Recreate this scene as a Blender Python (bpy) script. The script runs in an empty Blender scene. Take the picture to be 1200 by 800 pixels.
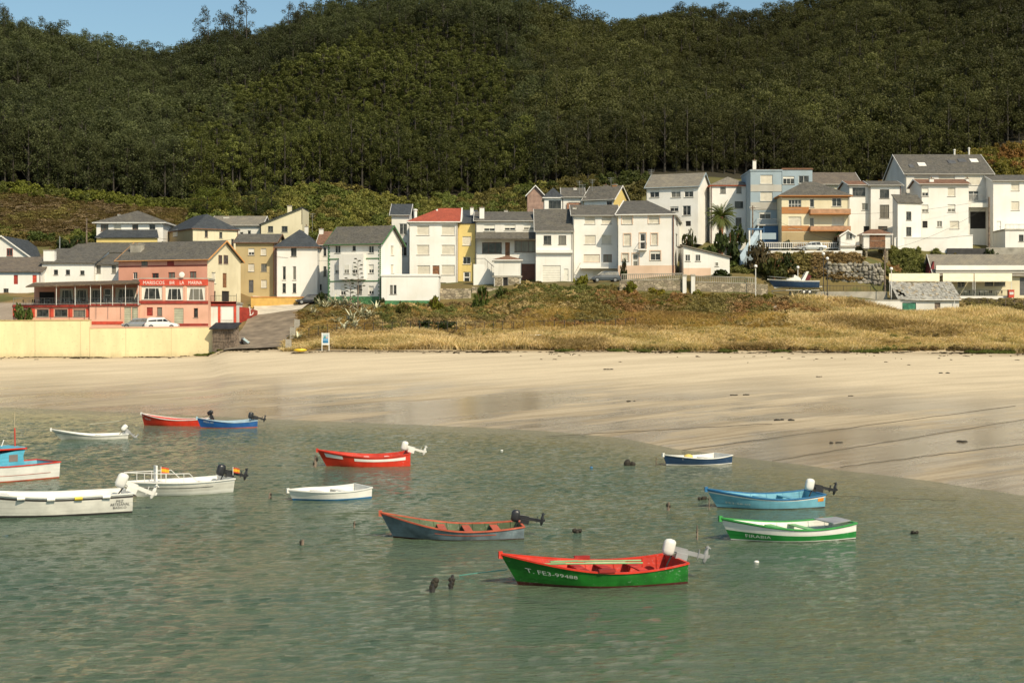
import bpy, math, random, bisect
import numpy as np
from mathutils import Vector, Matrix, noise as mnoise
random.seed(7)
RNG = np.random.default_rng(7)
R = math.radians
sc = bpy.context.scene
col = sc.collection
CAMH = 6.9          # eye height above the water, metres
FPX = 1800.0        # focal length in photo pixels (photo is 1200 wide)
HZ = 385.0          # horizon row

# ------------------------------------------------------------ camera, sky, sun, exposure
cam_d = bpy.data.cameras.new('camera'); cam = bpy.data.objects.new('camera', cam_d); col.objects.link(cam)
cam.location = (0, 0, CAMH); cam.rotation_euler = (R(90), 0, 0)
cam_d.sensor_width = 36.0; cam_d.lens = 36.0 * FPX / 1200.0
cam_d.shift_x = 0.0; cam_d.shift_y = (HZ - 400.0) / 1200.0
cam_d.clip_start = 0.5; cam_d.clip_end = 4000
sc.camera = cam

SUN_EL, SUN_AZ = R(44), R(146)          # azimuth clockwise from +Y
world = bpy.data.worlds.new('World'); sc.world = world; world.use_nodes = True
wn = world.node_tree; wn.nodes.clear()
sky = wn.nodes.new('ShaderNodeTexSky'); sky.sky_type = 'NISHITA'; sky.sun_disc = False
sky.sun_elevation = SUN_EL; sky.sun_rotation = SUN_AZ
sky.air_density = 1.0; sky.dust_density = 1.6; sky.ozone_density = 0.6
bg = wn.nodes.new('ShaderNodeBackground'); bg.inputs['Strength'].default_value = 0.115
wo = wn.nodes.new('ShaderNodeOutputWorld')
tn = wn.nodes.new('ShaderNodeMix'); tn.data_type='RGBA'; tn.blend_type='MULTIPLY'; tn.inputs[0].default_value=1.0; tn.inputs[7].default_value=(.80,.93,.90,1)
wn.links.new(sky.outputs[0], tn.inputs[6]); wn.links.new(tn.outputs[2], bg.inputs[0]); wn.links.new(bg.outputs[0], wo.inputs[0])
sun_d = bpy.data.lights.new('sun', 'SUN'); sun_d.energy = 4.2; sun_d.angle = R(0.5); sun_d.color = (1.0, 0.86, 0.64)
sun = bpy.data.objects.new('sun', sun_d); col.objects.link(sun)
sdir = Vector((math.sin(SUN_AZ)*math.cos(SUN_EL), math.cos(SUN_AZ)*math.cos(SUN_EL), math.sin(SUN_EL)))
sun.rotation_euler = (-sdir).to_track_quat('-Z', 'Y').to_euler(); sun.location = (60, -60, 90)
sc.view_settings.view_transform = 'Standard'; sc.view_settings.look = 'None'
sc.view_settings.exposure = 0.23; sc.view_settings.gamma = 1.0
sc.view_settings.use_curve_mapping = False
sc.cycles.max_bounces = 5; sc.cycles.diffuse_bounces = 2; sc.cycles.glossy_bounces = 3; sc.cycles.transmission_bounces = 2

# ------------------------------------------------------------ helpers
def P(px, py, Y):
    return Vector(((px-600.0)/FPX*Y, Y, CAMH - (py-HZ)/FPX*Y))
def ray(px, py):
    return Vector(((px-600.0)/FPX, 1.0, (HZ-py)/FPX))
def waterY(py): return CAMH*FPX/(py-HZ)

class MB:
    def __init__(s): s.v=[]; s.f=[]; s.m=[]; s.mats=[]
    def mi(s, mat):
        if mat is None: return 0
        if mat not in s.mats: s.mats.append(mat)
        return s.mats.index(mat)
    def add(s, vs, fs, mat=None):
        b=len(s.v); s.v += [tuple(v) for v in vs]; k=s.mi(mat)
        for f in fs: s.f.append(tuple(i+b for i in f)); s.m.append(k)
    def quad(s, a,b,c,d, mat=None): s.add([a,b,c,d], [(0,1,2,3)], mat)
    def box(s, x0,x1,y0,y1,z0,z1, mat=None, T=None):
        vs=[(x0,y0,z0),(x1,y0,z0),(x1,y1,z0),(x0,y1,z0),(x0,y0,z1),(x1,y0,z1),(x1,y1,z1),(x0,y1,z1)]
        if T: vs=[T(v) for v in vs]
        s.add(vs, [(0,3,2,1),(4,5,6,7),(0,1,5,4),(1,2,6,5),(2,3,7,6),(3,0,4,7)], mat)
    def tube(s, pts, r, n=6, mat=None, cap=True):
        pts=[Vector(p) for p in pts]
        rs = r if isinstance(r,(list,tuple)) else [r]*len(pts)
        vs=[]; N=len(pts)
        for i,p in enumerate(pts):
            d=(pts[min(i+1,N-1)]-pts[max(i-1,0)])
            if d.length<1e-9: d=Vector((0,0,1))
            d.normalize()
            a=d.cross(Vector((0,0,1)))
            if a.length<1e-3: a=d.cross(Vector((1,0,0)))
            a.normalize(); b=d.cross(a)
            for k in range(n):
                t=2*math.pi*k/n
                vs.append(p+(a*math.cos(t)+b*math.sin(t))*rs[i])
        fs=[]
        for i in range(N-1):
            for k in range(n):
                k2=(k+1)%n
                fs.append((i*n+k,i*n+k2,(i+1)*n+k2,(i+1)*n+k))
        if cap: fs.append(tuple(range(n-1,-1,-1))); fs.append(tuple((N-1)*n+k for k in range(n)))
        s.add(vs,fs,mat)
    def prism(s, poly, depthvec, mat=None):
        n=len(poly); D=Vector(depthvec)
        vs=[Vector(p) for p in poly]+[Vector(p)+D for p in poly]
        fs=[tuple(range(n)), tuple(range(2*n-1,n-1,-1))]
        for i in range(n):
            j=(i+1)%n; fs.append((j,i,i+n,j+n))
        s.add(vs,fs,mat)
    def ball(s, c, rx, ry=None, rz=None, n=10, m=6, mat=None, T=None):
        ry=ry or rx; rz=rz or rx; vs=[]; fs=[]
        for i in range(m+1):
            ph=math.pi*i/m
            for k in range(n):
                t=2*math.pi*k/n
                vs.append((c[0]+rx*math.sin(ph)*math.cos(t), c[1]+ry*math.sin(ph)*math.sin(t), c[2]+rz*math.cos(ph)))
        if T: vs=[T(v) for v in vs]
        for i in range(m):
            for k in range(n):
                k2=(k+1)%n; fs.append((i*n+k,(i+1)*n+k,(i+1)*n+k2,i*n+k2))
        s.add(vs,fs,mat)
    def mesh(s, name, mat=None, smooth=False):
        me=bpy.data.meshes.new(name); me.from_pydata(s.v,[],s.f)
        if s.mats:
            for m_ in s.mats: me.materials.append(m_)
            me.polygons.foreach_set('material_index', s.m)
        elif mat: me.materials.append(mat)
        if smooth: me.polygons.foreach_set('use_smooth',[True]*len(me.polygons))
        me.update(); return me
    def build(s, name, mat=None, parent=None, smooth=False):
        o=bpy.data.objects.new(name, s.mesh(name,mat,smooth)); col.objects.link(o)
        if parent is not None: o.parent=parent
        return o

def tag(o, label=None, cat=None, group=None, kind=None):
    if label: o['label']=label
    if cat: o['category']=cat
    if group: o['group']=group
    if kind: o['kind']=kind
    return o
def empty(name, label, cat, loc=(0,0,0), rz=0.0, group=None):
    o=bpy.data.objects.new(name,None); col.objects.link(o); o.location=loc; o.rotation_euler=(0,0,rz)
    o.empty_display_size=0.3
    return tag(o,label,cat,group)
CH={}
def copy_tree(o, parent=None):
    c=o.copy(); col.objects.link(c); c.parent=parent
    for ch in list(o.children): copy_tree(ch,c)
    return c
def text_mesh(s, size, extrude=0.0):
    cu=bpy.data.curves.new('lettering','FONT'); cu.body=s; cu.size=size; cu.extrude=extrude
    cu.resolution_u=2
    ob=bpy.data.objects.new('tmp',cu); col.objects.link(ob)
    dg=bpy.context.evaluated_depsgraph_get(); dg.update()
    me=bpy.data.meshes.new_from_object(ob.evaluated_get(dg))
    bpy.data.objects.remove(ob); bpy.data.curves.remove(cu)
    return me

# ------------------------------------------------------------ materials
def nd(nt,t,**k):
    n=nt.nodes.new(t)
    for a,b in k.items(): setattr(n,a,b)
    return n
def newmat(name):
    m=bpy.data.materials.new(name); m.use_nodes=True; nt=m.node_tree
    return m, nt, nt.nodes['Principled BSDF']
def mixc(nt, a, b, fac, blend='MIX'):
    n=nd(nt,'ShaderNodeMix',data_type='RGBA',blend_type=blend)
    for s_,v in ((6,a),(7,b),(0,fac)):
        if isinstance(v,(tuple,list)): n.inputs[s_].default_value=(*v[:3],1)
        elif isinstance(v,(int,float)): n.inputs[s_].default_value=v
        else: nt.links.new(v,n.inputs[s_])
    return n.outputs[2]
def mth(nt, op, a, b=None, clamp=False):
    n=nd(nt,'ShaderNodeMath',operation=op,use_clamp=clamp)
    for i,v in ((0,a),(1,b)):
        if v is None: continue
        if isinstance(v,(int,float)): n.inputs[i].default_value=v
        else: nt.links.new(v,n.inputs[i])
    return n.outputs[0]
def noise(nt, scale, detail=3, vec=None, sc3=None, rough=0.5, coord='Object'):
    n=nd(nt,'ShaderNodeTexNoise'); n.inputs['Scale'].default_value=scale; n.inputs['Detail'].default_value=detail
    n.inputs['Roughness'].default_value=rough
    if vec is None:
        tc=nd(nt,'ShaderNodeTexCoord'); vec=tc.outputs[coord]
    if sc3:
        mp=nd(nt,'ShaderNodeMapping'); mp.inputs['Scale'].default_value=sc3; nt.links.new(vec,mp.inputs[0]); vec=mp.outputs[0]
    nt.links.new(vec,n.inputs['Vector']); return n.outputs['Fac']
def ramp(nt, fac, stops):
    n=nd(nt,'ShaderNodeValToRGB'); e=n.color_ramp.elements
    while len(e)>len(stops): e.remove(e[-1])
    while len(e)<len(stops): e.new(0.5)
    for k,(p_,c) in enumerate(stops):
        e[k].position=p_; e[k].color=(*c,1) if len(c)==3 else c
    nt.links.new(fac,n.inputs[0]); return n.outputs[0]
def bump(nt, bsdf, h, strength=0.3, dist=0.05):
    b=nd(nt,'ShaderNodeBump'); b.inputs['Strength'].default_value=strength; b.inputs['Distance'].default_value=dist
    nt.links.new(h,b.inputs['Height']); nt.links.new(b.outputs[0],bsdf.inputs['Normal'])
_M={}
def plain(name, c, rough=0.6, var=0.15, scale=1.5, metal=0.0, bmp=0.0, spec=0.5, coord='Object'):
    k=('plain',name)
    if k in _M: return _M[k]
    m,nt,b=newmat(name)
    f=noise(nt,scale,4,coord=coord)
    dk=tuple(x*(1-var*1.6) for x in c); lt=tuple(min(1,x*(1+var)) for x in c)
    nt.links.new(ramp(nt,f,[(0.3,dk),(0.7,lt)]), b.inputs['Base Color'])
    b.inputs['Roughness'].default_value=rough; b.inputs['Metallic'].default_value=metal
    b.inputs['Specular IOR Level'].default_value=spec
    if bmp: bump(nt,b,noise(nt,scale*12,3,coord=coord),bmp,0.03)
    _M[k]=m; return m
def render_wall(name, c, dirt=0.25):
    """painted render: broad tone changes, vertical rain streaks, grime low down"""
    k=('rw',name)
    if k in _M: return _M[k]
    m,nt,b=newmat(name)
    a=noise(nt,0.35,5); s=noise(nt,1.0,4,sc3=(2.2,2.2,0.16),rough=.65); g=noise(nt,14,3)
    base=mixc(nt,c,tuple(x*(1-dirt*.7)*y for x,y in zip(c,(1,.98,.93))),ramp(nt,a,[(.42,(0,0,0)),(.72,(1,1,1))]))
    base=mixc(nt,base,tuple(x*(1-dirt*1.5)*y for x,y in zip(c,(1,.96,.88))),mth(nt,'MULTIPLY',ramp(nt,s,[(.56,(0,0,0)),(.78,(1,1,1))]),.5))
    base=mixc(nt,base,tuple(x*.93 for x in c),mth(nt,'MULTIPLY',g,.35))
    nt.links.new(base,b.inputs['Base Color']); b.inputs['Roughness'].default_value=.85
    bump(nt,b,g,.25,.02); _M[k]=m; return m
def slate(name, c, var=.35, rows=3.2):
    k=('sl',name)
    if k in _M: return _M[k]
    m,nt,b=newmat(name)
    tc=nd(nt,'ShaderNodeTexCoord'); sx=nd(nt,'ShaderNodeSeparateXYZ'); nt.links.new(tc.outputs['Object'],sx.inputs[0])
    cb=nd(nt,'ShaderNodeCombineXYZ')
    nt.links.new(mth(nt,'ADD',sx.outputs[0],mth(nt,'MULTIPLY',sx.outputs[1],.73)),cb.inputs[0])
    nt.links.new(mth(nt,'MULTIPLY',sx.outputs[2],2.0),cb.inputs[1])
    br=nd(nt,'ShaderNodeTexBrick'); nt.links.new(cb.outputs[0],br.inputs['Vector'])
    br.inputs['Scale'].default_value=rows; br.inputs['Brick Width'].default_value=.9; br.inputs['Row Height'].default_value=.45
    br.inputs['Mortar Size'].default_value=.035; br.inputs['Bias'].default_value=0
    br.inputs['Color1'].default_value=(*[x*(1+var) for x in c],1); br.inputs['Color2'].default_value=(*[x*(1-var) for x in c],1)
    br.inputs['Mortar'].default_value=(*[x*.45 for x in c],1)
    f=noise(nt,.7,5,rough=.7)
    o=mixc(nt,br.outputs[0],(c[0]*1.5,c[1]*1.42,c[2]*1.2),mth(nt,'MULTIPLY',ramp(nt,f,[(.45,(0,0,0)),(.75,(1,1,1))]),.6))
    nt.links.new(o,b.inputs['Base Color']); b.inputs['Roughness'].default_value=.75
    b.inputs['Specular IOR Level'].default_value=.25
    bump(nt,b,br.outputs['Fac'],.5,.03); _M[k]=m; return m
def glassm():
    if 'glass' in _M: return _M['glass']
    m,nt,b=newmat('window_glass')
    f=noise(nt,1.3,2)
    oi=nd(nt,'ShaderNodeObjectInfo'); cur=ramp(nt,oi.outputs['Random'],[(.62,(0,0,0)),(.66,(1,1,1))])
    nt.links.new(mixc(nt,ramp(nt,f,[(.4,(.012,.014,.016)),(.65,(.06,.06,.055))]),(.30,.28,.23),mth(nt,'MULTIPLY',cur,noise(nt,3.0,1,sc3=(4,4,.1)))),b.inputs['Base Color'])
    b.inputs['Roughness'].default_value=.12; b.inputs['Specular IOR Level'].default_value=.5
    _M['glass']=m; return m
def stonem(name, c, scale=1.6):
    k=('st',name)
    if k in _M: return _M[k]
    m,nt,b=newmat(name)
    v=nd(nt,'ShaderNodeTexVoronoi',feature='F1'); v.inputs['Scale'].default_value=scale
    tc=nd(nt,'ShaderNodeTexCoord'); mp=nd(nt,'ShaderNodeMapping'); mp.inputs['Scale'].default_value=(1,1,1.6)
    nt.links.new(tc.outputs['Object'],mp.inputs[0]); nt.links.new(mp.outputs[0],v.inputs['Vector'])
    e=nd(nt,'ShaderNodeTexVoronoi',feature='DISTANCE_TO_EDGE'); e.inputs['Scale'].default_value=scale; nt.links.new(mp.outputs[0],e.inputs['Vector'])
    bw=nd(nt,'ShaderNodeRGBToBW'); nt.links.new(v.outputs['Color'],bw.inputs[0])
    cc=ramp(nt,bw.outputs[0],[(.2,tuple(x*.55 for x in c)),(.8,tuple(x*1.25 for x in c))])
    ed=ramp(nt,e.outputs['Distance'],[(.0,(0,0,0)),(.09,(1,1,1))])
    o=mixc(nt,tuple(x*.4 for x in c),cc,ed)
    o=mixc(nt,o,(.16,.15,.07),mth(nt,'MULTIPLY',ramp(nt,noise(nt,.8,4),[(.5,(0,0,0)),(.7,(1,1,1))]),.45))
    nt.links.new(o,b.inputs['Base Color']); b.inputs['Roughness'].default_value=.9
    bump(nt,b,ed,.7,.06); _M[k]=m; return m
def foliage(name, tint_attr=True, c=(.05,.06,.015), tr=.22, patch=False):
    k=('fo',name)
    if k in _M: return _M[k]
    m,nt,b=newmat(name)
    if tint_attr:
        a=nd(nt,'ShaderNodeAttribute',attribute_type='INSTANCER',attribute_name='tint'); base=a.outputs['Color']
    else:
        r_=nd(nt,'ShaderNodeRGB'); r_.outputs[0].default_value=(*c,1); base=r_.outputs[0]
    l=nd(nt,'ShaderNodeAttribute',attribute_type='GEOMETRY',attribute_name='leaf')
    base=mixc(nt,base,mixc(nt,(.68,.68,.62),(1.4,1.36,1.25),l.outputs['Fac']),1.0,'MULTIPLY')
    nt.links.new(base,b.inputs['Base Color']); b.inputs['Roughness'].default_value=.6
    b.inputs['Specular IOR Level'].default_value=.2
    t=nd(nt,'ShaderNodeBsdfTranslucent'); nt.links.new(mixc(nt,base,(1.2,1.3,.6),1.0,'MULTIPLY'),t.inputs[0])
    mx=nd(nt,'ShaderNodeMixShader'); mx.inputs[0].default_value=tr
    nt.links.new(b.outputs[0],mx.inputs[1]); nt.links.new(t.outputs[0],mx.inputs[2])
    nt.links.new(mx.outputs[0],nt.nodes['Material Output'].inputs[0])
    _M[k]=m; return m

WHITE=render_wall('white_render',(.78,.76,.71),.16); WHITE2=render_wall('aged_white_render',(.72,.70,.64),.3)
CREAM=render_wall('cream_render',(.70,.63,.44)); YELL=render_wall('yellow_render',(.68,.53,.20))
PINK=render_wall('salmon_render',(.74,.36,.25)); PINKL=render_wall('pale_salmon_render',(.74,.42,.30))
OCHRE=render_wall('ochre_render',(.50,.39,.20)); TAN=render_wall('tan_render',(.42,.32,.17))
BLUE=render_wall('pale_blue_render',(.31,.385,.43)); BLUED=render_wall('strong_blue_render',(.06,.14,.27))
ORANGE=render_wall('orange_render',(.42,.185,.065)); GREYW=render_wall('grey_render',(.46,.44,.39))
PEACH=render_wall('peach_render',(.72,.52,.38)); WALLY=render_wall('pale_yellow_wall',(.80,.70,.46),.25)
SLATE=slate('grey_slate',(.115,.107,.092)); SLATED=slate('dark_slate',(.055,.062,.070)); SLATEL=slate('pale_fibre_cement',(.21,.19,.155),.15,2.0)
TILE=slate('red_clay_tile',(.36,.08,.035),.2,3.5); TILEB=slate('brown_clay_tile',(.20,.11,.07),.3,3.5)
DRED=plain('dark_red_paint',(.30,.035,.02),.5,.2); RED=plain('red_paint',(.55,.07,.035),.45,.15)
WFR=plain('white_joinery',(.72,.70,.65),.5,.08); BFR=plain('brown_joinery',(.13,.04,.02),.5,.2)
DFR=plain('grey_joinery',(.10,.10,.10),.5,.2); SHUT=plain('cream_roller_shutter',(.62,.57,.46),.6,.08)
SHUTW=plain('white_roller_shutter',(.72,.69,.60),.6,.06)
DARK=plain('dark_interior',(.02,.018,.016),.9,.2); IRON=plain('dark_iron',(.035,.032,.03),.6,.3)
STEEL=plain('galvanised_steel',(.34,.34,.33),.4,.15,metal=.6); CONC=plain('weathered_concrete',(.36,.33,.27),.9,.25,.8,bmp=.4)
WOODG=plain('grey_weathered_wood',(.20,.15,.11),.85,.4,3,bmp=.5); WOODB=plain('brown_wood',(.22,.10,.045),.7,.3,3,bmp=.3)
GREENP=plain('green_paint',(.05,.17,.05),.5,.2); GREENT=plain('green_tile',(.07,.20,.08),.4,.3,2.0)
def stained_wall(name,c):
    m,nt,b=newmat(name); tc=nd(nt,'ShaderNodeTexCoord'); sx=nd(nt,'ShaderNodeSeparateXYZ'); nt.links.new(tc.outputs['Object'],sx.inputs[0])
    a=noise(nt,.5,5,sc3=(1,1,.25),rough=.65); d=noise(nt,3,4)
    o=mixc(nt,c,tuple(x*.82 for x in c),ramp(nt,a,[(.4,(0,0,0)),(.7,(1,1,1))]))
    hgt=mth(nt,'ADD',sx.outputs[2],mth(nt,'MULTIPLY',a,-1.6)); lo=ramp(nt,mth(nt,'MULTIPLY',mth(nt,'SUBTRACT',hgt,1.9),.55,True),[(0,(1,1,1)),(.55,(0,0,0))])
    o=mixc(nt,o,(.34,.30,.17),mth(nt,'MULTIPLY',lo,.65)); o=mixc(nt,o,(.30,.26,.16),mth(nt,'MULTIPLY',ramp(nt,d,[(.62,(0,0,0)),(.7,(1,1,1))]),.35))
    j=mth(nt,'LESS_THAN',mth(nt,'ABSOLUTE',mth(nt,'SUBTRACT',mth(nt,'FRACT',mth(nt,'MULTIPLY',sx.outputs[0],.16)),.5)),.006)
    o=mixc(nt,o,(.38,.32,.18),mth(nt,'MULTIPLY',j,.6)); nt.links.new(o,b.inputs['Base Color']); b.inputs['Roughness'].default_value=.9; bump(nt,b,d,.3,.03); return m
WALLY=stained_wall('stained_pale_yellow_wall',(.80,.66,.38))
STONE=stonem('rubble_stone',(.36,.30,.21)); STONEB=stonem('grey_boulder_stone',(.27,.245,.20),.75)
GLASS=glassm(); RUBBER=plain('black_rubber',(.02,.02,.02),.8,.2)
# ------------------------------------------------------------ the lie of the land
SH_PX=[-150,0,150,300,450,600,700,800,950,1100,1200,1400]
SH_PY=[474,477,483,490,496,502,510,527,547,565,582,610]
SKY_PX=[-200,0,20,60,120,160,200,226,240,262,290,302,330,348,400,500,600,680,700,720,780,800,850,872,900,940,1000,1200,1400]
SKY_PY=[ 15,14,19,26,38,41,46, 51, 32, 26, 26, 33, 24, 10, -5,-14,-12,  0,  7,  6,  8,  4,  16,  11,  4, -5,-20,-40,-40]
def zz(Y,py): return CAMH-(py-HZ)*Y/FPX
_cols={
 0:[(211.6,418),(212.6,386),(224,384),(235,345),(250,312),(262,290),(300,224)],
 120:[(211.6,418),(212.6,386),(224,384),(235,345),(250,312),(262,289),(300,232)],
 200:[(211.6,417),(212.6,386),(225,384),(238,345),(250,310),(262,292),(300,238)],
 246:[(211.6,416),(212.6,388),(225,384),(238,347),(250,310),(262,288),(302,236)],
 262:[(206,412),(212,407),(218,397),(228,376),(238,352),(250,312),(264,284),(302,234)],
 300:[(206,411),(212,404),(222,386),(232,368),(240,355),(246,345),(262,300),(303,232)],
 345:[(204,411),(211,402),(220,386),(230,366),(240,354),(246,345),(262,300),(306,222)],
 385:[(200,411),(210,397),(218,383),(226,366),(232,356),(250,338),(275,285),(311,214)],
 480:[(200,411),(208,398),(215,385),(226,362),(232.6,356),(233.8,345),(238,340),(250,325),(275,275),(312,234)],
 560:[(200,411),(208,398),(215,386),(226,366),(232.6,355),(233.8,340),(238,334),(250,325),(282,262),(320,228)],
 620:[(200,411),(207,400),(213,388),(224,350),(231,333),(242,330),(262,290),(287,258),(322,220)],
 700:[(200,411),(207,400),(213,387),(224,350),(232,332),(242,328),(262,285),(287,250),(324,216)],
 800:[(200,412),(207,400),(213,385),(222,364),(227.5,345),(228.5,326),(240,321),(250,300),(262,275),(280,255),(326,214)],
 870:[(200,412),(207,400),(213,384),(222,362),(227.5,346),(228.5,330),(240,318),(252,290),(270,270),(330,214)],
 910:[(200,412),(207,400),(213,384),(222,362),(227,349.5),(229,345.6),(235,345),(237,334),(238.6,316),(241.3,298),(244,295.5),(249,294),(256,289),(290,262),(332,214)],
 1000:[(200,412),(207,400),(215,381),(223,368),(227,352),(236,345),(238,333),(240,308),(241.4,298),(248,295.5),(258,286),(268,272),(300,245),(336,214)],
 1060:[(200,412),(207,400),(215,381),(226,370),(234,352),(238,345),(242,325),(246.6,295),(248,291),(256,288),(264,277),(290,250),(336,200)],
 1140:[(200,413),(207,401),(215,383),(226,371),(232,352),(246.2,347),(246.9,296),(250,293),(256,290),(264,276),(280,258),(300,205),(337,176)],
 1200:[(200,414),(207,402),(215,385),(226,372),(232,352),(246.2,347),(247.2,303),(258,292),(266,280),(276,262),(300,205),(338,172)]}
_cpx=sorted(_cols)
def _colz(px,Y):
    pts=_cols[px]
    # shore
    Ys=np.interp(px,SH_PX,SH_PY); Ys=CAMH*FPX/(Ys-HZ)
    y0,p0=pts[0]; z0=zz(y0,p0)
    ys=[-50,Ys-70,Ys-12,Ys]; zs=[-3.4,-3.2,-.42,0.0]
    for k in (.25,.5,.75): ys.append(Ys+(y0-Ys)*k); zs.append(z0*(k**1.12))
    for (a,b) in pts: ys.append(a); zs.append(zz(a,b))
    zr=CAMH+(HZ-np.interp(px,SKY_PX,SKY_PY))*485/FPX-12.5
    yl,zl=ys[-1],zs[-1]
    for k,q in ((.25,.22),(.5,.47),(.75,.74),(1,1)): ys.append(yl+(485-yl)*k); zs.append(zl+(zr-zl)*q)
    ys += [500,560,700]; zs += [zr-.8,zr-16,zr-45]
    return np.interp(Y,ys,zs)
def terrain(X,Y):
    X=np.asarray(X,float); Y=np.asarray(Y,float)
    px=np.clip(600+FPX*X/np.maximum(Y,30.0),0,1200)
    out=np.zeros(np.broadcast(X,Y).shape); px=np.broadcast_to(px,out.shape); Y=np.broadcast_to(Y,out.shape)
    for a,b in zip(_cpx[:-1],_cpx[1:]):
        m=(px>=a)&(px<=b)
        if not m.any(): continue
        t=(px[m]-a)/(b-a); t=t*t*(3-2*t)*.5+t*.5
        out[m]=_colz(a,Y[m])*(1-t)+_colz(b,Y[m])*t
    rough=np.clip((Y-285)/40,0,1)
    out=out+rough*(1.6*np.sin(X*.045+Y*.021)+1.1*np.sin(X*.09-Y*.05+1.3))
    return out
_G={}
def tz(x,y):
    if not _G: return float(terrain(np.array([x]),np.array([y]))[0])
    X,Y,Z=_G['x'],_G['y'],_G['z']; i=min(max(bisect.bisect_right(X,x)-1,0),len(X)-2); j=min(max(bisect.bisect_right(Y,y)-1,0),len(Y)-2)
    a=(x-X[i])/(X[i+1]-X[i]); b=(y-Y[j])/(Y[j+1]-Y[j])
    return (Z[j][i]*(1-a)+Z[j][i+1]*a)*(1-b)+(Z[j+1][i]*(1-a)+Z[j+1][i+1]*a)*b
def ground(px,Y):
    x=(px-600)/FPX*Y; return Vector((x,Y,tz(x,Y)))
def vnoise(x,y,s,seed=0):
    return np.array([mnoise.noise(Vector((a*s+seed*17.3,b*s-seed*9.1,seed))) for a,b in zip(np.ravel(x),np.ravel(y))]).reshape(np.shape(x))
TOE=lambda px: np.interp(px,[0,246,262,330,350,1200],[212,212,209,208,200.5,200.5])
FOREST=lambda px: np.interp(px,[0,200,300,380,480,560,620,700,800,900,1000,1100,1200],[300,301,303,309,310,318,321,324,326,331,336,337,338])

xs=np.concatenate([np.arange(-420,-130,10),np.arange(-130,131,1.5),np.arange(140,430,10)])
ys=np.concatenate([np.arange(-60,50,10),np.arange(50,195,1.5),np.arange(195,345,.75),np.arange(345,720,7)])
GX,GY=np.meshgrid(xs,ys); GZ=terrain(GX,GY)
nj=vnoise(GX,GY,.09,1); nk=vnoise(GX,GY,.35,2)
near=(GY<200)&(GZ>-.5)
GZ=GZ+np.where(near,.035*nk*np.clip(GZ,0,1),0)+np.where((GY>214)&(GY<340),.18*nk,0)
_G.update(x=xs.tolist(),y=ys.tolist(),z=GZ.tolist())
PXG=np.clip(600+FPX*GX/np.maximum(GY,30),0,1200)
C=np.zeros(GX.shape+(4,)); C[...,3]=1
def setc(mask,c): C[mask,:3]=c
toe=TOE(PXG)+2.2*nj
setc(np.ones(GX.shape,bool),(.64,.53,.36))
# damp sand towards the water
Ysh=CAMH*FPX/(np.interp(PXG,SH_PX,SH_PY)-HZ)
f=np.clip((GY-Ysh)/np.maximum(TOE(PXG)-Ysh,1),0,1)
damp=np.clip(1-(f+.12*nj-.12)/.48,0,1)
for k,(d,w) in enumerate(zip((.64,.53,.36),(.43,.35,.235))): C[...,k]=d*(1-damp)+w*damp
wrack=np.clip(1-np.abs(f-.97)/.05,0,1)*.55
for k,w in enumerate((.30,.22,.12)): C[...,k]=C[...,k]*(1-wrack)+w*wrack
wet=damp*(f>=-1)
up=GY>toe
setc(up,(.20,.135,.055)); wet=np.where(up,0,wet)
m=up&(GY>218)&(PXG>340); setc(m,(.15,.115,.04))
m=up&(nk>.15)&(GY>214); setc(m,(.10,.10,.03))
m=up&(PXG<262)&(GY<232); setc(m,(.30,.25,.20))
m=(GY>246); setc(m,(.12,.11,.035))
m=(GY>252)&(PXG<230)&(GY<297)&(nj>-.05); setc(m,(.15,.11,.065))
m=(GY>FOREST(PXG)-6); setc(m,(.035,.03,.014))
ny,nx=GX.shape
verts=np.stack([GX,GY,GZ],-1).reshape(-1,3)
idx=np.arange(ny*nx).reshape(ny,nx)
faces=np.stack([idx[:-1,:-1],idx[:-1,1:],idx[1:,1:],idx[1:,:-1]],-1).reshape(-1,4)
me=bpy.data.meshes.new('ground'); me.from_pydata(verts.tolist(),[],faces.tolist())
me.polygons.foreach_set('use_smooth',[True]*len(me.polygons))
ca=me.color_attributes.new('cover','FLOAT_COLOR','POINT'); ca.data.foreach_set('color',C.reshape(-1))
wa=me.attributes.new('wet','FLOAT','POINT'); wa.data.foreach_set('value',np.ascontiguousarray(wet,dtype=np.float32).reshape(-1))
m_,nt,b=newmat('sand_and_soil')
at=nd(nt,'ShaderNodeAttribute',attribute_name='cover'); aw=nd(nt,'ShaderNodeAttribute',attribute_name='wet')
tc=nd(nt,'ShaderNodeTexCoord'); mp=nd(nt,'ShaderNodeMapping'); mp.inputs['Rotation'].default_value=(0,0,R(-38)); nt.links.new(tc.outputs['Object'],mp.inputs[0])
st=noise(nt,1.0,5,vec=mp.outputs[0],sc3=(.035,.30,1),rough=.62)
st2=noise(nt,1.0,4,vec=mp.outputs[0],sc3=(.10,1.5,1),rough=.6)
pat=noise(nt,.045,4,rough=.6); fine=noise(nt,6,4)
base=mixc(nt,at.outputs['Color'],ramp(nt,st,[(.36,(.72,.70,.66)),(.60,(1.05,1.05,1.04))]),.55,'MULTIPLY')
base=mixc(nt,base,ramp(nt,st2,[(.38,(.70,.67,.62)),(.58,(1.03,1.03,1.03))]),mth(nt,'ADD',mth(nt,'MULTIPLY',aw.outputs['Fac'],.7),.2),'MULTIPLY')
base=mixc(nt,base,ramp(nt,fine,[(.35,(.82,.8,.78)),(.65,(1.1,1.1,1.1))]),.55,'MULTIPLY')
spk=noise(nt,2.2,3,rough=.8)
base=mixc(nt,base,(.12,.09,.05),mth(nt,'MULTIPLY',ramp(nt,spk,[(.66,(0,0,0)),(.72,(1,1,1))]),.55))
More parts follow.
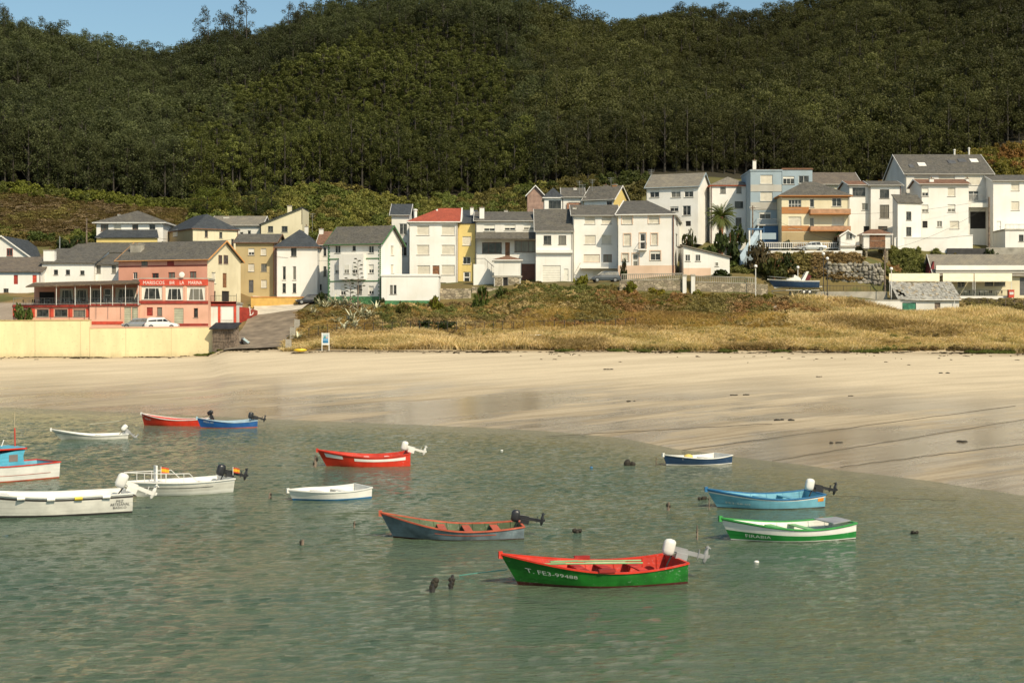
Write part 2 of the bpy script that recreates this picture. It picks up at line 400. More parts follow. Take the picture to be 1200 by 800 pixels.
# standing films of water: smooth patches on the damp foreshore
film=mth(nt,'MULTIPLY',ramp(nt,noise(nt,1.0,5,vec=mp.outputs[0],sc3=(.045,.13,1),rough=.62),[(.43,(0,0,0)),(.52,(1,1,1))]),mth(nt,'MULTIPLY',aw.outputs['Fac'],1.5,True),True)
nt.links.new(base,b.inputs['Base Color'])
nt.links.new(mth(nt,'SUBTRACT',.92,mth(nt,'MULTIPLY',film,.70)),b.inputs['Roughness'])
b.inputs['Specular IOR Level'].default_value=.4; b.inputs['Coat Roughness'].default_value=.19; b.inputs['Coat IOR'].default_value=1.33; nt.links.new(mth(nt,'MULTIPLY',film,.55),b.inputs['Coat Weight'])
hh=mth(nt,'ADD',mth(nt,'MULTIPLY',st2,1.2),mth(nt,'MULTIPLY',fine,.35))
bump(nt,b,hh,.45,.07)
me.materials.append(m_)
g=bpy.data.objects.new('ground',me); col.objects.link(g); tag(g,kind='structure',label='sandy beach rising to grassy slopes and a wooded hill')

# ------------------------------------------------------------ water
wx=np.concatenate([[-900,-500,-300,-160,-110,-80,-62],np.arange(-58,58.01,.17),[62,80,110,160,300,500,900]])
wy=np.concatenate([[-400,-150,0,15],np.arange(24,80,.13),np.arange(80,150,.24)])
WX,WY=np.meshgrid(wx,wy)
zb=terrain(WX,WY)
far_=(np.abs(WX)>160)
shal=np.clip(1+zb/.95,0,1)*np.where(far_,0,1)
wr=np.random.default_rng(5); WZ=np.zeros(WX.shape)
for i in range(54):
    lam=.34*(5.5**wr.random()**1.2); th=R(78)+wr.normal(0,.62); kx,ky=2*math.pi/lam*math.cos(th),2*math.pi/lam*math.sin(th)
    sl=.021*(1.0 if lam<.9 else .34); WZ+=sl*lam/(2*math.pi)*np.sin(kx*WX+ky*WY+wr.uniform(0,6.28)+.8*np.sin(WX*.21*wr.uniform(.5,1.5)+WY*.13+i))
gust=.85+.2*np.sin(WX*.11+1.7*np.sin(WY*.05))*np.sin(WY*.09+1.3*np.sin(WX*.06+2))
inside=(np.abs(WX)<=58)&(WY>=24)&(WY<149)
WZ=np.where(inside,WZ*gust*np.clip(-zb/.5,.12,1),0)
me=bpy.data.meshes.new('water'); ny,nx=WX.shape; idx=np.arange(ny*nx).reshape(ny,nx)
faces=np.stack([idx[:-1,:-1],idx[:-1,1:],idx[1:,1:],idx[1:,:-1]],-1).reshape(-1,4)
me.from_pydata(np.stack([WX,WY,WZ],-1).reshape(-1,3).tolist(),[],faces.tolist()); me.polygons.foreach_set('use_smooth',[True]*len(me.polygons))
sa=me.attributes.new('shallow','FLOAT','POINT'); sa.data.foreach_set('value',shal.astype(np.float32).reshape(-1))
m_,nt,b=newmat('sea_water')
ash=nd(nt,'ShaderNodeAttribute',attribute_name='shallow')
big=noise(nt,.045,4,sc3=(1,1.8,1),rough=.6)
deep=ramp(nt,big,[(.38,(.072,.116,.078)),(.62,(.104,.128,.074))])
cc=mixc(nt,deep,(.20,.19,.115),mth(nt,'POWER',ash.outputs['Fac'],1.6))
weed=ramp(nt,noise(nt,.6,3),[(.35,(.86,.9,.9)),(.65,(1.1,1.08,1.02))])
nt.links.new(mixc(nt,cc,weed,.7,'MULTIPLY'),b.inputs['Base Color'])
b.inputs['Roughness'].default_value=.06; b.inputs['IOR'].default_value=1.333; b.inputs['Specular IOR Level'].default_value=.5
n1=noise(nt,1.0,3,sc3=(.45,.9,1)); n2=noise(nt,1.0,5,sc3=(2.6,4.5,1),rough=.7); n3=noise(nt,.22,2,sc3=(.7,1.6,1))
n4=mth(nt,'SUBTRACT',1.0,mth(nt,'ABSOLUTE',mth(nt,'MULTIPLY',mth(nt,'SUBTRACT',noise(nt,1.0,2,sc3=(1.5,3.6,1)),.5),5.0)))
h=mth(nt,'ADD',mth(nt,'ADD',mth(nt,'ADD',mth(nt,'MULTIPLY',n1,.8),mth(nt,'MULTIPLY',n4,.20)),mth(nt,'MULTIPLY',n2,1.1)),mth(nt,'MULTIPLY',n3,1.4))
calm=ramp(nt,noise(nt,.035,3,sc3=(1,2,1)),[(.35,(.6,.6,.6)),(.6,(1,1,1))])
bp=nd(nt,'ShaderNodeBump'); bp.inputs['Distance'].default_value=.20
nt.links.new(mth(nt,'MULTIPLY',calm,.95),bp.inputs['Strength']); nt.links.new(h,bp.inputs['Height']); nt.links.new(bp.outputs[0],b.inputs['Normal'])
me.materials.append(m_)
w=bpy.data.objects.new('water',me); col.objects.link(w); tag(w,kind='structure',label='green rippled sea water of the bay')

# ------------------------------------------------------------ paved surfaces, laid on the land
def drape(name,label,rows,mat,off=.10,nu=8):
    """rows: list of (px_left, px_right, Y)"""
    rr=[]
    for (a,b_) in zip(rows[:-1],rows[1:]):
        k=max(1,int(abs(b_[2]-a[2])/1.0))
        for i in range(k): t=i/k; rr.append([a[j]*(1-t)+b_[j]*t for j in range(3)])
    rr.append(rows[-1])
    mb=MB(); vs=[]; fs=[]
    for (a,b_,Y) in rr:
        for i in range(nu+1):
            p=ground(a+(b_-a)*i/nu,Y); vs.append((p.x,p.y,p.z+off+.14))
    for j in range(len(rr)-1):
        for i in range(nu):
            k=j*(nu+1)+i; fs.append((k,k+1,k+nu+2,k+nu+1))
    mb.add(vs,fs,mat); o=mb.build(name); tag(o,kind='structure',label=label); return o
ASPH=plain('worn_asphalt',(.21,.165,.115),.9,.25,.6,bmp=.3)
drape('access_ramp','brown slipway ramp running down to the sand',[(262,338,207),(264,334,212),(284,348,222),(293,351,230.4)],ASPH)
drape('plaza','pale concrete plaza at the top of the ramp',[(294,353,230.6),(298,362,235),(296,372,240),(296,368,245)],plain('pale_concrete',(.55,.49,.39),.9,.15,.6))
drape('upper_road','street in front of the hillside houses',[(900,1060,253),(900,1060,256.5)],ASPH)
# ------------------------------------------------------------ houses
class House:
    pass
FOOT=[]      # footprints, to keep plants out
def face_holes(mb, O, U, W, zb, zt, holes, inward, dep, mat):
    """wall face with rectangular openings and their reveals. O origin, U unit vec along, W width"""
    us=sorted({0.0,W}|{h[0] for h in holes}|{h[1] for h in holes}); zs=sorted({zb,zt}|{h[2] for h in holes}|{h[3] for h in holes})
    pt=lambda u,z,d=0: tuple(O+U*u+inward*d+Vector((0,0,z)))
    for u0,u1 in zip(us[:-1],us[1:]):
        for z0,z1 in zip(zs[:-1],zs[1:]):
            cu,cz=(u0+u1)/2,(z0+z1)/2
            if any(h[0]<cu<h[1] and h[2]<cz<h[3] for h in holes): continue
            mb.quad(pt(u0,z0),pt(u1,z0),pt(u1,z1),pt(u0,z1),mat)
    for (a,b,c,d) in holes:
        mb.quad(pt(a,c),pt(a,c,dep),pt(a,d,dep),pt(a,d),mat); mb.quad(pt(b,c,dep),pt(b,c),pt(b,d),pt(b,d,dep),mat)
        mb.quad(pt(a,c,dep),pt(a,c),pt(b,c),pt(b,c,dep),mat); mb.quad(pt(a,d),pt(a,d,dep),pt(b,d,dep),pt(b,d),mat)
DEP=.16
def opening(root, place, r, kind, color=None, proud=False):
    """build one window/door. place(u,dep,z)->local point; r=(u0,u1,z0,z1)"""
    a,b,c,d=r; d0=-.05 if proud else DEP-.06
    def bx(mb,u0,u1,z0,z1,e0,e1,m): mb.box(u0,u1,e0,e1,z0,z1,m,T=lambda v: tuple(place(v[0],v[1],v[2])))
    fw=.07
    if kind in ('d','G','o','dg'):
        nm={'d':'door','dg':'door','G':'garage_door','o':'doorway'}[kind]
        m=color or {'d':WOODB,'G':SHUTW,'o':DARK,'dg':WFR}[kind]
        mb=MB()
        if kind=='G':
            n=max(3,int((d-c)/.35))
            for i in range(n): bx(mb,a,b,c+(d-c)*i/n,c+(d-c)*(i+1)/n-.025,d0,d0+.05,m)
            bx(mb,a,b,c,d,d0+.04,d0+.08,DFR)
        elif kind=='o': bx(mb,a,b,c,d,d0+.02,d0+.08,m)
        else:
            bx(mb,a,b,c,d,d0+.01,d0+.06,m)
            for (p,q) in ((.1,.45),(.55,.92)): bx(mb,a+(b-a)*.18,b-(b-a)*.18,c+(d-c)*p,c+(d-c)*q,d0-.015,d0+.012,GLASS if kind=='dg' else m)
        o=mb.build(nm,None,root)
        if kind in('d','dg'):
            hb=MB(); bx(hb,b-.16,b-.1,c+(d-c)*.48,c+(d-c)*.52,d0-.06,d0+.005,STEEL); hb.build('handle',None,o)
        return o
    fm=color or {'c':WFR,'g':WFR,'gd':DFR,'s':WFR,'h':WFR,'b':BFR,'r':DRED,'m':WFR,'gs':WFR}[kind]
    mb=MB()
    bx(mb,a,a+fw,c,d,d0,d0+.06,fm); bx(mb,b-fw,b,c,d,d0,d0+.06,fm)
    bx(mb,a+fw,b-fw,c,c+fw,d0,d0+.06,fm); bx(mb,a+fw,b-fw,d-fw,d,d0,d0+.06,fm)
    n=1 if (b-a)<.75 else (2 if (b-a)<1.9 else 3)
    if kind=='m': n=4
    if kind=='c': n=3
    if kind!='s':
        for i in range(1,n):
            u=a+(b-a)*i/n; bx(mb,u-.03,u+.03,c+fw,d-fw,d0+.003,d0+.055,fm)
        if kind=='m': bx(mb,a+fw,b-fw,(c+d)/2-.03,(c+d)/2+.03,d0+.006,d0+.05,fm)
    o=mb.build('window',None,root)
    if kind=='s':
        sb=MB(); n=max(4,int((d-c-2*fw)/.16))
        for i in range(n): bx(sb,a+fw,b-fw,c+fw+(d-c-2*fw)*i/n,c+fw+(d-c-2*fw)*(i+1)/n-.012,d0+.02,d0+.045,SHUT)
        bx(sb,a+fw,b-fw,c+fw,d-fw,d0+.04,d0+.06,SHUT); sb.build('shutter',None,o)
    else:
        zt=d-fw
        if kind in('h','gs'):
            zt=c+(d-c)*(.42 if kind=='h' else .7)
            sb=MB(); bx(sb,a+fw,b-fw,zt,d-fw,d0+.012,d0+.045,SHUTW); sb.build('shutter',None,o)
        pb=MB(); bx(pb,a+fw,b-fw,c+fw,zt,d0+.03,d0+.045,GLASS); pb.build('pane',None,o)
        if kind=='c':
            cb=MB(); W_=b-a
            for (p0,p1,q0,q1) in ((a+fw,a+W_*.20,a+fw,a+W_*.10),(b-W_*.20,b-fw,b-W_*.10,b-fw)):
                cb.add([place(p0,d0+.022,zt),place(p1,d0+.022,zt),place(q1,d0+.022,c+fw),place(q0,d0+.022,c+fw)],[(0,3,2,1)],SHUTW)
            bx(cb,a+fw,b-fw,zt-.22,zt,d0+.018,d0+.026,SHUTW); cb.build('curtain',None,o)
    if kind!='m' or True:
        s=MB(); bx(s,a-.07,b+.07,c-.07,c-.003,-.08,.0 if proud else DEP-.01,CONC); s.build('sill',None,o)
    return o

def house(name,label,xl,xr,ye,yb,Y,wall=WHITE,roof='gx',ridge=None,roofmat=SLATE,side=None,xs=None,th=0.0,d=8.0,
          wins=(),swins=(),chim=(),cat='house',group=None,over=.35,found=2.5,surround=None,trim=None,base=None,swall=None):
    t=R(th); C0=P(xr if side=='R' else xl,yb,Y); z0=C0.z; ze=CAMH-(ye-HZ)*Y/FPX-z0
    Xc=C0.x; Yc=Y
    if side=='R':
        ul=(xl-600)/FPX; ur=(xs-600)/FPX
        ex=Vector((math.cos(t),-math.sin(t),0)); ey=Vector((math.sin(t),math.cos(t),0))
        w=(Xc-ul*Yc)/(math.cos(t)+ul*math.sin(t)); d=(ur*Yc-Xc)/(math.sin(t)-ur*math.cos(t)); O=C0-ex*w
    elif side=='L':
        ur=(xr-600)/FPX; us=(xs-600)/FPX
        ex=Vector((math.cos(t),math.sin(t),0)); ey=Vector((-math.sin(t),math.cos(t),0))
        w=(ur*Yc-Xc)/(math.cos(t)-ur*math.sin(t)); d=(Xc-us*Yc)/(math.sin(t)+us*math.cos(t)); O=C0.copy()
    else:
        ex=Vector((1,0,0)); ey=Vector((0,1,0)); w=(xr-xl)/FPX*Y; O=C0.copy()
    H=House(); H.O=O; H.ex=ex; H.ey=ey; H.w=w; H.d=d; H.h=ze; H.z0=z0
    FOOT.append((O.copy(),ex,ey,w,d))
    H.root=root=empty(name,label,cat,O,math.atan2(ex.y,ex.x),group)
    def toF(px,py,yy=0.0):
        r=ray(px,py); Or=Vector((O.x,O.y,0))+ey*yy; den=Vector((r.x,r.y,0)).dot(ey); tt=Or.dot(ey)/den
        p=r*tt; return (Vector((p.x,p.y,0))-Vector((O.x,O.y,0))).dot(ex), CAMH+p.z-z0
    def toS(px,py):
        x0=w if side!='L' else 0; r=ray(px,py); Or=Vector((O.x,O.y,0))+ex*x0; tt=Or.dot(ex)/Vector((r.x,r.y,0)).dot(ex)
        p=r*tt; return (Vector((p.x,p.y,0))-Vector((O.x,O.y,0))).dot(ey), CAMH+p.z-z0
    H.toF=toF; H.toS=toS
    H.pF=lambda u,dp,z: Vector((u,dp,z))
    H.pS=(lambda u,dp,z: Vector((w-dp,u,z))) if side!='L' else (lambda u,dp,z: Vector((dp,u,z)))
    # ridge height
    if ridge is None: hr=ze+1.5
    else:
        yr={'gx':d/2,'hip':d/2,'gy':0.0,'shed':d,'flat':0}.get(roof,d/2)
        Yr=O.y+(ex*(w/2)+ey*yr).y; hr=CAMH-(ridge-HZ)*Yr/FPX-z0
    H.hr=hr
    def rects(ws,conv,W,ztop):
        hs=[];out=[]
        for wn_ in ws:
            x0,y0,x1,y1,k=wn_[:5]; c=wn_[5] if len(wn_)>5 else None
            u0,za=conv(x0,y1); u1,zb_=conv(x1,y0)
            # keep sloping rows upright: use the mean column for the heights
            um,za=conv((x0+x1)/2,y1); _,zb_=conv((x0+x1)/2,y0)
            if u1<u0: u0,u1=u1,u0
            u0=max(u0,.05); u1=min(u1,W-.05)
            if u1-u0<.12: continue
            ok=u0>0.02 and u1<W-.02 and zb_<ztop-.02 and za>-found and not any(u0<h[1] and u1>h[0] and za<h[3] and zb_>h[2] for h in hs)
            if ok: hs.append((u0,u1,za,zb_))
            out.append(((u0,u1,za,zb_),k,c,not ok))
        return hs,out
    hs,fo=rects(wins,toF,w,ze); ss,so=rects(swins,toS,d,ze)
    mb=MB(); V=Vector; sw=swall or wall
    face_holes(mb,V((0,0,0)),V((1,0,0)),w,-found,ze,hs,V((0,1,0)),DEP,wall)
    if side=='L':
        face_holes(mb,V((0,0,0)),V((0,1,0)),d,-found,ze,ss,V((1,0,0)),DEP,sw); mb.quad((w,0,-found),(w,d,-found),(w,d,ze),(w,0,ze),sw)
    else:
        face_holes(mb,V((w,0,0)),V((0,1,0)),d,-found,ze,ss,V((-1,0,0)),DEP,sw); mb.quad((0,d,-found),(0,0,-found),(0,0,ze),(0,d,ze),sw)
    mb.quad((w,d,-found),(0,d,-found),(0,d,ze),(w,d,ze),wall)
    if roof=='gx':
        for x in (0,w): mb.add([(x,0,ze),(x,d,ze),(x,d/2,hr-.05)],[(0,1,2)],sw)
    elif roof=='gy':
        for y in (0,d): mb.add([(0,y,ze),(w,y,ze),(w/2,y,hr-.05)],[(0,1,2)],wall)
    elif roof=='shed':
        for x in (0,w): mb.add([(x,0,ze),(x,d,ze),(x,d,hr-.05)],[(0,1,2)],sw)
        mb.quad((0,d,ze),(w,d,ze),(w,d,hr-.05),(0,d,hr-.05),wall)
    H.wallo=mb.build('wall',None,root)
    # dark closed box behind the openings
    if hs or ss:
        ib=MB()
    # roof
    o=over; th_=.14; rb=MB()
    def slab(poly,mat):
        top=[V(p) for p in poly]; rb.prism(top,(0,0,-th_),mat)
    s_=(hr-ze)
    if roof=='gx':
        kk=s_/(d/2); e=ze-kk*o
        slab([(-o,-o,e+th_),(w+o,-o,e+th_),(w+o,d/2,hr+th_),(-o,d/2,hr+th_)],roofmat); slab([(w+o,d+o,e+th_),(-o,d+o,e+th_),(-o,d/2+.01,hr+th_),(w+o,d/2+.01,hr+th_)],roofmat)
        H.rz=lambda x,y: ze+kk*min(y,d-y)+th_
    elif roof=='gy':
        kk=s_/(w/2); e=ze-kk*o
        slab([(-o,d+o,e+th_),(-o,-o,e+th_),(w/2,-o,hr+th_),(w/2,d+o,hr+th_)],roofmat); slab([(w+o,-o,e+th_),(w+o,d+o,e+th_),(w/2+.01,d+o,hr+th_),(w/2+.01,-o,hr+th_)],roofmat)
        H.rz=lambda x,y: ze+kk*min(x,w-x)+th_
    elif roof=='hip':
        m_=min(w,d)/2; kk=s_/m_; e=ze-kk*o+th_; hh=hr+th_
        if w>=d: A,B=(m_,d/2,hh),(w-m_,d/2,hh)
        else: A,B=(w/2,m_,hh),(w/2,d-m_,hh)
        c=[(-o,-o,e),(w+o,-o,e),(w+o,d+o,e),(-o,d+o,e)]
        if w>=d: fs=[[c[0],c[1],B,A],[c[1],c[2],B],[c[2],c[3],A,B],[c[3],c[0],A]]
        else: fs=[[c[0],c[1],A],[c[1],c[2],B,A],[c[2],c[3],B],[c[3],c[0],A,B]]
        for q in fs: rb.add(q,[tuple(range(len(q)))],roofmat)
        rb.box(-o,w+o,-o,d+o,e-.16,e-.004,trim or WFR)
        H.rz=lambda x,y: ze+kk*min(x,w-x,y,d-y)+th_
    elif roof=='mono':
        kk=s_/w
        slab([(-o,-o,ze+th_-kk*o),(w+.05,-o,hr+th_),(w+.05,d+o,hr+th_),(-o,d+o,ze+th_-kk*o)],roofmat)
        rb.prism([(0,0,ze),(w,0,ze),(w,0,hr)],(0,.1,0),wall); rb.prism([(w-.1,0,ze),(w-.1,d,ze),(w-.1,d,hr),(w-.1,0,hr)],(.1,0,0),wall)
        H.rz=lambda x,y: ze+kk*x+th_
    elif roof in('hipL','hipR'):
        kk=s_/(d/2); e=ze-kk*o+th_; hh=hr+th_; m_=min(d/2,w*.6)
        A=(m_,d/2,hh) if roof=='hipL' else (-o,d/2,hh); B=(w+o,d/2,hh) if roof=='hipL' else (w-m_,d/2,hh)
        c=[(-o,-o,e),(w+o,-o,e),(w+o,d+o,e),(-o,d+o,e)]
        for q in [[c[0],c[1],B,A],[c[1],c[2],B],[c[2],c[3],A,B],[c[3],c[0],A]]: rb.add(q,[tuple(range(len(q)))],roofmat)
        rb.box(-o,w+o,-o,d+o,e-.16,e-.004,trim or WFR)
        x_=w+o if roof=='hipL' else -o-.16
        rb.prism([(x_,-o,e-.05),(x_,d/2,hh+.1),(x_,d+o,e-.05)],(.16,0,0),WHITE)
        H.rz=lambda x,y: ze+kk*min(y,d-y)+th_
    elif roof=='shed':
        kk=s_/d; e=ze-kk*o
        slab([(-o,-o,e+th_),(w+o,-o,e+th_),(w+o,d+.1,hr+th_),(-o,d+.1,hr+th_)],roofmat)
        H.rz=lambda x,y: ze+kk*y+th_
    elif roof=='flat':
        rb.box(-.12,w+.12,-.12,d+.12,ze,ze+.22,trim or CONC); rb.box(.1,w-.1,.1,d-.1,ze+.22,ze+.3,roofmat)
        H.rz=lambda x,y: ze+.3
    H.roof=rb.build('roof',None,root)
    if roof in('gx','gy'):    # barge boards / verge and gutter
        gb=MB()
        if roof=='gx':
            for x in (-o-.05,w+o-.01): gb.prism([(x,-o,e+th_-.2),(x,d/2,hr+th_-.2),(x,d/2,hr+th_+.03),(x,-o,e+th_+.03)],(.06,0,0),trim or WFR); gb.prism([(x,d+o,e+th_-.2),(x,d/2,hr+th_-.2),(x,d/2,hr+th_+.03),(x,d+o,e+th_+.03)],(.06,0,0),trim or WFR)
            gb.tube([(-o,-o-.07,e+.08),(w+o,-o-.07,e+.08)],.07,6,trim or GREYW)
        else:
            for y in (-o-.05,): gb.prism([(-o,y,e+th_-.2),(w/2,y,hr+th_-.2),(w/2,y,hr+th_+.03),(-o,y,e+th_+.03)],(0,.06,0),trim or WFR); gb.prism([(w+o,y,e+th_-.2),(w/2,y,hr+th_-.2),(w/2,y,hr+th_+.03),(w+o,y,e+th_+.03)],(0,.06,0),trim or WFR)
        gb.build('barge_board',None,H.roof)
    # chimneys: (px0,px1,pytop, depth fraction, material, kind)
    for ch in chim:
        x0,x1,yt,fr=ch[:4]; cm=ch[4] if len(ch)>4 else WHITE2; kind=ch[5] if len(ch)>5 else 'box'
        yy=d*fr; ua,_=toF(x0,yt,yy); ub,zt=toF(x1,yt,yy); um=(ua+ub)/2; wd=max(.35,(ub-ua)); zb_=H.rz(min(max(um,0),w),yy)-.6
        zt=max(zt,zb_+.8)
        cb=MB()
        if kind=='pipe':
            cb.tube([(um,yy,zb_),(um,yy,zt-.25)],wd*.36,8,cm); cb.tube([(um,yy,zt-.25),(um,yy,zt-.1),(um,yy,zt)],[wd*.5,wd*.5,wd*.2],8,cm)
        else:
            cb.box(um-wd/2,um+wd/2,yy-wd*.3,yy+wd*.3,zb_,zt-.12,cm); cb.box(um-wd/2-.06,um+wd/2+.06,yy-wd*.3-.06,yy+wd*.3+.06,zt-.12,zt,CONC)
            cb.tube([(um,yy,zt),(um,yy,zt+.22)],.1,6,TILEB)
        cb.build('chimney',None,H.roof)
    for (r,k,c,pr) in fo: opening(root,H.pF,r,k,c,pr)
    for (r,k,c,pr) in so: opening(root,H.pS,r,k,c,pr)
    if w>5 and roof in('gx','hip','hipL','hipR','shed') and cat=='house':
        db=MB(); xx=.12 if int(xl)%2 else w-.12; db.tube([(xx,-.09,-found*.3),(xx,-.09,ze-.2),(xx,-.3,ze)],.05,6,GREYW if int(xr)%3 else BFR); db.build('downpipe',None,root)
    if surround:
        sb=MB()
        for (r,k,c,pr) in fo:
            if k in('d','G','o') : continue
            a,b_,q,w_=r
            for (u0,u1,z0_,z1_) in ((a-.14,a-.002,q-.1,w_+.14),(b_+.002,b_+.14,q-.1,w_+.14),(a-.002,b_+.002,w_+.002,w_+.14)):
                sb.box(u0,u1,-.035,-.002,z0_,z1_,surround)
        sb.build('window_surround',None,root)
    if base:
        hb,bm=base; bb=MB(); bb.box(-.03,w+.03,-.05,-.002,-found,hb,bm)
        if side: 
            x_=w if side=='R' else 0
            bb.box(*( (x_+.002,x_+.05) if side=='R' else (-.05,-.002)),-.05,d,-found,hb,bm)
        bb.build('plinth',None,root)
    return H
def rectF(H,x0,y0,x1,y1):
    u0,z1=H.toF((x0+x1)/2,y0); _,z0=H.toF((x0+x1)/2,y1); a,_=H.toF(x0,y0); b,_=H.toF(x1,y0); return a,b,z0,z1
def band(H,y0,y1,mat,proud=.05,x0=None,x1=None,name='floor_band'):
    xm=600+FPX*(H.O.x+H.ex.x*H.w/2)/(H.O.y+H.ex.y*H.w/2); _,za=H.toF(xm,y1); _,zb_=H.toF(xm,y0)
    a=0 if x0 is None else H.toF(x0,y0)[0]; b=H.w if x1 is None else H.toF(x1,y0)[0]
    mb=MB(); mb.box(a,b,-proud,-.003,za,zb_,mat); return mb.build(name,None,H.root)
def block(H,x0,y0,x1,y1,out,mat,name,inn=-.003):
    a,b,z0,z1=rectF(H,x0,y0,x1,y1); mb=MB(); mb.box(a,b,-out,inn,z0,z1,mat); return mb.build(name,None,H.root),(a,b,z0,z1)
def balcony(H,x0,y0,x1,y1,out=1.1,slab=WHITE,rail=IRON,solid=None):
    """y0 rail top, y1 slab underside"""
    a,b,z0,z1=rectF(H,x0,y0,x1,y1); mb=MB(); mb.box(a,b,-out,-.003,z0,z0+.18,slab); o=mb.build('balcony',None,H.root)
    rb=MB(); zt=z1
    if solid:
        rb.box(a,b,-out,-out+.1,z0+.183,zt,solid); rb.box(a,a+.1,-out+.1,-.01,z0+.183,zt,solid); rb.box(b-.1,b,-out+.1,-.01,z0+.183,zt,solid)
    else:
        rb.box(a,b,-out,-out+.05,zt-.06,zt,rail); rb.box(a,b,-out,-out+.05,z0+.26,z0+.31,rail)
        n=max(4,int((b-a)/.16))
        for i in range(n+1): u=a+(b-a-.03)*i/n; rb.box(u,u+.03,-out+.01,-out+.04,z0+.18,zt-.06,rail)
        for u in (a,b-.05): rb.box(u,u+.05,-out+.05,-.01,zt-.06,zt,rail)
    rb.build('railing',None,o); return o
def quad_wall(name,label,pts,z_drop,thick,mat,cat='wall',cap=None,group=None):
    """free-standing wall through (px,py_top,Y) points, bottom z_drop below its top or down to ground"""
    mb=MB(); W=[P(*p) for p in pts]
    for a,b in zip(W[:-1],W[1:]):
        dv=(b-a); dv.z=0; L=dv.length; dv.normalize(); n=Vector((-dv.y,dv.x,0))*thick
        n_=max(1,int(L/3))
        for i in range(n_):
            p=a.lerp(b,i/n_); q=a.lerp(b,(i+1)/n_)
            zb0=(p.z-z_drop) if z_drop else tz(p.x,p.y)-.8; zb1=(q.z-z_drop) if z_drop else tz(q.x,q.y)-.8
            zb0=min(zb0,p.z-.3); zb1=min(zb1,q.z-.3)
            v=[(p.x,p.y,zb0),(q.x,q.y,zb1),(q.x+n.x,q.y+n.y,zb1),(p.x+n.x,p.y+n.y,zb0),(p.x,p.y,p.z),(q.x,q.y,q.z),(q.x+n.x,q.y+n.y,q.z),(p.x+n.x,p.y+n.y,p.z)]
            fs=[(0,1,5,4),(2,3,7,6),(4,5,6,7)]
            if i==0: fs.append((3,0,4,7))
            if i==n_-1: fs.append((1,2,6,5))
            mb.add(v,fs,mat)
    ch=None
    root=mb.build(name,None); tag(root,label,cat,group)
    if cap:
        cb=MB()
        for a,b in zip(W[:-1],W[1:]):
            dv=(b-a).normalized(); n=Vector((-dv.y,dv.x,0)); 
            cb.prism([a-n*.07+Vector((0,0,.003)),b-n*.07+Vector((0,0,.003)),b+n*(thick+.07)+Vector((0,0,.003)),a+n*(thick+.07)+Vector((0,0,.003))],(0,0,.12),cap)
        cb.build('coping',None,root)
    return root
# ------------------------------------------------------------ the village, west to east
# A far left
H=house('house','white gabled house with dark slate roof and one small red window, far left',-34,38,303,330,249,WHITE2,'gy',277,SLATED,wins=[(8,291,15,300,'r')],d=13,trim=WHITE)
H=house('house','low white house with brown tiled roof and two narrow red shutters behind the terrace',-40,48,318,362,236,WHITE,'shed',302,slate('brown_grey_slate',(.15,.125,.10),.25),d=7,wins=[(16,322,21,333,'d',DRED),(38,322,43,333,'d',RED),(4,338,10,346,'gd')],base=None)
band(H,318,322,BLUE)
H=house('house','plain white house with three tiny square windows and a fat white chimney',49,110,308,345,238,WHITE,'shed',292,SLATE,d=9,wins=[(63,316,68,322,'gd'),(77,316,82,322,'gd'),(94,317,99,322,'gd')],chim=[(52,65,293,.12,WHITE)])
H=house('house','narrow white house with two tall small windows between the tiny-windowed house and the salmon restaurant',110.5,142,310,345,239,WHITE,'shed',298,SLATE,d=8,wins=[(113,311,118,320,'gd'),(131,311,136,320,'gd')],trim=WHITE)
H=house('house','grey slate roofed low house tucked behind the white house with tiny windows',78,165,296,310,250,GREYW,'shed',285,SLATE,d=9)
H=house('house','white hip-roofed villa with four dark upper windows standing above the village roofs on the left',113,191,260,290,262,WHITE,'hip',248,SLATE,d=12,wins=[(118,263,127,271,'b'),(133,263,142,270,'s'),(155,263,162,269,'b'),(175,263,182,269,'gd')],chim=[(138,141,251,.4,WHITE)],over=.6,cat='villa')
ob=MB(); a,b_,z0,z1=rectF(H,117,269,191,279)
ob.prism([(a,-3.2,z0),(b_,-3.2,z0),(b_-1,-.01,z1),(a+1,-.01,z1)],(0,0,-.15),SLATED); ob.build('porch_roof',None,H.root)
ob=MB(); ob.box(a+.2,b_-.3,-2.9,-2.7,z0-2.5,z0-.16,YELL); ob.build('porch_wall',None,H.root)
H=house('house','ochre hip-roofed house with orange ridge tiles, its corner towards the bay',226,279,267,295,256,CREAM,'hip',253,SLATED,side='L',xs=193,th=32,wins=[(240,270,243.5,278,'b'),(257,272,260.5,279,'gd'),(271,280,274,290,'gd')],swins=[(203,269,208,277,'s')],swall=TAN,over=.3,trim=TILEB)  # left wall's tan is its ochre with shade painted in
H=house('house','small white house with a pale roof half hidden behind the ochre hip-roofed house',248,306,264,285,268,WHITE2,'gx',254,SLATEL,d=9,wins=[(281,272,285,279,'g'),(290,270,294,278,'g')],chim=[(262,269,254,.4,WHITE2)])
H=house('house','cream house with one long sloping roofline and a tall chimney above the ochre apartments',306,354,263,283,266,CREAM,'mono',246,SLATED,d=9,wins=[(314,265,320,272,'gd'),(330,265,337,272,'gd')],chim=[(337,342,241,.3,CREAM)])
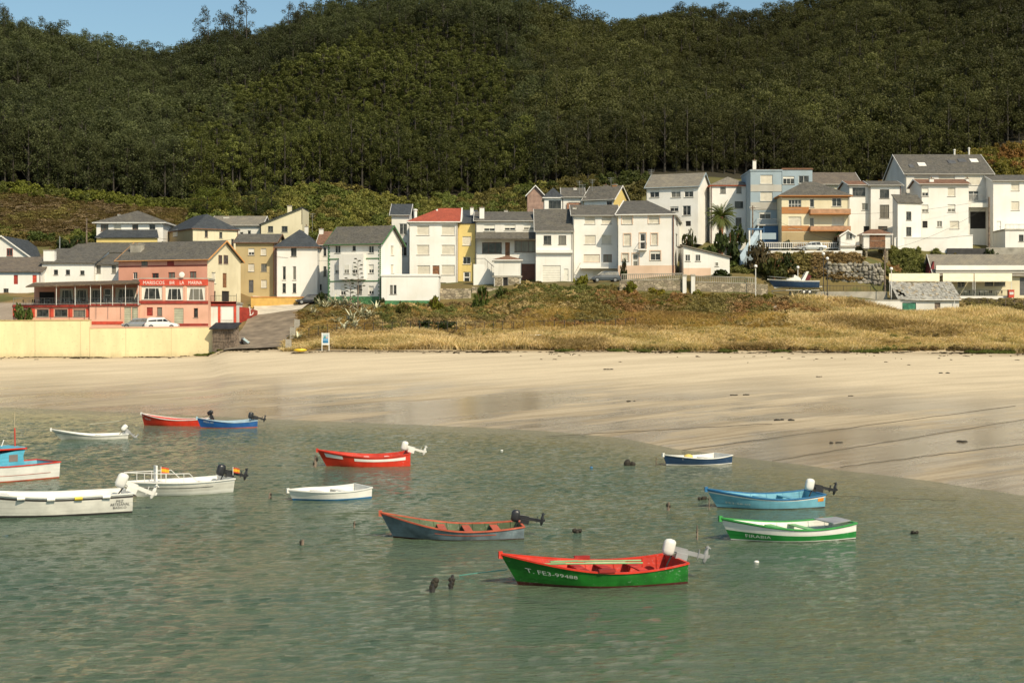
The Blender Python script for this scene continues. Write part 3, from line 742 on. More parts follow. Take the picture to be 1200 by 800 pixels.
# restaurant
H=house('restaurant','salmon pink seafood restaurant with red trim, sign band and cream gable end',139,243,303,382,229,PINK,'gx',284,SLATE,side='R',xs=282,th=20,
 wins=[(166,303,173,312,'gs',DFR),(196,303,204,312,'d',DRED),(156,319,161,327,'g'),(178,320,186,328,'r'),(197,319,205,331,'r'),(222,318,230,331,'r')],
 swins=[(256,299,260,309,'b'),(262,299,267,309,'b'),(248,319,253,332,'s'),(261,320,266,337,'d'),(246,341,253,353,'o'),(260,341,269,353,'o')],
 swall=CREAM,trim=plain('apricot_trim',(.62,.30,.10),.6,.1),chim=[(155,167,286,.25,CONC)],over=.45,cat='restaurant')
REST=H
band(H,311,312.2,DRED,.06); 
# front wing
E=MB(); ER=H.root
def wing(x0,x1,ytop,ybot,Y,depth,wins,wall,name,label,cat='restaurant wing'):
    return house(name,label,x0,x1,ytop,ybot,Y,wall,'flat',None,CONC,d=depth,wins=wins,cat=cat,over=0)
W1=wing(163,244,328,382,222,4.5,[(166,335.5,190,351,'c'),(194,336,214.5,351.5,'c'),(219,336,240.5,352,'c'),(172,360,179,370,'d',DRED),(184,360,190,370,'b'),(204,361,215,380,'G',plain('celadon_door',(.42,.42,.30),.6,.1)),(227,361,232,372,'b')],PINKL,'restaurant_wing','two-storey salmon wing of the restaurant with three big windows under the lettered sign')
o_,rc=block(W1,163,327,244,334.5,.14,RED,'sign_board',-.09)
for (txt,x0,x1) in (('MARISCOS',168,193),('BAR',199,205),('LA',211,216),('MARINA',221,237)):
    me=text_mesh(txt,1.0,.02); vs=[v.co for v in me.vertices]; w0=min(v.x for v in vs); w1=max(v.x for v in vs)
    a,_=W1.toF(x0,331); b_,_=W1.toF(x1,331); h0=min(v.y for v in vs); h1=max(v.y for v in vs)
    _,zc=W1.toF(200,333.2); _,zd=W1.toF(200,329.3); sx=(b_-a)/(w1-w0); sy=(zd-zc)/(h1-h0)
    for v in me.vertices: v.co=((v.co.x-w0)*sx+a, -.15-v.co.z, (v.co.y-h0)*sy+zc)
    me.materials.append(plain('white_lettering',(.80,.68,.60),.5,.03))
    t_=bpy.data.objects.new('lettering',me); col.objects.link(t_); t_.parent=o_
band(W1,352.5,356,DRED,.12); band(W1,379,382,DRED,.06)
for x in (163.6,191.2,216.2,242): block(W1,x,335,x+1.6,352.4,.08,PINKL,'pilaster')
for i,(px,py,r) in enumerate(((207,320,.42),(189,322,.3))):
    pass
# terrace wing
W2=wing(15,105,360,376,222,9,[(21,362.5,35,371,'gd'),(43,362.5,57,371,'gd'),(64,362.5,79,371,'gd'),(86,363,100,371,'gd')],PINKL,'restaurant_terrace','long terrace of the restaurant with red parapet, iron railing and a row of low windows','terrace')
block(W2,15,357,105,360.2,.2,DRED,'parapet',.3)
for x in (15,36,58,80,101): block(W2,x,361,x+5,371.5,.06,RED,'pilaster')
W3=wing(105,163,357,382,221.5,9,[(145.5,360,153.5,380,'G',plain('celadon_door',(.42,.42,.30),.6,.1)),(154.5,360,161.5,380,'G',plain('celadon_door',(.42,.42,.30),.6,.1))],PINKL,'restaurant_terrace','blank salmon wall under the restaurant dining terrace with two pale garage doors','terrace')
band(W3,356,358.5,DRED,.16); block(W3,106,376.5,144,380,.06,RED,'painted_band')
# recessed dining room behind the terrace
W4=wing(40,163,333,358,226.5,4.4,[(70,338,86,354,'c'),(88,338,103,354,'c'),(106,338,119,354,'c'),(121,338,131,354,'dg'),(135,337,160,354,'c'),(46,342,64,356,'o')],PINK,'dining_room','glazed dining room set back behind the terrace railing under its canopy','dining room')
cb=MB(); p0=P(30,334,221.3); p1=P(163,329.5,221.3)
def terr(px,py,Y): return P(px,py,Y)
cb.prism([P(30,335.5,219.5),P(164,331,219.5),P(164,328,227.5),P(40,331,227.5)],(0,0,-.16),plain('brown_awning',(.12,.085,.05),.9,.3))
cr=cb.build('terrace_canopy'); tag(cr,'long brown terrace canopy on thin white posts in front of the dining room','canopy')
pb=[]
for x in (66,88,106,118,132,147,162):
    mb=MB(); a=P(x,334,219.8); b_=P(x,357.5,219.8); mb.tube([a,(a.x,a.y,b_.z)],.045,6,WFR); mb.build('post',None,cr)
def railing(name,label,pts,h,mat=IRON,step=.22,cat='railing',group=None,post=2.2,br=.014):
    mb=MB(); ps=[]
    for a,b in zip(pts[:-1],pts[1:]):
        a=Vector(a); b=Vector(b); n=max(1,int((b-a).length/step))
        for i in range(n): ps.append(a.lerp(b,i/n))
    ps.append(Vector(pts[-1])); 
    for p in ps: mb.tube([p,p+Vector((0,0,h-.02))],br,4,mat)
    root=mb.build(name,None); tag(root,label,cat,group)
    rb=MB()
    for zq in (.1,h): rb.tube([Vector(q)+Vector((0,0,zq)) for q in pts],max(.03,br*1.2),5,mat)
    rb.build('handrail',None,root)
    pbm=MB(); acc=0
    for i,p in enumerate(ps):
        if i%max(1,int(post/step))==0: pbm.tube([p,p+Vector((0,0,h+.04))],.035,5,mat)
    pbm.build('posts',None,root); return root
railing('terrace_railing','grey iron railing along the restaurant terrace above the red parapet',[P(16,357,221.4),P(105,357,221.4),P(163,356,221)],.95,STEEL)
# terrace tables and chairs
for i,(px,Y) in enumerate([(34,224),(45,223.2),(56,224.2),(68,223.4),(80,224.4),(92,223.3),(102,224.3),(114,223.4),(126,224.2),(139,223.4),(151,224.2)]):
    p=P(px,358,Y); p.z=P(px,358.2,222).z if px>105 else P(px,360,222).z+.3
    if i==0:
        tb=empty('cafe_table','','table',p,0,'tables on the restaurant terrace'); mb=MB(); mb.tube([(0,0,.70),(0,0,.74)],.40,12,WFR); mb.build('tabletop',None,tb); mb=MB(); mb.tube([(0,0,0),(0,0,.70)],.035,6,IRON); mb.tube([(0,0,0),(0,0,.03)],.25,8,IRON); mb.build('leg',None,tb)
        T0=tb; 
        chn=empty('terrace_chair','','chair',p,0,'chairs on the restaurant terrace'); mb=MB(); mb.box(-.22,.22,-.22,.22,.43,.46,IRON); mb.build('seat',None,chn); mb=MB(); mb.box(-.22,.22,.19,.22,.47,.86,IRON); mb.build('backrest',None,chn)
        for sx in(-1,1):
            for sy in(-1,1): mb=MB(); mb.tube([(sx*.2,sy*.2,0),(sx*.19,sy*.19,.43)],.016,4,IRON); mb.build('leg',None,chn)
        C0=chn; t_=tb
    else: t_=copy_tree(T0); t_.location=p
    t_['label']='small round table on the restaurant terrace behind the railing'
    for s_ in (-1,1):
        c_=C0 if (i==0 and s_==-1) else copy_tree(C0)
        c_.location=(p.x+s_*.62,p.y-.1,p.z); c_.rotation_euler=(0,0,s_*R(-90)); c_['label']='dark terrace chair beside a round table behind the restaurant railing'
# side terrace of the restaurant
W5=house('side_terrace','low white garage block with red frame below the side terrace of the restaurant',244,277,356,383,224,WHITE2,'flat',None,CONC,d=5,wins=[],cat='garage block',over=0)
band(W5,353.5,358.5,DRED,.12); block(W5,255.5,358.5,258.5,382,.05,RED,'pillar'); block(W5,274,353,277,382,.1,RED,'pillar')
o_,rc=block(W5,259.5,361.5,272.5,375,.07,WHITE,'white_panel')
railing('terrace_railing','iron railing round the small side terrace beside the cream gable of the restaurant',[P(245,354,223.7),P(277,354,223.7),P(277,352,228.5)],.95,IRON)
quad_wall('red_wall','dark red garden wall painted with a white anchor at the head of the ramp',[(277,359,226),(293,361,228),(302,364,231)],0,.2,DRED)
# anchor
A=P(294,368,228.1); mb=MB(); q=lambda x,z:(A.x+x*.75-.1,A.y-.12,A.z+.25+z*.75)
mb.tube([q(-.1,.9),q(.05,-.5)],.07,6,WHITE); mb.tube([q(-.7,-.1),q(-.45,-.45),q(.05,-.6),q(.5,-.35),q(.65,.05)],.07,6,WHITE); mb.tube([q(-.5,.55),q(.3,.62)],.06,6,WHITE); mb.tube([q(-.25,1.0),q(-.1,1.2),q(.05,1.0),q(-.1,.85),q(-.25,1.0)],.05,6,WHITE)
tag(mb.build('anchor'),'white painted anchor on the dark red wall at the top of the ramp','anchor')
# apartments
H=house('apartment_house','olive ochre three-storey apartment house with red brown corner strip',276,323,284.5,345,243,OCHRE,'gx',275,SLATE,d=10,swall=OCHRE,
 wins=[(291,291,298,299,'h'),(305.5,291,312,299,'s'),(291,309,298,318,'s'),(306,309,312.5,318,'gd'),(291.5,328,297,343,'d',DFR),(306,328,312.5,337,'s')],trim=TILEB)
block(H,320.5,284.6,323,345,.06,plain('rust_paint',(.36,.12,.05),.7,.2),'corner_strip')
H=house('house','tall white house with narrow paired windows between the ochre apartments and the green-trimmed house',323.5,372,288,352,241,WHITE,'hip',271,SLATED,d=11,
 wins=[(341,290,347.5,300.5,'gd'),(331,312,335,328,'g'),(343,312,347,328,'g'),(331,332,335,343,'gd'),(343,332,347,343,'gd')],chim=[(357,361,265,.6,WHITE2)],over=.4,trim=TILEB)
H=house('house','narrow white infill house with small windows left of the green quoins',372.5,383.5,287,352,244,WHITE2,'gx',272,TILEB,d=11,wins=[(379,290,382.5,300,'gd'),(379,312,382.5,324,'gd'),(374,333,377,340,'gd')],chim=[(374,379,268,.4,WHITE2)])
quad_wall('retaining_wall','low orange and yellow painted wall below the ochre apartments',[(294,348.5,236.5),(366,348.5,236.5)],0,.35,plain('yellow_orange_paint',(.62,.38,.10),.8,.1),cap=plain('burnt_orange_paint',(.52,.20,.05),.8,.1))
# green trimmed house
H=house('house','white three-storey house with green quoins, green bands and slate roof',384.5,446,284,355,231,WHITE,'gx',266,SLATE,side='R',xs=471,th=21,
 wins=[(392.5,287.5,399,296.5,'g'),(413,288,417,294,'gd'),(432,288,438,296.5,'g'),(392.5,311,399,320.5,'h'),(432,310,438,320,'h'),(399,335,405,346,'h'),(418,334,424,344.5,'gd'),(432,335,438,345,'h')],
 swins=[(458,288,461.5,299,'s'),(458,310,461.5,320,'s')],trim=GREENP,over=.5,base=(1.0,GREENT))
band(H,302.6,303.8,GREENP,.07); band(H,328.8,330,GREENP,.07)
bb,rc=block(H,400.5,298,429,327.5,.9,WHITE,'bay')
a,b_,z0,z1=rc
for (x0,x1) in ((403.5,409.5),(413.5,419.5)):
    u0=H.toF(x0,310,-.9)[0]; u1=H.toF(x1,310,-.9)[0]; _,zt=H.toF(x0,310,-.9); _,zb_=H.toF(x0,320.5,-.9)
    opening(bb,lambda u,dp,z: Vector((u,-.9+dp,z)),(u0,u1,zb_,zt),'h',None,True)
qb=MB(); qc=MB()
for i in range(30):
    zq=i*.30+.2
    if zq<H.h-.1:
        L=.35 if i%2 else .2
        qb.box(-.02,L,-.06,-.002,zq,zq+.22,GREENP); qc.box(H.w-L,H.w+.06,-.06,-.002,zq,zq+.22,GREENP)
qb.build('quoin',None,H.root); qc.build('quoin',None,H.root)
H=house('annex','low plain white annex with a single pair of narrow windows beside the green-trimmed house',447,514,323.5,356,229,WHITE,'flat',None,WHITE,d=6,wins=[(457,334,460.3,344.5,'gd'),(461.3,334,464.6,344.5,'gd')],cat='annex',base=(.5,GREENT),over=0,trim=WHITE)
# red roof
H=house('house','large white house with bright red roof and nine closed cream shutters',480,536,259,337,243,WHITE,'hipL',245,slate('bright_red_roof',(.36,.085,.05),.18,4),d=10,
 wins=[(488.5,264,503,275.5,'s'),(517.5,263,533,275.5,'s'),(488.5,287,503,298.5,'s'),(517.5,287,533,298.5,'s'),(489,311,504,322,'s'),(507,311,515,323,'d'),(517.5,310.5,533,322,'s'),(515,331,523,336,'b')],
 chim=[(484,489.5,245,.15,WHITE,'pipe'),(511,513,247,.4,WHITE,'pipe'),(551,555,243,.6,WHITE)],over=.5)
H=house('house','narrow yellow house squeezed between two white houses',536.5,557,262,337,244,YELL,'shed',247,SLATED,d=12,wins=[(542,277,552,287.5,'s'),(542.5,301,551.5,309.5,'g'),(543,318.5,551.5,331,'dg')],over=.15)
pb=MB(); pb.tube([(H.w*-.01,-.12,-1),(H.w*-.01,-.12,H.h)],.09,6,BFR); pb.build('drainpipe',None,H.root)
H=house('house','white house with wide brown picture windows, deep balcony recess and outside staircase',557.5,632,259,334,243,WHITE2,'gx',249,SLATE,d=12,
 wins=[(567,263,580,271,'h'),(591,263,604,270,'h'),(613.5,262.5,626.5,269.5,'h'),(565,284,588,297,'b'),(592,284,597.5,300.5,'d'),(603,282,627,295.5,'b'),(611,309,627,330,'G',BFR)],
 chim=[(562,567.5,243,.1,WHITE),(591,595,247,.5,WHITE2)])
a,b_,z0,z1=rectF(H,557.5,272,632,280); ob=MB(); ob.prism([(a,-2.0,z0),(b_,-2.0,z0),(b_,-.01,z1),(a,-.01,z1)],(0,0,-.14),SLATE); ob.build('canopy_roof',None,H.root)
# stair
sr=empty('outside_stair','white outside stair with dark iron handrail rising to the brown-windowed house','stair',P(570,334,239))
mb=MB(); n=12
for i in range(n): mb.box(3.2-i*.29,3.2-(i+1)*.29,-.6,.6,-2.5,.1+i*.26,WHITE2)
mb.box(-2.0,-.28,-.6,.6,-2.5,3.22,WHITE); mb.build('steps',None,sr)
mb=MB(); mb.tube([(3.2,-.6,1.0),(-.28,-.6,4.1),(-2.0,-.6,4.1)],.04,5,IRON)
for i in range(0,n,2): mb.tube([(3.1-i*.29,-.6,.1+i*.26),(3.1-i*.29,-.6,1.1+i*.26)],.025,4,IRON)
mb.build('handrail',None,sr)
# tiny granary on stone base
H=house('granary','small white granary with brown tiled roof standing on a dark stone base',579,610,304.5,337,235.5,WHITE2,'hip',300.5,TILEB,d=4,wins=[(589.5,325,595,337,'o')],cat='granary',over=.35,base=None)
a,b_,z0,z1=rectF(H,577,323,612,325); mb=MB(); mb.box(a,b_,-.12,-.003,z0,z1,CONC); mb.build('ledge',None,H.root)
a,b_,z0,z1=rectF(H,580,325.2,589,337); mb=MB(); mb.box(a,b_,-.08,-.003,-1.5,z1,STONE); a2,b2,_,_=rectF(H,595.5,325.2,609,337); mb.box(a2,b2,-.08,-.003,-1.5,z1,STONE); mb.build('stone_base',None,H.root)
quad_wall('stone_wall','rubble stone retaining wall with a broken end under the red-roofed and yellow houses',[(505,338,233),(552,338,233)],0,.6,STONE)
quad_wall('stone_wall','lower rubble stone wall under the small white granary',[(553,336,233.6),(606,338.5,233.6)],0,.6,STONE)
sr=empty('garden_steps','rusty brown garden steps at the end of the low white annex','steps',P(505,356,231))
mb=MB()
for i in range(7): mb.box(-2.2+i*.32,-2.2+(i+1)*.32,-.5,.5,-1,-.1+i*.2,TILEB)
mb.build('treads',None,sr)
# white row
H=house('house','white house with a tall steep grey roof, two upper windows and a wide garage door',628,671,271,333,239.5,WHITE,'gx',246,SLATE,d=13,wins=[(637,276,646,286.5,'gd'),(654.5,276,663.5,286.5,'gd'),(636,311,657,331,'G'),(661,315,666,329,'d',SHUTW)],over=.25)
block(H,628,293,671,296.5,.5,WHITE,'string_course')
H=house('house','white house with four closed shutters over an arched loggia and balustrade',671.5,724,252.5,333,241,WHITE,'gx',241,SLATE,d=10,
 wins=[(685,253.5,697.5,262.5,'s'),(705,253,717,262.5,'s'),(685,275.5,698,286,'s'),(705,275.5,717,286,'s'),(684,298,703,307,'s',PEACH),(707,298,717,307,'b'),(695,318,717,331,'G')],chim=[(671,675.5,248,.3,WHITE)])
balcony(H,680,308,723,315,1.6,WHITE,WFR)
H=house('house','long white three-storey house with peach window surrounds and hip roof, brown drainpipe at its corner',724.5,790,251,320,236,WHITE,'hipR',236,SLATE,side='R',xs=801,th=9,
 wins=[(729,252.5,741,262.5,'s'),(760,251.5,772.5,262,'s'),(731,274,739,288,'s'),(749.5,273,757,293,'dg'),(763,273.5,770.5,287,'s'),(729,297,736.5,306,'s'),(741,297,748.5,313,'dg'),(762,294,774,305,'gs')],
 swins=[(792,255,794,263,'gd'),(796,256,798,264,'gd'),(792,274,794,288,'gd')],surround=PEACH,over=.4,base=(1.2,PEACH))
pb=MB(); pb.tube([(H.w-.12,-.12,-1),(H.w-.12,-.12,H.h)],.1,6,BFR); pb.build('drainpipe',None,H.root)
balcony(H,748,285,758,293.5,.8,WHITE,IRON)
an=empty('annex','low pinkish white annex with a long roof sloping away from the long white house','annex',P(801,322,236))
def al(px,py): v=P(px,py,236)-P(801,322,236); return (v.x,0,v.z)
mb=MB(); mb.prism([al(801,345),al(855,345),al(855,302),al(801,289)],(0,6,0),WHITE); wl=mb.build('wall',None,an)
mb=MB(); mb.prism([al(799,288),al(857,302),al(857,300.8),al(799,286.6)],(0,6.5,0),SLATEL); mb.build('roof',None,an).location.y=-.3
mb=MB(); a_,b2=al(801,314),al(833,314); mb.box(a_[0],b2[0],-.05,-.003,-2,a_[2],PEACH); mb.build('plinth',None,an)
for r_ in ((803,298,809,306),(815,298,821,306),(838,307,842,312)):
    a_=al(r_[0],r_[3]); b2=al(r_[2],r_[1]); opening(an,lambda u,dp,z: Vector((u,dp,z)),(a_[0],b2[0],a_[2],b2[2]),'g',None,True)
# back row
H=house('house','white back house with dark wide window and small hip roof behind the steep grey roof',638,659,230,262,262,WHITE,'hip',222,SLATED,d=7,wins=[(643,235,657.5,244.5,'gd')])
H=house('house','white back house with brick red balcony wall and brown tiles',660,684,231,262,262,WHITE2,'gx',221,SLATE,d=8,wins=[(666,237,679,244,'s')],chim=[(672,676,220,.4,WHITE2)])
block(H,664,238,681,245,.25,plain('brick_red',(.30,.15,.09),.8,.25,4),'balcony_panel',-.24)
H=house('house','low white back house with grey roof, yellow gable and a cluster of aerials',684.5,719,233,262,259,WHITE,'gx',219,SLATE,side='R',xs=736,th=24,swall=YELL,wins=[(711,236,717,241,'b')],chim=[(718,723,216,.5,ORANGE),(708,712,217,.6,TILEB)])
H=house('house','tiny distant house with red gable at the foot of the forest',618,637,228,250,276,plain('faded_brick_gable',(.34,.22,.17),.8,.2),'gy',218,SLATE,d=8)
H=house('house','grey slate roofed back house left of the red-roofed house',459,479,252,335,252,WHITE2,'gx',240,SLATED,d=9,wins=[(468,262,477,275,'g'),(468,284,477,300,'g')])
# hillside
H=house('house','tall white house with pale fibre roof and grey-blue gable edge behind the palm tree',757.5,818,218,268,253,WHITE,'gx',204.5,SLATEL,side='R',xs=832,th=22,
 wins=[(761.5,222.5,772.5,231.5,'gs'),(786.5,222,797.5,231.5,'gs'),(802,222,812.5,231,'gs'),(785,242,795,248,'gs'),(800,241,809.5,252.5,'g'),(803.5,259,809.5,265,'o')],trim=BLUE,over=.3)
H=house('house','plain white house with reddish roof edge just left of the pale blue house',833,879,217,292,256,WHITE,'hip',209,SLATEL,d=9,wins=[(844,219,850.5,226.5,'gd'),(863,219,869,226.5,'gd'),(861,236,871,244,'gd'),(862,255,869,265,'gd')],trim=TILE,over=.3)
H=house('apartment_house','tall pale blue flat-roofed house with grey bands and white-framed windows',879.5,916,200.5,290,251,BLUE,'flat',None,TILEB,d=10,
 wins=[(891,205,905.5,215.5,'s'),(891,225,905.5,235.5,'s'),(890,248.5,903.5,256.5,'gs')],over=0,trim=BLUE,chim=[(882,886,188,.3,WHITE)])
band(H,216.5,224.5,GREYW,.06); band(H,237,246,GREYW,.07)
balcony(H,886,257,916,265,1.4,GREYW,WFR)
a,b_,z0,z1=rectF(H,893,264,916,288); mb=MB(); mb.box(a,b_,-1.2,-.003,-1.5,z1-.02,BLUED); mb.build('ground_floor_wing',None,H.root)
H=house('apartment_house','set-back right half of the pale blue house under a brown tiled edge',916.5,952,199,290,253.5,BLUE,'flat',None,TILEB,d=8,wins=[(917.5,206.5,931,216,'gs'),(936,206,948,215,'g')],over=0,trim=TILEB)
H=house('house','orange and cream banded house with a grey hip roof and two long brick-coloured balconies',916,995,228,290,246.5,CREAM,'hip',214,SLATE,d=9,
 wins=[(924,234,939,245,'m'),(924,254,939,268,'s'),(949,233,954,243,'g'),(975,232,986,242,'g'),(949,255,954,266,'g'),(975,254,989,264,'s'),(928,276,937,282,'g'),(960,276,966,285,'g')],over=.55,trim=ORANGE)
band(H,228.5,232,ORANGE,.05); band(H,242.6,250.5,ORANGE,.05,None,948); band(H,264.5,271,ORANGE,.05,None,948); band(H,272,290,TAN,.055)
balcony(H,948,245.5,995,252,1.3,ORANGE,None,plain('brick_paint',(.42,.23,.13),.8,.2)); balcony(H,948,265.5,995,271.5,1.3,ORANGE,None,plain('brick_paint',(.42,.23,.13),.8,.2))
H=house('house','long brown-grey tiled roof house with a cream gable, up against the forest',950,1008,216,240,270,CREAM,'gx',203,slate('brown_grey_slate',(.15,.125,.10),.25),d=11)
H=house('house','white house with a strip of brown-framed windows under brown eaves',995.5,1020,217,286,255,WHITE,'gx',213,TILEB,d=8,wins=[(999,220,1014,230,'m',DFR),(1010,238,1017.5,246.5,'g'),(1012,265,1019,272,'o')])
H=house('house','white house with two tall dark glass balcony doors',1020.5,1056,217.5,288,254,WHITE,'gx',213,SLATE,d=8,wins=[(1031,222,1042,232.5,'gd'),(1031,240,1042,255.5,'gd'),(1029,265,1040,270,'b')])
H=house('house','narrow white tower-like house with a lean slate roof and its left side in shade',1052,1080,237,290,247,WHITE,'shed',229,SLATE,d=6,side='L',xs=1046,th=15,wins=[(1062,248,1068,258,'gd'),(1062,266,1068,276.5,'gd')],over=.2)
H=house('house','white house with brown tiled edge and four windows before the biggest roof',1079,1135,216,276,250,WHITE,'gx',211,TILEB,d=7,
 wins=[(1080.5,220,1088,230,'h'),(1110.5,219,1119.5,230,'s'),(1080.5,240,1088,249,'h'),(1110.5,239.5,1119.5,248.5,'h'),(1081,259,1087,267,'o'),(1098,259,1104,266,'g'),(1113,259,1124,268,'s')],chim=[(1089,1094,209,.2,WHITE),(1132,1135,209,.3,WHITE)])
H=house('house','very large white house with a huge slate roof pierced by five skylights',1061,1163,204,276,258,WHITE2,'gx',182,SLATE,d=15,
 wins=[(1071,206,1090,215,'s'),(1100,205,1119,214,'s'),(1130,204,1149,217,'s'),(1135,224,1147,235,'g'),(1137,248,1162,268,'o')],swall=WHITE2,over=.3,chim=[(1117,1120,175,.5,WHITE2,'pipe'),(1134,1137,173,.5,WHITE2,'pipe')])
sk=[(1068,195),(1080,193),(1115,190),(1127,188.5),(1141,188.5)]
for i,(px,py) in enumerate(sk):
    # find the point of the front roof slope
    best=None
    for yy in np.linspace(0,H.d/2,40):
        u,z=H.toF(px,py,yy)
        dz=abs(z-H.rz(u,yy))
        if best is None or dz<best[0]: best=(dz,u,yy)
    _,u,yy=best; mb=MB(); k=(H.hr-H.h)/(H.d/2); hw=.65 if i!=0 else .4
    mb.prism([(u-hw,yy-.7,H.rz(u,yy-.7)+.02),(u+hw,yy-.7,H.rz(u,yy-.7)+.02),(u+hw,yy+.5,H.rz(u,yy+.5)+.02),(u-hw,yy+.5,H.rz(u,yy+.5)+.02)],(0,0,.1),WFR if i in(1,4) else DFR)
    mb.build('skylight',None,H.roof)
balcony(H,1131,228,1149,239,1.0,WHITE,WFR)
mb=MB(); a,b_,z0,z1=rectF(H,1127,239,1163,244); mb.box(a,b_,-2.2,-.003,z0,z1,WHITE2); mb.build('porch_roof',None,H.root)
quad_wall('garden_wall','long white garden wall of the terrace on the right hillside',[(1048,279,247.3),(1106,279,247.3),(1120,277,247.3),(1140,276,247.6)],0,.3,WHITE,cap=WHITE)
H=house('house','white house with two shuttered windows cut by the right edge of the photo',1164,1228,212,290,254,WHITE,'gx',206,SLATE,d=9,wins=[(1185,214,1194.5,223.5,'s'),(1185,236,1194.5,246.5,'s'),(1168,259,1173,272,'d',WFR)])
H=house('garage','low white garage with roof terrace and one small window at the right edge',1178,1230,270,290,248,WHITE,'flat',None,WHITE,d=6,wins=[(1194,275,1199.5,283,'gd')],cat='garage',over=0)
railing('roof_railing','thin dark railing on the low white garage roof at the right edge',[P(1178,269.5,248.1),P(1228,269.5,248.1)],.9,IRON)
quad_wall('retaining_wall','brown concrete retaining wall on the right below the low white garage',[(1156,290,247),(1230,290,247)],0,.3,CONC)
quad_wall('retaining_wall','dark stone wall under the white garden wall on the right hillside',[(1110,291,246.9),(1156,291,246.9)],0,.3,IRON)
# white wall with balustrade under the blue/orange houses
railing('balustrade','white balustrade in front of the orange and cream house',[P(888,291.5,244.8),P(982,291.5,244.8)],.95,WFR,.3,'balustrade',None,2.4,.06)
quad_wall('garden_wall','white stepped garden wall below the palm tree beside the blue gate',[(846,281,245),(874,284,245)],0,.3,WHITE2)
# blue steps
sr=empty('blue_stair','pale blue stair and gateway climbing beside the tall blue house','stair',P(877,306,243))
mb=MB()
for i in range(14): mb.box(-1.4+i*.2,-1.4+(i+1)*.2,-1.,1.,-2,.2+i*.32,BLUE)
mb.build('steps',None,sr)
mb=MB(); mb.prism([(-1.5,-1.05,.9),(-1.3,-1.05,-.5),(1.5,-1.05,4.2),(1.5,-1.05,5.6)],(0,.1,0),plain('light_blue_paint',(.45,.56,.64),.6,.1)); mb.box(1.5,4.2,-1.05,-.95,3.4,4.4,BLUE); mb.build('parapet',None,sr)
mb=MB()
for x in (-.1,1.7): mb.box(x,x+.22,-1.1,-.9,2,4.9,WFR)
mb.box(-.3,2.1,-1.2,-.8,4.9,5.1,BLUED); mb.build('gateway',None,sr)
# ------------------------------------------------------------ lower ground: walls, bar, ruin, shed
quad_wall('sea_wall','pale yellow rendered sea wall at the back of the beach, left stretch below the terrace',[(-230,377,211.3),(105,375.5,211.3)],0,.95,WALLY,'sea wall',cap=plain('sand_cap',(.48,.36,.16),.8,.15))
quad_wall('sea_wall','pale yellow sea wall topped with pink coping below the parked cars',[(105.4,384.5,211.3),(250,383,211.3)],0,.95,WALLY,'sea wall',cap=PINKL)
quad_wall('stone_wall','stone garden wall with white balustrade below the long white house',[(726,329,227.6),(802,328,227.6)],0,.5,STONE)
quad_wall('stone_wall','stone garden wall continuing right of the gate towards the lamp post',[(813,331,227.6),(900,333,227.6)],0,.5,STONE)
railing('balustrade','grey balustrade on the stone wall left of the gate pillars',[P(728,329,227.8),P(800,328,227.8)],.95,CONC,.28,'balustrade',None,2.2,.055)
railing('balustrade','grey balustrade on the stone wall right of the gate pillars',[P(815,331,227.8),P(886,333,227.8)],.95,CONC,.28,'balustrade',None,2.2,.055)
for i,px in enumerate((802,812)):
    p=P(px,348,227.4); mb=MB(); mb.box(-.28,.28,-.28,.28,-1,3.1,WHITE2); o=mb.build('gate_pillar'); o.location=p; mb=MB(); mb.box(-.36,.36,-.36,.36,3.1,3.25,CONC); mb.prism([(-.3,-.3,3.25),(.3,-.3,3.25),(.3,.3,3.25),(-.3,.3,3.25)],(0,0,.12),CONC); mb.build('cap',None,o)
    tag(o,('left' if i==0 else 'right')+' white gate pillar between the two stretches of stone wall','gate pillar')
# boulder wall : stones in one retaining wall
root=empty('boulder_wall','retaining wall of big pale boulders behind the trailered motorboat','stone wall',P(968,333,238.2))
mb=MB(); mb.box(0,8.6,.3,.9,-.6,3.2,CONC); mb.build('core',None,root)
rr=random.Random(3); bb=MB()
z=-.1
while z<3.0:
    x=rr.uniform(-.1,.3)
    while x<8.5:
        w_=rr.uniform(.4,1.25); h_=rr.uniform(.42,.80); ph=rr.random()*9
        def T(v,cx=x+w_/2,cz=z+h_/2+rr.uniform(-.16,.16),ph=ph):
            d=1+.34*mnoise.noise(Vector((v[0]*2.4+ph,v[1]*2.4,v[2]*2.4)))
            return ((v[0])*d+cx,(v[1])*d+.22,(v[2])*d+cz)
        bb.ball((0,0,0),w_*.53,.34,h_*.56,9,6,STONEB,T)
        x+=w_*.97
    z+=.47
bb.build('boulders',None,root)
quad_wall('stone_wall','dark low stone wall left of the boulder wall',[(952,313,238.6),(967,313,238.6)],0,.4,IRON)
quad_wall('yard_wall','low concrete wall with open rail fence beside the trailered motorboat',[(925,341.5,232.5),(1040,341.5,232.5)],0,.25,CONC,cap=None)
railing('yard_fence','rusty iron rail fence on the concrete yard wall',[P(925,341,232.6),P(1040,341,232.6)],.8,IRON,.5)
quad_wall('shed_wall','flaking white concrete wall with a dark doorway, left of the ruined barn',[(990,352,226),(1055,352,226)],0,.3,WHITE2,cap=CONC)
a=P(1015,356,225.9); mb=MB(); mb.box(0,.75,-.04,.1,-1.2,0,DARK); o=mb.build('doorway'); o.location=a; tag(o,'dark doorway in the flaking white wall in the dry grass','doorway')
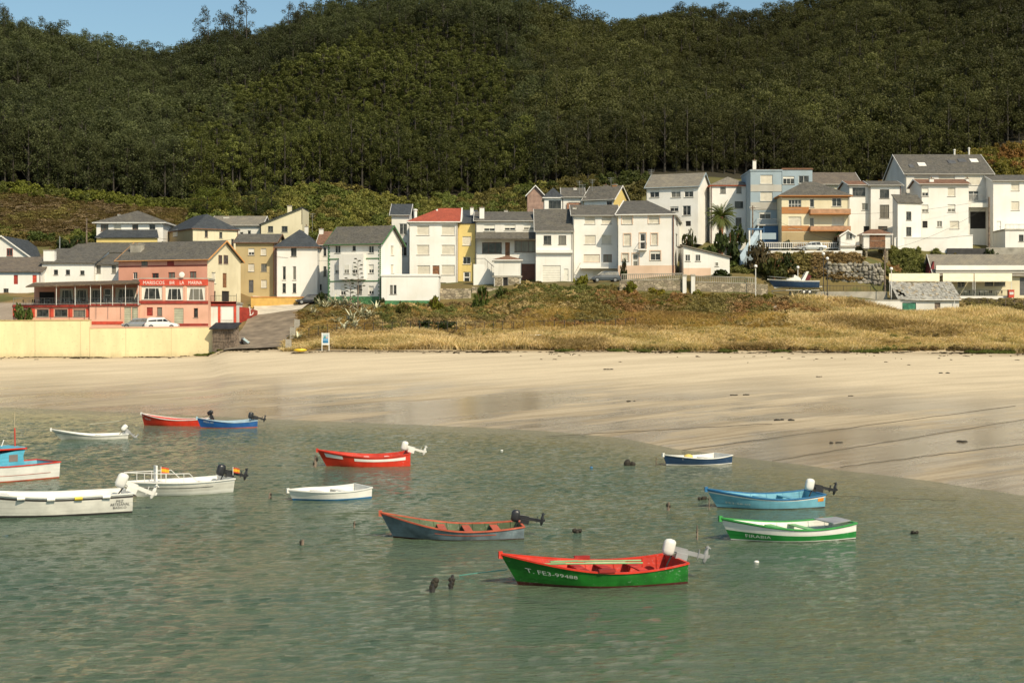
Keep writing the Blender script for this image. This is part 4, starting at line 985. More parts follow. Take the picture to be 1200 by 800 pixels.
# ruined barn
B=empty('ruined_barn','ruined stone-slab roofed barn with whitewashed wall and green door','barn',P(1053,366,228))
g_=H=B
Wb=(1124-1053)/1800*228
face=MB(); hl=[(.55,2.6,-.5,1.45),(5.35,6.2,-.5,1.45)]
face_holes(face,Vector((0,0,0)),Vector((1,0,0)),Wb,-1.2,1.85,hl,Vector((0,1,0)),.2,WHITE2)
face.quad((Wb,0,-1.2),(Wb,5,-1.2),(Wb,5,4.6),(Wb,0,1.85),STONE); face.quad((0,5,-1.2),(0,0,-1.2),(0,0,1.85),(0,5,4.6),STONE); face.quad((Wb,5,-1.2),(0,5,-1.2),(0,5,4.6),(Wb,5,4.6),STONE)
face.build('wall',None,B)
dm=MB(); dm.box(.57,2.58,.1,.16,-.5,1.43,plain('sea_green_door',(.03,.17,.10),.6,.35,2)); dm.build('door',None,B)
dm=MB(); dm.box(5.37,6.18,.1,.16,-.5,1.43,WOODG); dm.build('door',None,B)
rm=MB(); rr=random.Random(5); ns=26; nr=13
for j in range(nr):
    for i in range(ns):
        x0=-.2+ (Wb+.5)*i/ns; x1=-.2+(Wb+.5)*(i+1)/ns; y0=-.3+5.4*j/nr; y1=-.3+5.4*(j+1.25)/nr
        if i<4 and 1<j<7 and rr.random()<.55: continue
        zf=lambda y: 1.9+2.75*(y+.3)/5.4-.16*math.sin(math.pi*(x0/ (Wb+.5)))
        t=rr.uniform(0,.12)
        rm.prism([(x0+rr.uniform(-.03,.03),y0,zf(y0)+t),(x1,y0,zf(y0)+t+rr.uniform(-.03,.05)),(x1,y1,zf(y1)+t),(x0,y1,zf(y1)+t)],(0,0,-.07),STONE if rr.random()<.1 else plain('slab_stone_'+str(rr.randint(0,3)),(lambda g_:(g_,g_*.96,g_*.84))(.17+.05*rr.randint(0,3)),.9,.3,2))
rm.build('slab_roof',None,B)
gm=MB(); gm.box(3.0,Wb+.2,-.42,-.32,1.8,1.9,WFR); gm.tube([(Wb-.8,-.3,-.8),(Wb-.8,-.3,1.8)],.05,5,WFR); gm.build('gutter',None,B)
# beach bar
H=house('beach_bar','long low cream beach bar with grey sheet roof and white fascia',1096,1232,320,350,240,CREAM,'gx',299,SLATEL,d=6,found=1.5,
 wins=[(1122,329,1131,337,'g'),(1154,330,1164,335,'gd'),(1165,330,1178,335,'gd'),(1195,325,1204,346,'d',DFR)],over=.5,cat='bar')
band(H,311,316.5,WHITE,.5); band(H,316.6,320,GREYW,.3)
mb=MB(); mb.box(-1.2,-.02,.5,5.5,-1.5,3.3,plain('maroon_boards',(.20,.02,.02),.7,.25,4)); mb.prism([(-1.2,.5,3.3),(-.02,.5,3.3),(-.02,.5,5.9)],(0,5.0,0),plain('maroon_boards',(.20,.02,.02),.7)); mb.build('side_lean_to',None,H.root)
AWN=plain('cream_awning',(.74,.66,.46),.8,.08)
for i,(x0,x1) in enumerate(((1042,1101),(1105,1141),(1142,1186))):
    a=P(x0,320.3,239.2); b_=P(x1,320.3,239.2); c=P(x1,329,236.6); d_=P(x0,329,236.6)
    mb=MB(); mb.prism([a,b_,c,d_],(0,0,-.07),AWN); mb.quad(d_+Vector((0,-.003,0)),c+Vector((0,-.003,0)),c+Vector((0,-.003,-.14)),d_+Vector((0,-.003,-.14)),AWN)
    o=mb.build('awning'); tag(o,['long cream awning at the left end of the beach bar, over the barn','middle cream awning of the beach bar above the double window','right cream awning of the beach bar beside the dark door'][i],'awning','awnings of the beach bar')
    for (q) in (d_,c): pm=MB(); pm.tube([q+Vector((.1 if q is d_ else -.1,.05,0)),(q.x+(.1 if q is d_ else -.1),q.y+.05,tz(q.x,q.y)-.2)],.05,6,WFR); pm.build('post',None,o)
mb=MB(); a=P(1124,347,236.2); b_=P(1186,347,236.2); mb.box(a.x,b_.x,236.0,239.9,a.z-1.5,a.z,CONC); mb.box(a.x,b_.x,235.9,236.0,a.z-.5,a.z+.02,WHITE); o=mb.build('bar_terrace'); tag(o,'raised white edged terrace floor in front of the beach bar','terrace')
railing('bar_railing','thin dark railing along the beach bar terrace',[P(1124,347,236.3),P(1180,347,236.3)],.9,IRON,.3)
for i,px in enumerate((1130,1148,1154,1168)):
    t_=copy_tree(T0); t_.location=P(px,347,237.6); t_['label']='small table under the beach bar awnings behind the thin railing'; t_['group']='tables of the beach bar'
    for s_ in(-1,1): c_=copy_tree(C0); c_.location=(t_.location.x+s_*.6,t_.location.y,t_.location.z); c_.rotation_euler=(0,0,s_*R(-90)); c_['label']='dark chair under the beach bar awnings'; c_['group']='chairs of the beach bar'
mb=MB(); mb.box(-.42,.42,-.35,.35,.05,1.15,RED); mb.box(-.45,.45,-.38,.38,1.15,1.25,RED); o=mb.build('red_bin'); o.location=P(1184.5,349,235.4); tag(o,'bright red bin at the right end of the bar terrace','bin')
mb=MB()
for x in(-.35,.35): mb.tube([(x-.03,-.2,.06),(x+.03,-.2,.06)],.07,8,RUBBER)
mb.box(-.3,.3,-.37,-.355,.5,.9,plain('white_sticker',(.7,.7,.66))); mb.build('wheels',None,o)
# wooden shed on the sand
H=house('boat_shed','weathered grey wooden shed with dark felt roof standing against the yellow sea wall',249,274,384.5,410,209,WOODG,'shed',379,IRON,side='R',xs=280,th=22,d=4,over=.35,found=1,swins=[],wins=[(262,386.5,270,397,'G',WOODG)],cat='shed')
mb=MB()
for i in range(14): mb.box(H.w*i/14,H.w*i/14+.04,-.03,-.002,0,H.h,WOODG)
mb.box(-.03,H.w+.03,-.06,-.031,1.1,1.2,WOODG); mb.build('battens',None,H.root)
# granaries on the right
H=house('granary','small white pigeon-house granary with two dark windows on a pale stone foot',985,1002,276,303,243,WHITE,'gy',270.5,TILEB,d=2.6,found=.4,wins=[(992,274,994.8,280,'gd'),(995.6,274,998.4,280,'gd')],over=.25,cat='granary')
block(H,984,288,1003,290,.2,CONC,'ledge')
H=house('granary','slatted brown wood granary with white stone ends raised on stone feet',1012,1043.5,274,291,243,WHITE2,'hip',269.5,TILEB,d=3,found=0,over=.35,cat='granary')
a,b_,z0,z1=rectF(H,1019,274.5,1037.5,290.6); mb=MB(); n=18
for i in range(n): mb.box(a+(b_-a)*i/n,a+(b_-a)*(i+.8)/n,-.06,-.003,z0,z1,WOODB)
for f in (.02,.5,.95): mb.box(a,b_,-.09,-.061,z0+(z1-z0)*f,z0+(z1-z0)*f+.1,WOODG)
mb.build('slats',None,H.root)
for x in (.4,H.w-.6):
    mb=MB(); mb.box(x,x+.3,.3,.6,-2.2,-.15,STONE); mb.box(x-.2,x+.5,.1,.8,-.15,-.003,CONC); mb.build('foot',None,H.root)
    mb=MB(); mb.box(x,x+.3,2.2,2.5,-2.2,-.15,STONE); mb.build('foot',None,H.root)
# slab ramp in front of trailer
mb=MB(); a=ground(905,222.5); mb.prism([(a.x-1.2,a.y-2,tz(a.x-1.2,a.y-2)+.35),(a.x+1.3,a.y-2,tz(a.x+1.3,a.y-2)+.35),(a.x+2.0,a.y+2.3,tz(a.x+2,a.y+2.3)+.35),(a.x-.3,a.y+2.3,tz(a.x,a.y+2.3)+.35)],(0,0,-.5),CONC); o=mb.build('concrete_slab'); tag(o,'tilted concrete slab in the grass below the trailered motorboat','slab')
# ------------------------------------------------------------ boats
def hullf(L,B,rb,zb,zm,zs,rake,tum=.8,full=2.1):
    def bg(t):
        if t<.5: f=rb+(1-rb)*math.sin(math.pi*t)     # t .5 -> 1
        else: f=max(0.0,1-((t-.5)/.5)**full)
        return B/2*f+.02
    def zg(t):
        if t<.4: return zm+(zs-zm)*(1-t/.4)**2
        return zm+(zb-zm)*((t-.4)/.6)**1.9
    def pt(t,q,side,off=0.0):
        """q: 1 gunwale .. 0 waterline .. -1 keel"""
        z=zg(t); g=bg(t); narrow=tum-.42*t**3
        if q>=0:
            y=g*(narrow+(1-narrow)*(q**.8)); zz_=z*q
        else:
            y=g*narrow*(1+q*.95); zz_=-.22*(-q)
        x=L*t+rake*max(-.1,(zz_/zb))*t**2.5 - .04*(1-t)*0
        return Vector((x, side*(y+off), zz_))
    return bg,zg,pt
def outboard(parent,x,z,cowl,leg,tilt,scale=1.0,yaw=0.0,y=0.0):
    """tilted-up outboard at the transom; sub-parts cowling, drive_leg, propeller"""
    M=Matrix.Translation((x,y,z))@Matrix.Rotation(yaw,4,'Z')@Matrix.Rotation(tilt,4,'Y')@Matrix.Scale(scale*.86,4)
    T=lambda v: tuple(M@Vector(v))
    mb=MB(); mb.box(-.08,.10,-.14,.14,-.28,.06,leg,T); mb.box(-.16,-.08,-.09,.09,-.20,.16,leg,T)
    mb.tube([T((-.02,0,.15)),T((.35,.04,.24)),T((.55,.05,.24))],.022*scale,6,RUBBER)
    o=mb.build('outboard_motor',None,parent)
    c=MB(); prof=[(.14,.20,.20,.11),(.20,.25,.24,.14),(.32,.26,.25,.15),(.42,.24,.22,.135),(.47,.16,.15,.09)]
    secs=[]
    for (zc,rx,rx2,ry) in prof:
        ring=[]
        for k in range(14):
            a=2*math.pi*k/14; ca,sa=math.cos(a),math.sin(a)
            ring.append(T((-.16+(rx if ca>0 else rx2)*math.copysign(abs(ca)**.55,ca),ry*math.copysign(abs(sa)**.6,sa),zc)))
        secs.append(ring)
    vs=[v for r_ in secs for v in r_]; fs=[]
    for i in range(len(secs)-1):
        for k in range(14): k2=(k+1)%14; fs.append((i*14+k,i*14+k2,(i+1)*14+k2,(i+1)*14+k))
    fs.append(tuple(range(13,-1,-1))); fs.append(tuple((len(secs)-1)*14+k for k in range(14)))
    c.add(vs,fs,cowl); c.build('cowling',None,o,True)
    l=MB(); l.box(-.22,-.02,-.06,.06,-.25,.15,leg,T); l.box(-.19,-.07,-.045,.045,-.78,-.25,leg,T); l.box(-.30,-.02,-.07,.07,-.60,-.58,leg,T)
    l.ball((-.16,0,-.80),.24,.065,.07,10,6,leg,T); l.prism([T((-.22,-.012,-.82)),T((-.06,-.012,-.82)),T((-.14,-.012,-.93)),T((-.21,-.012,-.92))],tuple((M.to_3x3()@Vector((0,.024,0)))),leg)
    l.build('drive_leg',None,o)
    p=MB()
    for k in range(3):
        a=2*math.pi*k/3+.4; ca,sa=math.cos(a),math.sin(a)
        p.add([T((-.42,ca*.03-sa*.03,sa*.03-.80+ca*.0)),T((-.39,ca*.08-sa*.05,-.80+sa*.08+ca*.05)),T((-.40,ca*.11,-.80+sa*.11)),T((-.44,ca*.07+sa*.05,-.80+sa*.07-ca*.05))],[(0,1,2,3),(3,2,1,0)],leg)
    p.tube([T((-.36,0,-.80)),T((-.47,0,-.80))],[.045*scale,.02*scale],8,leg); p.build('propeller',None,o)
    return o
def boat(label,tip,bow,stn,stop,B,zmf,bands,inner,rim,rb=.8,seats=(.25,.5,.72),seatm=None,deck=.86,motor=None,text=None,floor=None,name='rowing_boat',cat='boat',ribs=0,full=2.1,rail=.03,stripe=None,group=None,open_=True,loc=None,tum=.8):
    """tip: bow tip px; bow/stn: waterline px of bow and of near stern corner; stop: near stern top px"""
    if loc is None:
        if name!='fishing_boat' and name!='motor_boat': B*=1.36; zmf*=.90; tum=.95
        Yb=waterY(bow[1]); Pb=P(bow[0],bow[1],Yb); Yn=waterY(stn[1]); Pn=P(stn[0],stn[1],Yn); Pb.z=Pn.z=0
        S=Pn.copy()
        for _ in range(8):
            ax=(Pb-S).normalized(); n=Vector((ax.y,-ax.x,0)); 
            if n.y<0: n=-n
            S=Pn+n*(B/2*rb*tum)
        L=(Pb-S).length
        zb=CAMH-(tip[1]-HZ)*Pb.y/FPX; zs=CAMH-(stop[1]-HZ)*Yn/FPX
        Xt=(tip[0]-600)/FPX*Pb.y; rake=max(.1,abs(Xt-Pb.x))
    else: S,ax,L,zb,zs,rake=loc
    zm=min(zb,zs)*zmf
    bg,zg,pt=hullf(L,B,rb,zb,zm,zs,rake,tum,full)
    root=empty(name,label,cat,S,math.atan2(ax.y,ax.x),group)
    near=-1 if (Vector((-ax.y,ax.x,0)).y>0) else 1    # local side facing the camera
    NS=30; ts=[i/NS for i in range(NS+1)]
    # outer hull : bands list of (q_top, q_bottom, material)
    mb=MB()
    qs=sorted({1.0,.9,.75,.6,.45,.3,.15,0.0,-.3,-.65,-1.0}|{b_[0] for b_ in bands}|{b_[1] for b_ in bands},reverse=True)
    for q0,q1 in zip(qs[:-1],qs[1:]):
        qm=(q0+q1)/2; mat=bands[0][2]
        for (a_,b_,m_) in bands:
            if b_<=qm<=a_: mat=m_
        for s_ in(-1,1):
            for t0,t1 in zip(ts[:-1],ts[1:]):
                v=[pt(t0,q0,s_),pt(t1,q0,s_),pt(t1,q1,s_),pt(t0,q1,s_)]
                if s_==1: v.reverse()
                mb.add(v,[(0,1,2,3)],mat)
        v=[pt(0,q0,-1),pt(0,q1,-1),pt(0,q1,1),pt(0,q0,1)]; mb.add(v,[(0,1,2,3)],mat)
        v=[pt(1,q0,1),pt(1,q1,1),pt(1,q1,-1),pt(1,q0,-1)]; mb.add(v,[(0,1,2,3)],mat)
    hull=mb.build('hull',None,root)
    # inner skin
    th=.035; fz=.07; mi=MB()
    def pin(t,k,s_):
        z=zg(t)*(1-k)+fz*k; q=z/zg(t); p=pt(min(t,.985),max(q,0),s_,-th*1.2); p.y=s_*max(abs(p.y),.004) if abs(p.y)>th else s_*.004
        if t<.02: p.x+=th
        return Vector((p.x,p.y,z))
    ks=[0,.5,1]
    if open_:
        for s_ in(-1,1):
            for t0,t1 in zip(ts[:-2],ts[1:-1]):
                for k0,k1 in zip(ks[:-1],ks[1:]):
                    v=[pin(t0,k0,s_),pin(t1,k0,s_),pin(t1,k1,s_),pin(t0,k1,s_)]
                    if s_==-1: v.reverse()
                    mi.add(v,[(0,1,2,3)],inner)
        mi.add([pin(0,0,-1),pin(0,0,1),pin(0,1,1),pin(0,1,-1)],[(0,1,2,3)],inner)
        for s_ in (1,):
            for i in range(ribs):
                t=.06+.8*i/max(1,ribs-1)
                for s2 in(-1,1):
                    a=pin(t,0.05,s2); b_=pin(t,1,s2); mi.tube([a,a.lerp(b_,.5)+Vector((0,0,-.02)),b_],.022,4,inner)
        mi.build('inner_hull',None,root)
        fl=MB()
        for t0,t1 in zip(ts[:-2],ts[1:-1]):
            fl.quad(pin(t0,1,-1),pin(t1,1,-1),pin(t1,1,1),pin(t0,1,1),floor or inner)
        fl.build('floor',None,root)
    # rim
    rm=MB()
    for s_ in(-1,1):
        ring=[pt(t,1,s_,.0) for t in ts]
        r0=[Vector((p.x,s_*(abs(p.y)+rail),p.z-.02)) for p in ring]; r1=[Vector((p.x,s_*(max(abs(p.y)-th*1.4,.002)),p.z-.02)) for p in ring]
        up=Vector((0,0,.045))
        for i in range(NS):
            q=[r0[i],r0[i+1],r1[i+1],r1[i]]
            rm.add([*q,*[v+up for v in q]],[(0,3,2,1),(4,5,6,7),(0,1,5,4),(2,3,7,6)],rim)
    a,b_=pt(0,1,-1),pt(0,1,1); rm.box(a.x-rail,a.x+th*1.3,a.y-rail,b_.y+rail,a.z-.021,a.z+.027,rim)
    p=pt(1,1,1); rm.box(p.x-.06,p.x+.05,-.05,.05,p.z-.12,p.z+.07,rim)
    rm.build('gunwale',None,root)
    if deck and open_:
        dk=MB()
        tt=[t for t in ts if t>=deck]
        for t0,t1 in zip(tt[:-1],tt[1:]):
            z0=zg(t0)-.03;z1=zg(t1)-.03; y0=max(.004,bg(t0)-.03); y1=max(.004,bg(t1)-.03); x0=pt(t0,1,1).x; x1=pt(t1,1,1).x
            dk.quad((x0,-y0,z0),(x1,-y1,z1),(x1,y1,z1),(x0,y0,z0),rim if deck<.8 else inner)
        dk.build('foredeck',None,root)
    sm=seatm or inner
    for t in seats:
        z=zg(t)*.70; y=pt(t,.7,1).y-.03; x=L*t
        s_=MB(); s_.box(x-.13,x+.13,-y,y,z,z+.035,sm); s_.build('thwart',None,root)
        pass
    if stripe:
        for (t0,t1,q0,q1,m_) in stripe:
            st=MB(); n=16
            for s_ in(-1,1):
                for i in range(n):
                    ta=t0+(t1-t0)*i/n; tb_=t0+(t1-t0)*(i+1)/n
                    v=[pt(ta,q0,s_,.012),pt(tb_,q0,s_,.012),pt(tb_,q1,s_,.012),pt(ta,q1,s_,.012)]
                    if s_==1: v.reverse()
                    st.add(v,[(0,1,2,3)],m_)
            st.build('side_stripe',None,root)
    if text:
        for (s,t0,t1,q0,q1,m_) in text:     # t0 nearest the bow: reads from bow to stern
            me=text_mesh(s,1.0); vs=[v.co.copy() for v in me.vertices]
            u0=min(v.x for v in vs);u1=max(v.x for v in vs);h0=min(v.y for v in vs);h1=max(v.y for v in vs)
            for v,c_ in zip(me.vertices,vs):
                f=(c_.x-u0)/(u1-u0); g_=(c_.y-h0)/(h1-h0)
                v.co=pt(t0+(t1-t0)*f,q0+(q1-q0)*g_,near,.018)
            me.materials.append(m_); t_=bpy.data.objects.new('lettering',me); col.objects.link(t_); t_.parent=hull
    if motor:
        cowl,leg,tilt,sc_=motor[:4]; outboard(root,-.03,zs+.10,cowl,leg,tilt,sc_,motor[4] if len(motor)>4 else 0)
    return root,pt,zg,bg,L,S,near
def gloss(name,c,var=.12,rough=.32):
    k=('gl',name)
    if k in _M: return _M[k]
    m,nt,b=newmat(name); f=noise(nt,2.2,4); s=noise(nt,15,3,rough=.7); q=noise(nt,1.3,2); w_=noise(nt,1,3,sc3=(.5,.5,14))
    o=ramp(nt,f,[(.3,tuple(x*(1-var*1.8) for x in c)),(.7,tuple(min(1,x*(1+var)) for x in c))])
    o=mixc(nt,o,tuple(x*.72 for x in c),mth(nt,'MULTIPLY',ramp(nt,w_,[(.5,(0,0,0)),(.62,(1,1,1))]),.5))
    sc_=mth(nt,'MULTIPLY',ramp(nt,s,[(.60,(0,0,0)),(.64,(1,1,1))]),ramp(nt,q,[(.45,(0,0,0)),(.6,(1,1,1))]))
    o=mixc(nt,o,tuple(x*.5+.22 for x in c),mth(nt,'MULTIPLY',sc_,.55))
    nt.links.new(o,b.inputs['Base Color']); nt.links.new(mth(nt,'ADD',rough,mth(nt,'MULTIPLY',f,.25)),b.inputs['Roughness']); bump(nt,b,w_,.25,.015)
    _M[k]=m; return m
BG=gloss('bright_green_hull',(.012,.155,.015),.25); BR=gloss('bright_red_boat_paint',(.62,.035,.012)); BRI=gloss('red_inside_paint',(.55,.035,.015),.2,.5)
MAR=gloss('maroon_bottom_paint',(.07,.012,.010)); BWH=gloss('white_boat_paint',(.77,.75,.69),.06); BOFF=gloss('old_white_boat_paint',(.66,.64,.57),.10)
BGR=gloss('slate_blue_hull',(.15,.195,.215),.3,.5); BORR=gloss('faded_orange_red_paint',(.50,.10,.045),.2,.5); BOLV=gloss('olive_inside_paint',(.08,.11,.05),.3,.6)
BLB=gloss('light_blue_hull',(.16,.40,.50)); BMB=gloss('mid_blue_paint',(.03,.16,.34)); BNV=gloss('navy_hull',(.018,.05,.11)); BBL=gloss('cobalt_hull',(.015,.10,.32))
BSG=gloss('spring_green_paint',(.05,.32,.07)); BLG=gloss('pale_green_inside',(.20,.42,.18),.15,.5); TXT=plain('white_paint_letters',(.62,.64,.56),.6,.1); TXB=plain('black_paint_letters',(.03,.03,.03),.6,.1)
MGR=plain('grey_motor_metal',(.34,.34,.34),.4,.2); MBK=plain('black_motor_metal',(.025,.025,.028),.35,.3); MWH=plain('white_motor_cowl',(.72,.70,.64),.35,.05); BTQ=gloss('turquoise_cabin_paint',(.10,.44,.60))
T60=R(62)
# 1 nearest green and red boat
bt,pt,zg,bg,L,S,near=boat('green wooden boat with bright red inside, white registration on the bow and white outboard',(585.7,648),(607.5,684.6),(805.6,683.4),(809,659.5),1.75,.80,[(1,.12,BG),(.12,-1,MAR)],BRI,BR,
  rb=.78,ribs=10,seats=(.24,.43,.60),motor=(MWH,MGR,R(76),1.1,R(-12)),text=[('T. FE3-99488',.925,.68,.50,.68,TXT)],deck=.95,floor=gloss('dark_red_floor',(.22,.02,.012)))
b0=bt
ob=MB(); ob.tube([(1.1,.35,.52),(4.0,.42,.60)],.025,6,BLG); ob.box(3.3,4.1,.36,.48,.585,.61,BLG); o=ob.build('oar'); o.parent=None; o.matrix_world=Matrix.Translation(bt.location)@Matrix.Rotation(bt.rotation_euler.z,4,'Z'); tag(o,'pale green oar lying along the far side of the red and green boat','oar','oars in the red and green boat')
ob=MB(); ob.tube([(.9,-.40,.47),(3.4,-.45,.52)],.025,6,BLG); ob.box(2.7,3.5,-.51,-.39,.50,.53,BLG); o=ob.build('oar'); o.matrix_world=Matrix.Translation(bt.location)@Matrix.Rotation(bt.rotation_euler.z,4,'Z'); tag(o,'pale green oar lying along the near side of the red and green boat','oar','oars in the red and green boat')
ob=MB(); ob.tube([(1.4,-.3,.46),(2.7,.25,.56)],.02,6,plain('bare_wood',(.45,.36,.22),.6)); o=ob.build('boat_hook'); o.matrix_world=Matrix.Translation(bt.location)@Matrix.Rotation(bt.rotation_euler.z,4,'Z'); tag(o,'bare wooden boat hook lying across the thwarts of the red and green boat','boat hook')
for s_ in(-1,1):
    ob=MB(); ob.box(2.15,2.6,s_*(bg(.5)+.02)-.05,s_*(bg(.5)+.02)+.05,zg(.5)+.03,zg(.5)+.12,gloss('dark_red_block',(.30,.02,.015))); ob.build('oarlock_block',None,bt)
# 2 grey-blue with orange rim
bt,*_=boat('slate grey wooden boat with faded orange rim and olive inside, black outboard tilted up',(445.6,600),(461,629.3),(614,631),(616,617),1.7,.82,[(1,.06,BGR),(.06,-1,MAR)],BOLV,BORR,rb=.74,ribs=9,seats=(.2,.42,.62),seatm=BORR,
  motor=(MBK,MBK,R(80),.95,R(-5)),stripe=[(.22,.68,.62,.54,BORR)],deck=.93,floor=BOLV)
# 3 green and white
bt,pt,zg,bg,L,S,near=boat('green boat with broad white band and pale green thwarts, grey sheet over the stern',(842.8,606),(857,632.5),(1002.6,630.5),(1016,612.5),1.7,.84,[(1,.90,BSG),(.90,.48,BWH),(.48,.07,gloss('leaf_green_hull',(.015,.21,.035))),(.07,.02,BWH),(.02,-1,MAR)],BWH,BSG,rb=.72,ribs=7,seats=(.34,.55),seatm=BLG,
  text=[('FIRABIA',.90,.74,.20,.38,TXT)],deck=.9,floor=BLG,tum=.74)
ob=MB(); zt=zg(.03); ob.prism([(.02,-.5,zt+.05),(.75,-.68,zg(.15)+.05),(.75,.68,zg(.15)+.05),(.02,.5,zt+.05)],(0,0,.03),MGR); o=ob.build('grey_sheet'); o.matrix_world=Matrix.Translation(bt.location)@Matrix.Rotation(bt.rotation_euler.z,4,'Z'); tag(o,'grey corrugated sheet covering the stern of the green and white boat','sheet')
# 4 light blue
boat('light blue boat with darker blue rim, orange mark near the stern and grey outboard',(826.5,572),(841,594.6),(966.5,594),(967.7,579),1.7,.84,[(1,.88,BMB),(.88,.80,BWH),(.80,.05,BLB),(.05,-1,MAR)],BLB,BMB,rb=.78,ribs=6,seats=(.25,.5,.7),
  motor=(MWH,MBK,R(78),1.1,R(-6)),text=[('FE3-58-04',.92,.74,.30,.42,TXT)],stripe=[(.02,.085,.80,.52,gloss('orange_plate',(.70,.25,.02)))],deck=.88)
# 5 small navy
bt,pt,zg,bg,L,S,near=boat('small navy blue dinghy with cream inside, nearest the waterline',(776.3,532),(781,545),(857.5,542.9),(859.9,533),1.5,.86,[(1,.9,BWH),(.9,.12,BNV),(.12,.02,BWH),(.02,-1,BNV)],BWH,BWH,rb=.75,seats=(.25,.55,.8),deck=.92,name='dinghy',cat='dinghy')
ob=MB(); ob.ball((L*.62,0,zg(.6)+.02),.26,.2,.14,10,6,plain('yellow_bundle',(.62,.46,.12),.8)); o=ob.build('bundle'); o.matrix_world=Matrix.Translation(bt.location)@Matrix.Rotation(bt.rotation_euler.z,4,'Z'); tag(o,'yellow bundle lying inside the small navy dinghy','bundle')
# 6 red
boat('bright red boat with two white side stripes and white outboard',(371.7,526.7),(382.5,545.8),(480.8,546),(482,531),1.6,.82,[(1,-1,BR)],BRI,BR,rb=.78,seats=(.25,.5,.7),seatm=BWH,motor=(MWH,MWH,R(74),1.1,R(-5)),
  stripe=[(.06,.66,.80,.55,BWH),(.78,.95,.88,.62,BWH)],deck=.9)
# 7 white dinghy
boat('white dinghy with blue bottom band and no motor',(336.7,573.5),(343.3,585.8),(435.3,583.3),(436,571),1.6,.9,[(1,.93,BOFF),(.93,.18,BWH),(.18,-1,BMB)],BWH,BWH,rb=.8,seats=(.3,.6),deck=.9,name='dinghy',cat='dinghy')
# 8 white skiff far left
boat('slim old white skiff with low stern and white topped outboard',(60,502.3),(72,515),(150,513.7),(152,508.5),1.5,.95,[(1,.75,BWH),(.75,.68,IRON),(.68,-1,BOFF)],BWH,BWH,rb=.8,seats=(.4,),motor=(MWH,MGR,R(48),1.0),deck=.7)
# 9 red boat, 10 blue boat (far)
boat('plain red boat with white rim, overlapped by the blue boat',(165.6,484),(169,498),(243,499),(244,490.5),1.6,.9,[(1,-1,BR)],BRI,BWH,rb=.8,seats=(.3,.6),motor=(MBK,MBK,R(30),1.0),text=[('FE3-21',.95,.86,.55,.72,TXT)],deck=.9)
boat('cobalt blue boat with pale rim and red waterline, black outboard tilted up',(230.5,489),(235.5,501.5),(301.5,500.4),(304,492.5),1.6,.9,[(1,.10,BBL),(.10,-1,BORR)],gloss('pale_blue_inside',(.3,.42,.5)),gloss('pale_blue_rim',(.38,.52,.60)),rb=.8,seats=(.3,.6),motor=(MBK,MBK,R(74),1.1),text=[('FE3-40',.93,.80,.62,.8,TXT)],deck=.9)
# 11 white motor boat with rail and flags
bt,pt,zg,bg,L,S,near=boat('white motor boat with bow rail, small red and yellow flag and black outboard',(140,563),(161,581.5),(273,576.3),(275,560.5),2.0,.93,[(1,.82,BWH),(.82,.30,BOFF),(.30,-1,BWH)],BWH,BWH,rb=.85,seats=(.2,.5),motor=(MBK,MBK,R(76),1.15,R(-12)),deck=.62,name='motor_boat',cat='motor boat',full=1.8,
   stripe=[(.25,.9,.62,.58,IRON)])
rl=MB()
for s_ in(-1,1):
    top=[pt(t,1,s_)+Vector((0,-s_*.08,.38)) for t in (.5,.62,.75,.88,.97)]; rl.tube([pt(.42,1,s_)+Vector((0,-s_*.08,.05))]+top,.018,5,WFR)
    for t in(.55,.7,.85,.96): rl.tube([pt(t,1,s_)+Vector((0,-s_*.08,0)),pt(t,1,s_)+Vector((0,-s_*.08,.38))],.015,4,WFR)
rl.build('bow_rail',None,bt)
def flag(M,label,h=.8,size=.42):
    r=empty('flag',label,'flag'); r.matrix_world=M
    mb=MB(); mb.tube([(0,0,0),(0,0,h)],.015,5,WFR); mb.build('flag_pole',None,r)
    cl=MB(); n=6; cols=[RED,plain('flag_yellow',(.75,.42,.02),.7,.05),plain('flag_yellow',(.75,.42,.02),.7,.05),RED]
    for j in range(4):
        for i in range(n):
            f=lambda i_,j_: (-size*1.3*i_/n, .05*math.sin(i_*1.3), h-.02-size*j_/4-.28*size*(i_/n)**1.3)
            cl.add([f(i,j),f(i+1,j),f(i+1,j+1),f(i,j+1)],[(0,1,2,3)],cols[j])
    cl.build('cloth',None,r); return r
MW=Matrix.Translation(bt.location)@Matrix.Rotation(bt.rotation_euler.z,4,'Z')
flag(MW@Matrix.Translation((L*.72,-.2*near,zg(.72))),'small red and yellow flag on the foredeck of the white motor boat',.6,.26)
mb=MB(); mb.box(L*.79,L*.81,-.12,.12,zg(.8),zg(.8)+.65,BWH); o=mb.build('deck_post'); o.parent=bt
flag(MW@Matrix.Translation((-.2,.25*near,zg(0)+.1)),'small red and yellow flag hanging beside the black outboard of the white motor boat',.35,.22)
# 12 big white boat, bottom left
bt,pt,zg,bg,L,S,near=boat('largest motor boat, cut by the left edge, black letters and big white outboard',(-66,571),(-40,607),(155,600.5),(156,577.5),2.2,.96,[(1,.90,BWH),(.90,.80,IRON),(.80,.10,BOFF),(.10,-1,IRON)],BWH,BWH,rb=.9,seats=(.3,.55),motor=(MWH,MWH,R(66),1.35,R(-8)),deck=.7,name='motor_boat',cat='motor boat',full=1.8,
   text=[('PEZ',.105,.06,.60,.72,TXB),('ARTESANAL',.145,.02,.42,.56,TXB),('BASICO',.125,.04,.26,.38,TXB)],tum=.88)
for (t,m_) in ((.66,BWH),(.5,BWH),(.34,plain('yellow_fender',(.7,.5,.03))),(.17,BWH)):
    p=pt(t,.92,near,.05); fb=MB(); fb.tube([p+Vector((-.14,0,0)),p+Vector((.14,0,0))],.06,8,m_); fb.build('fender',None,bt)
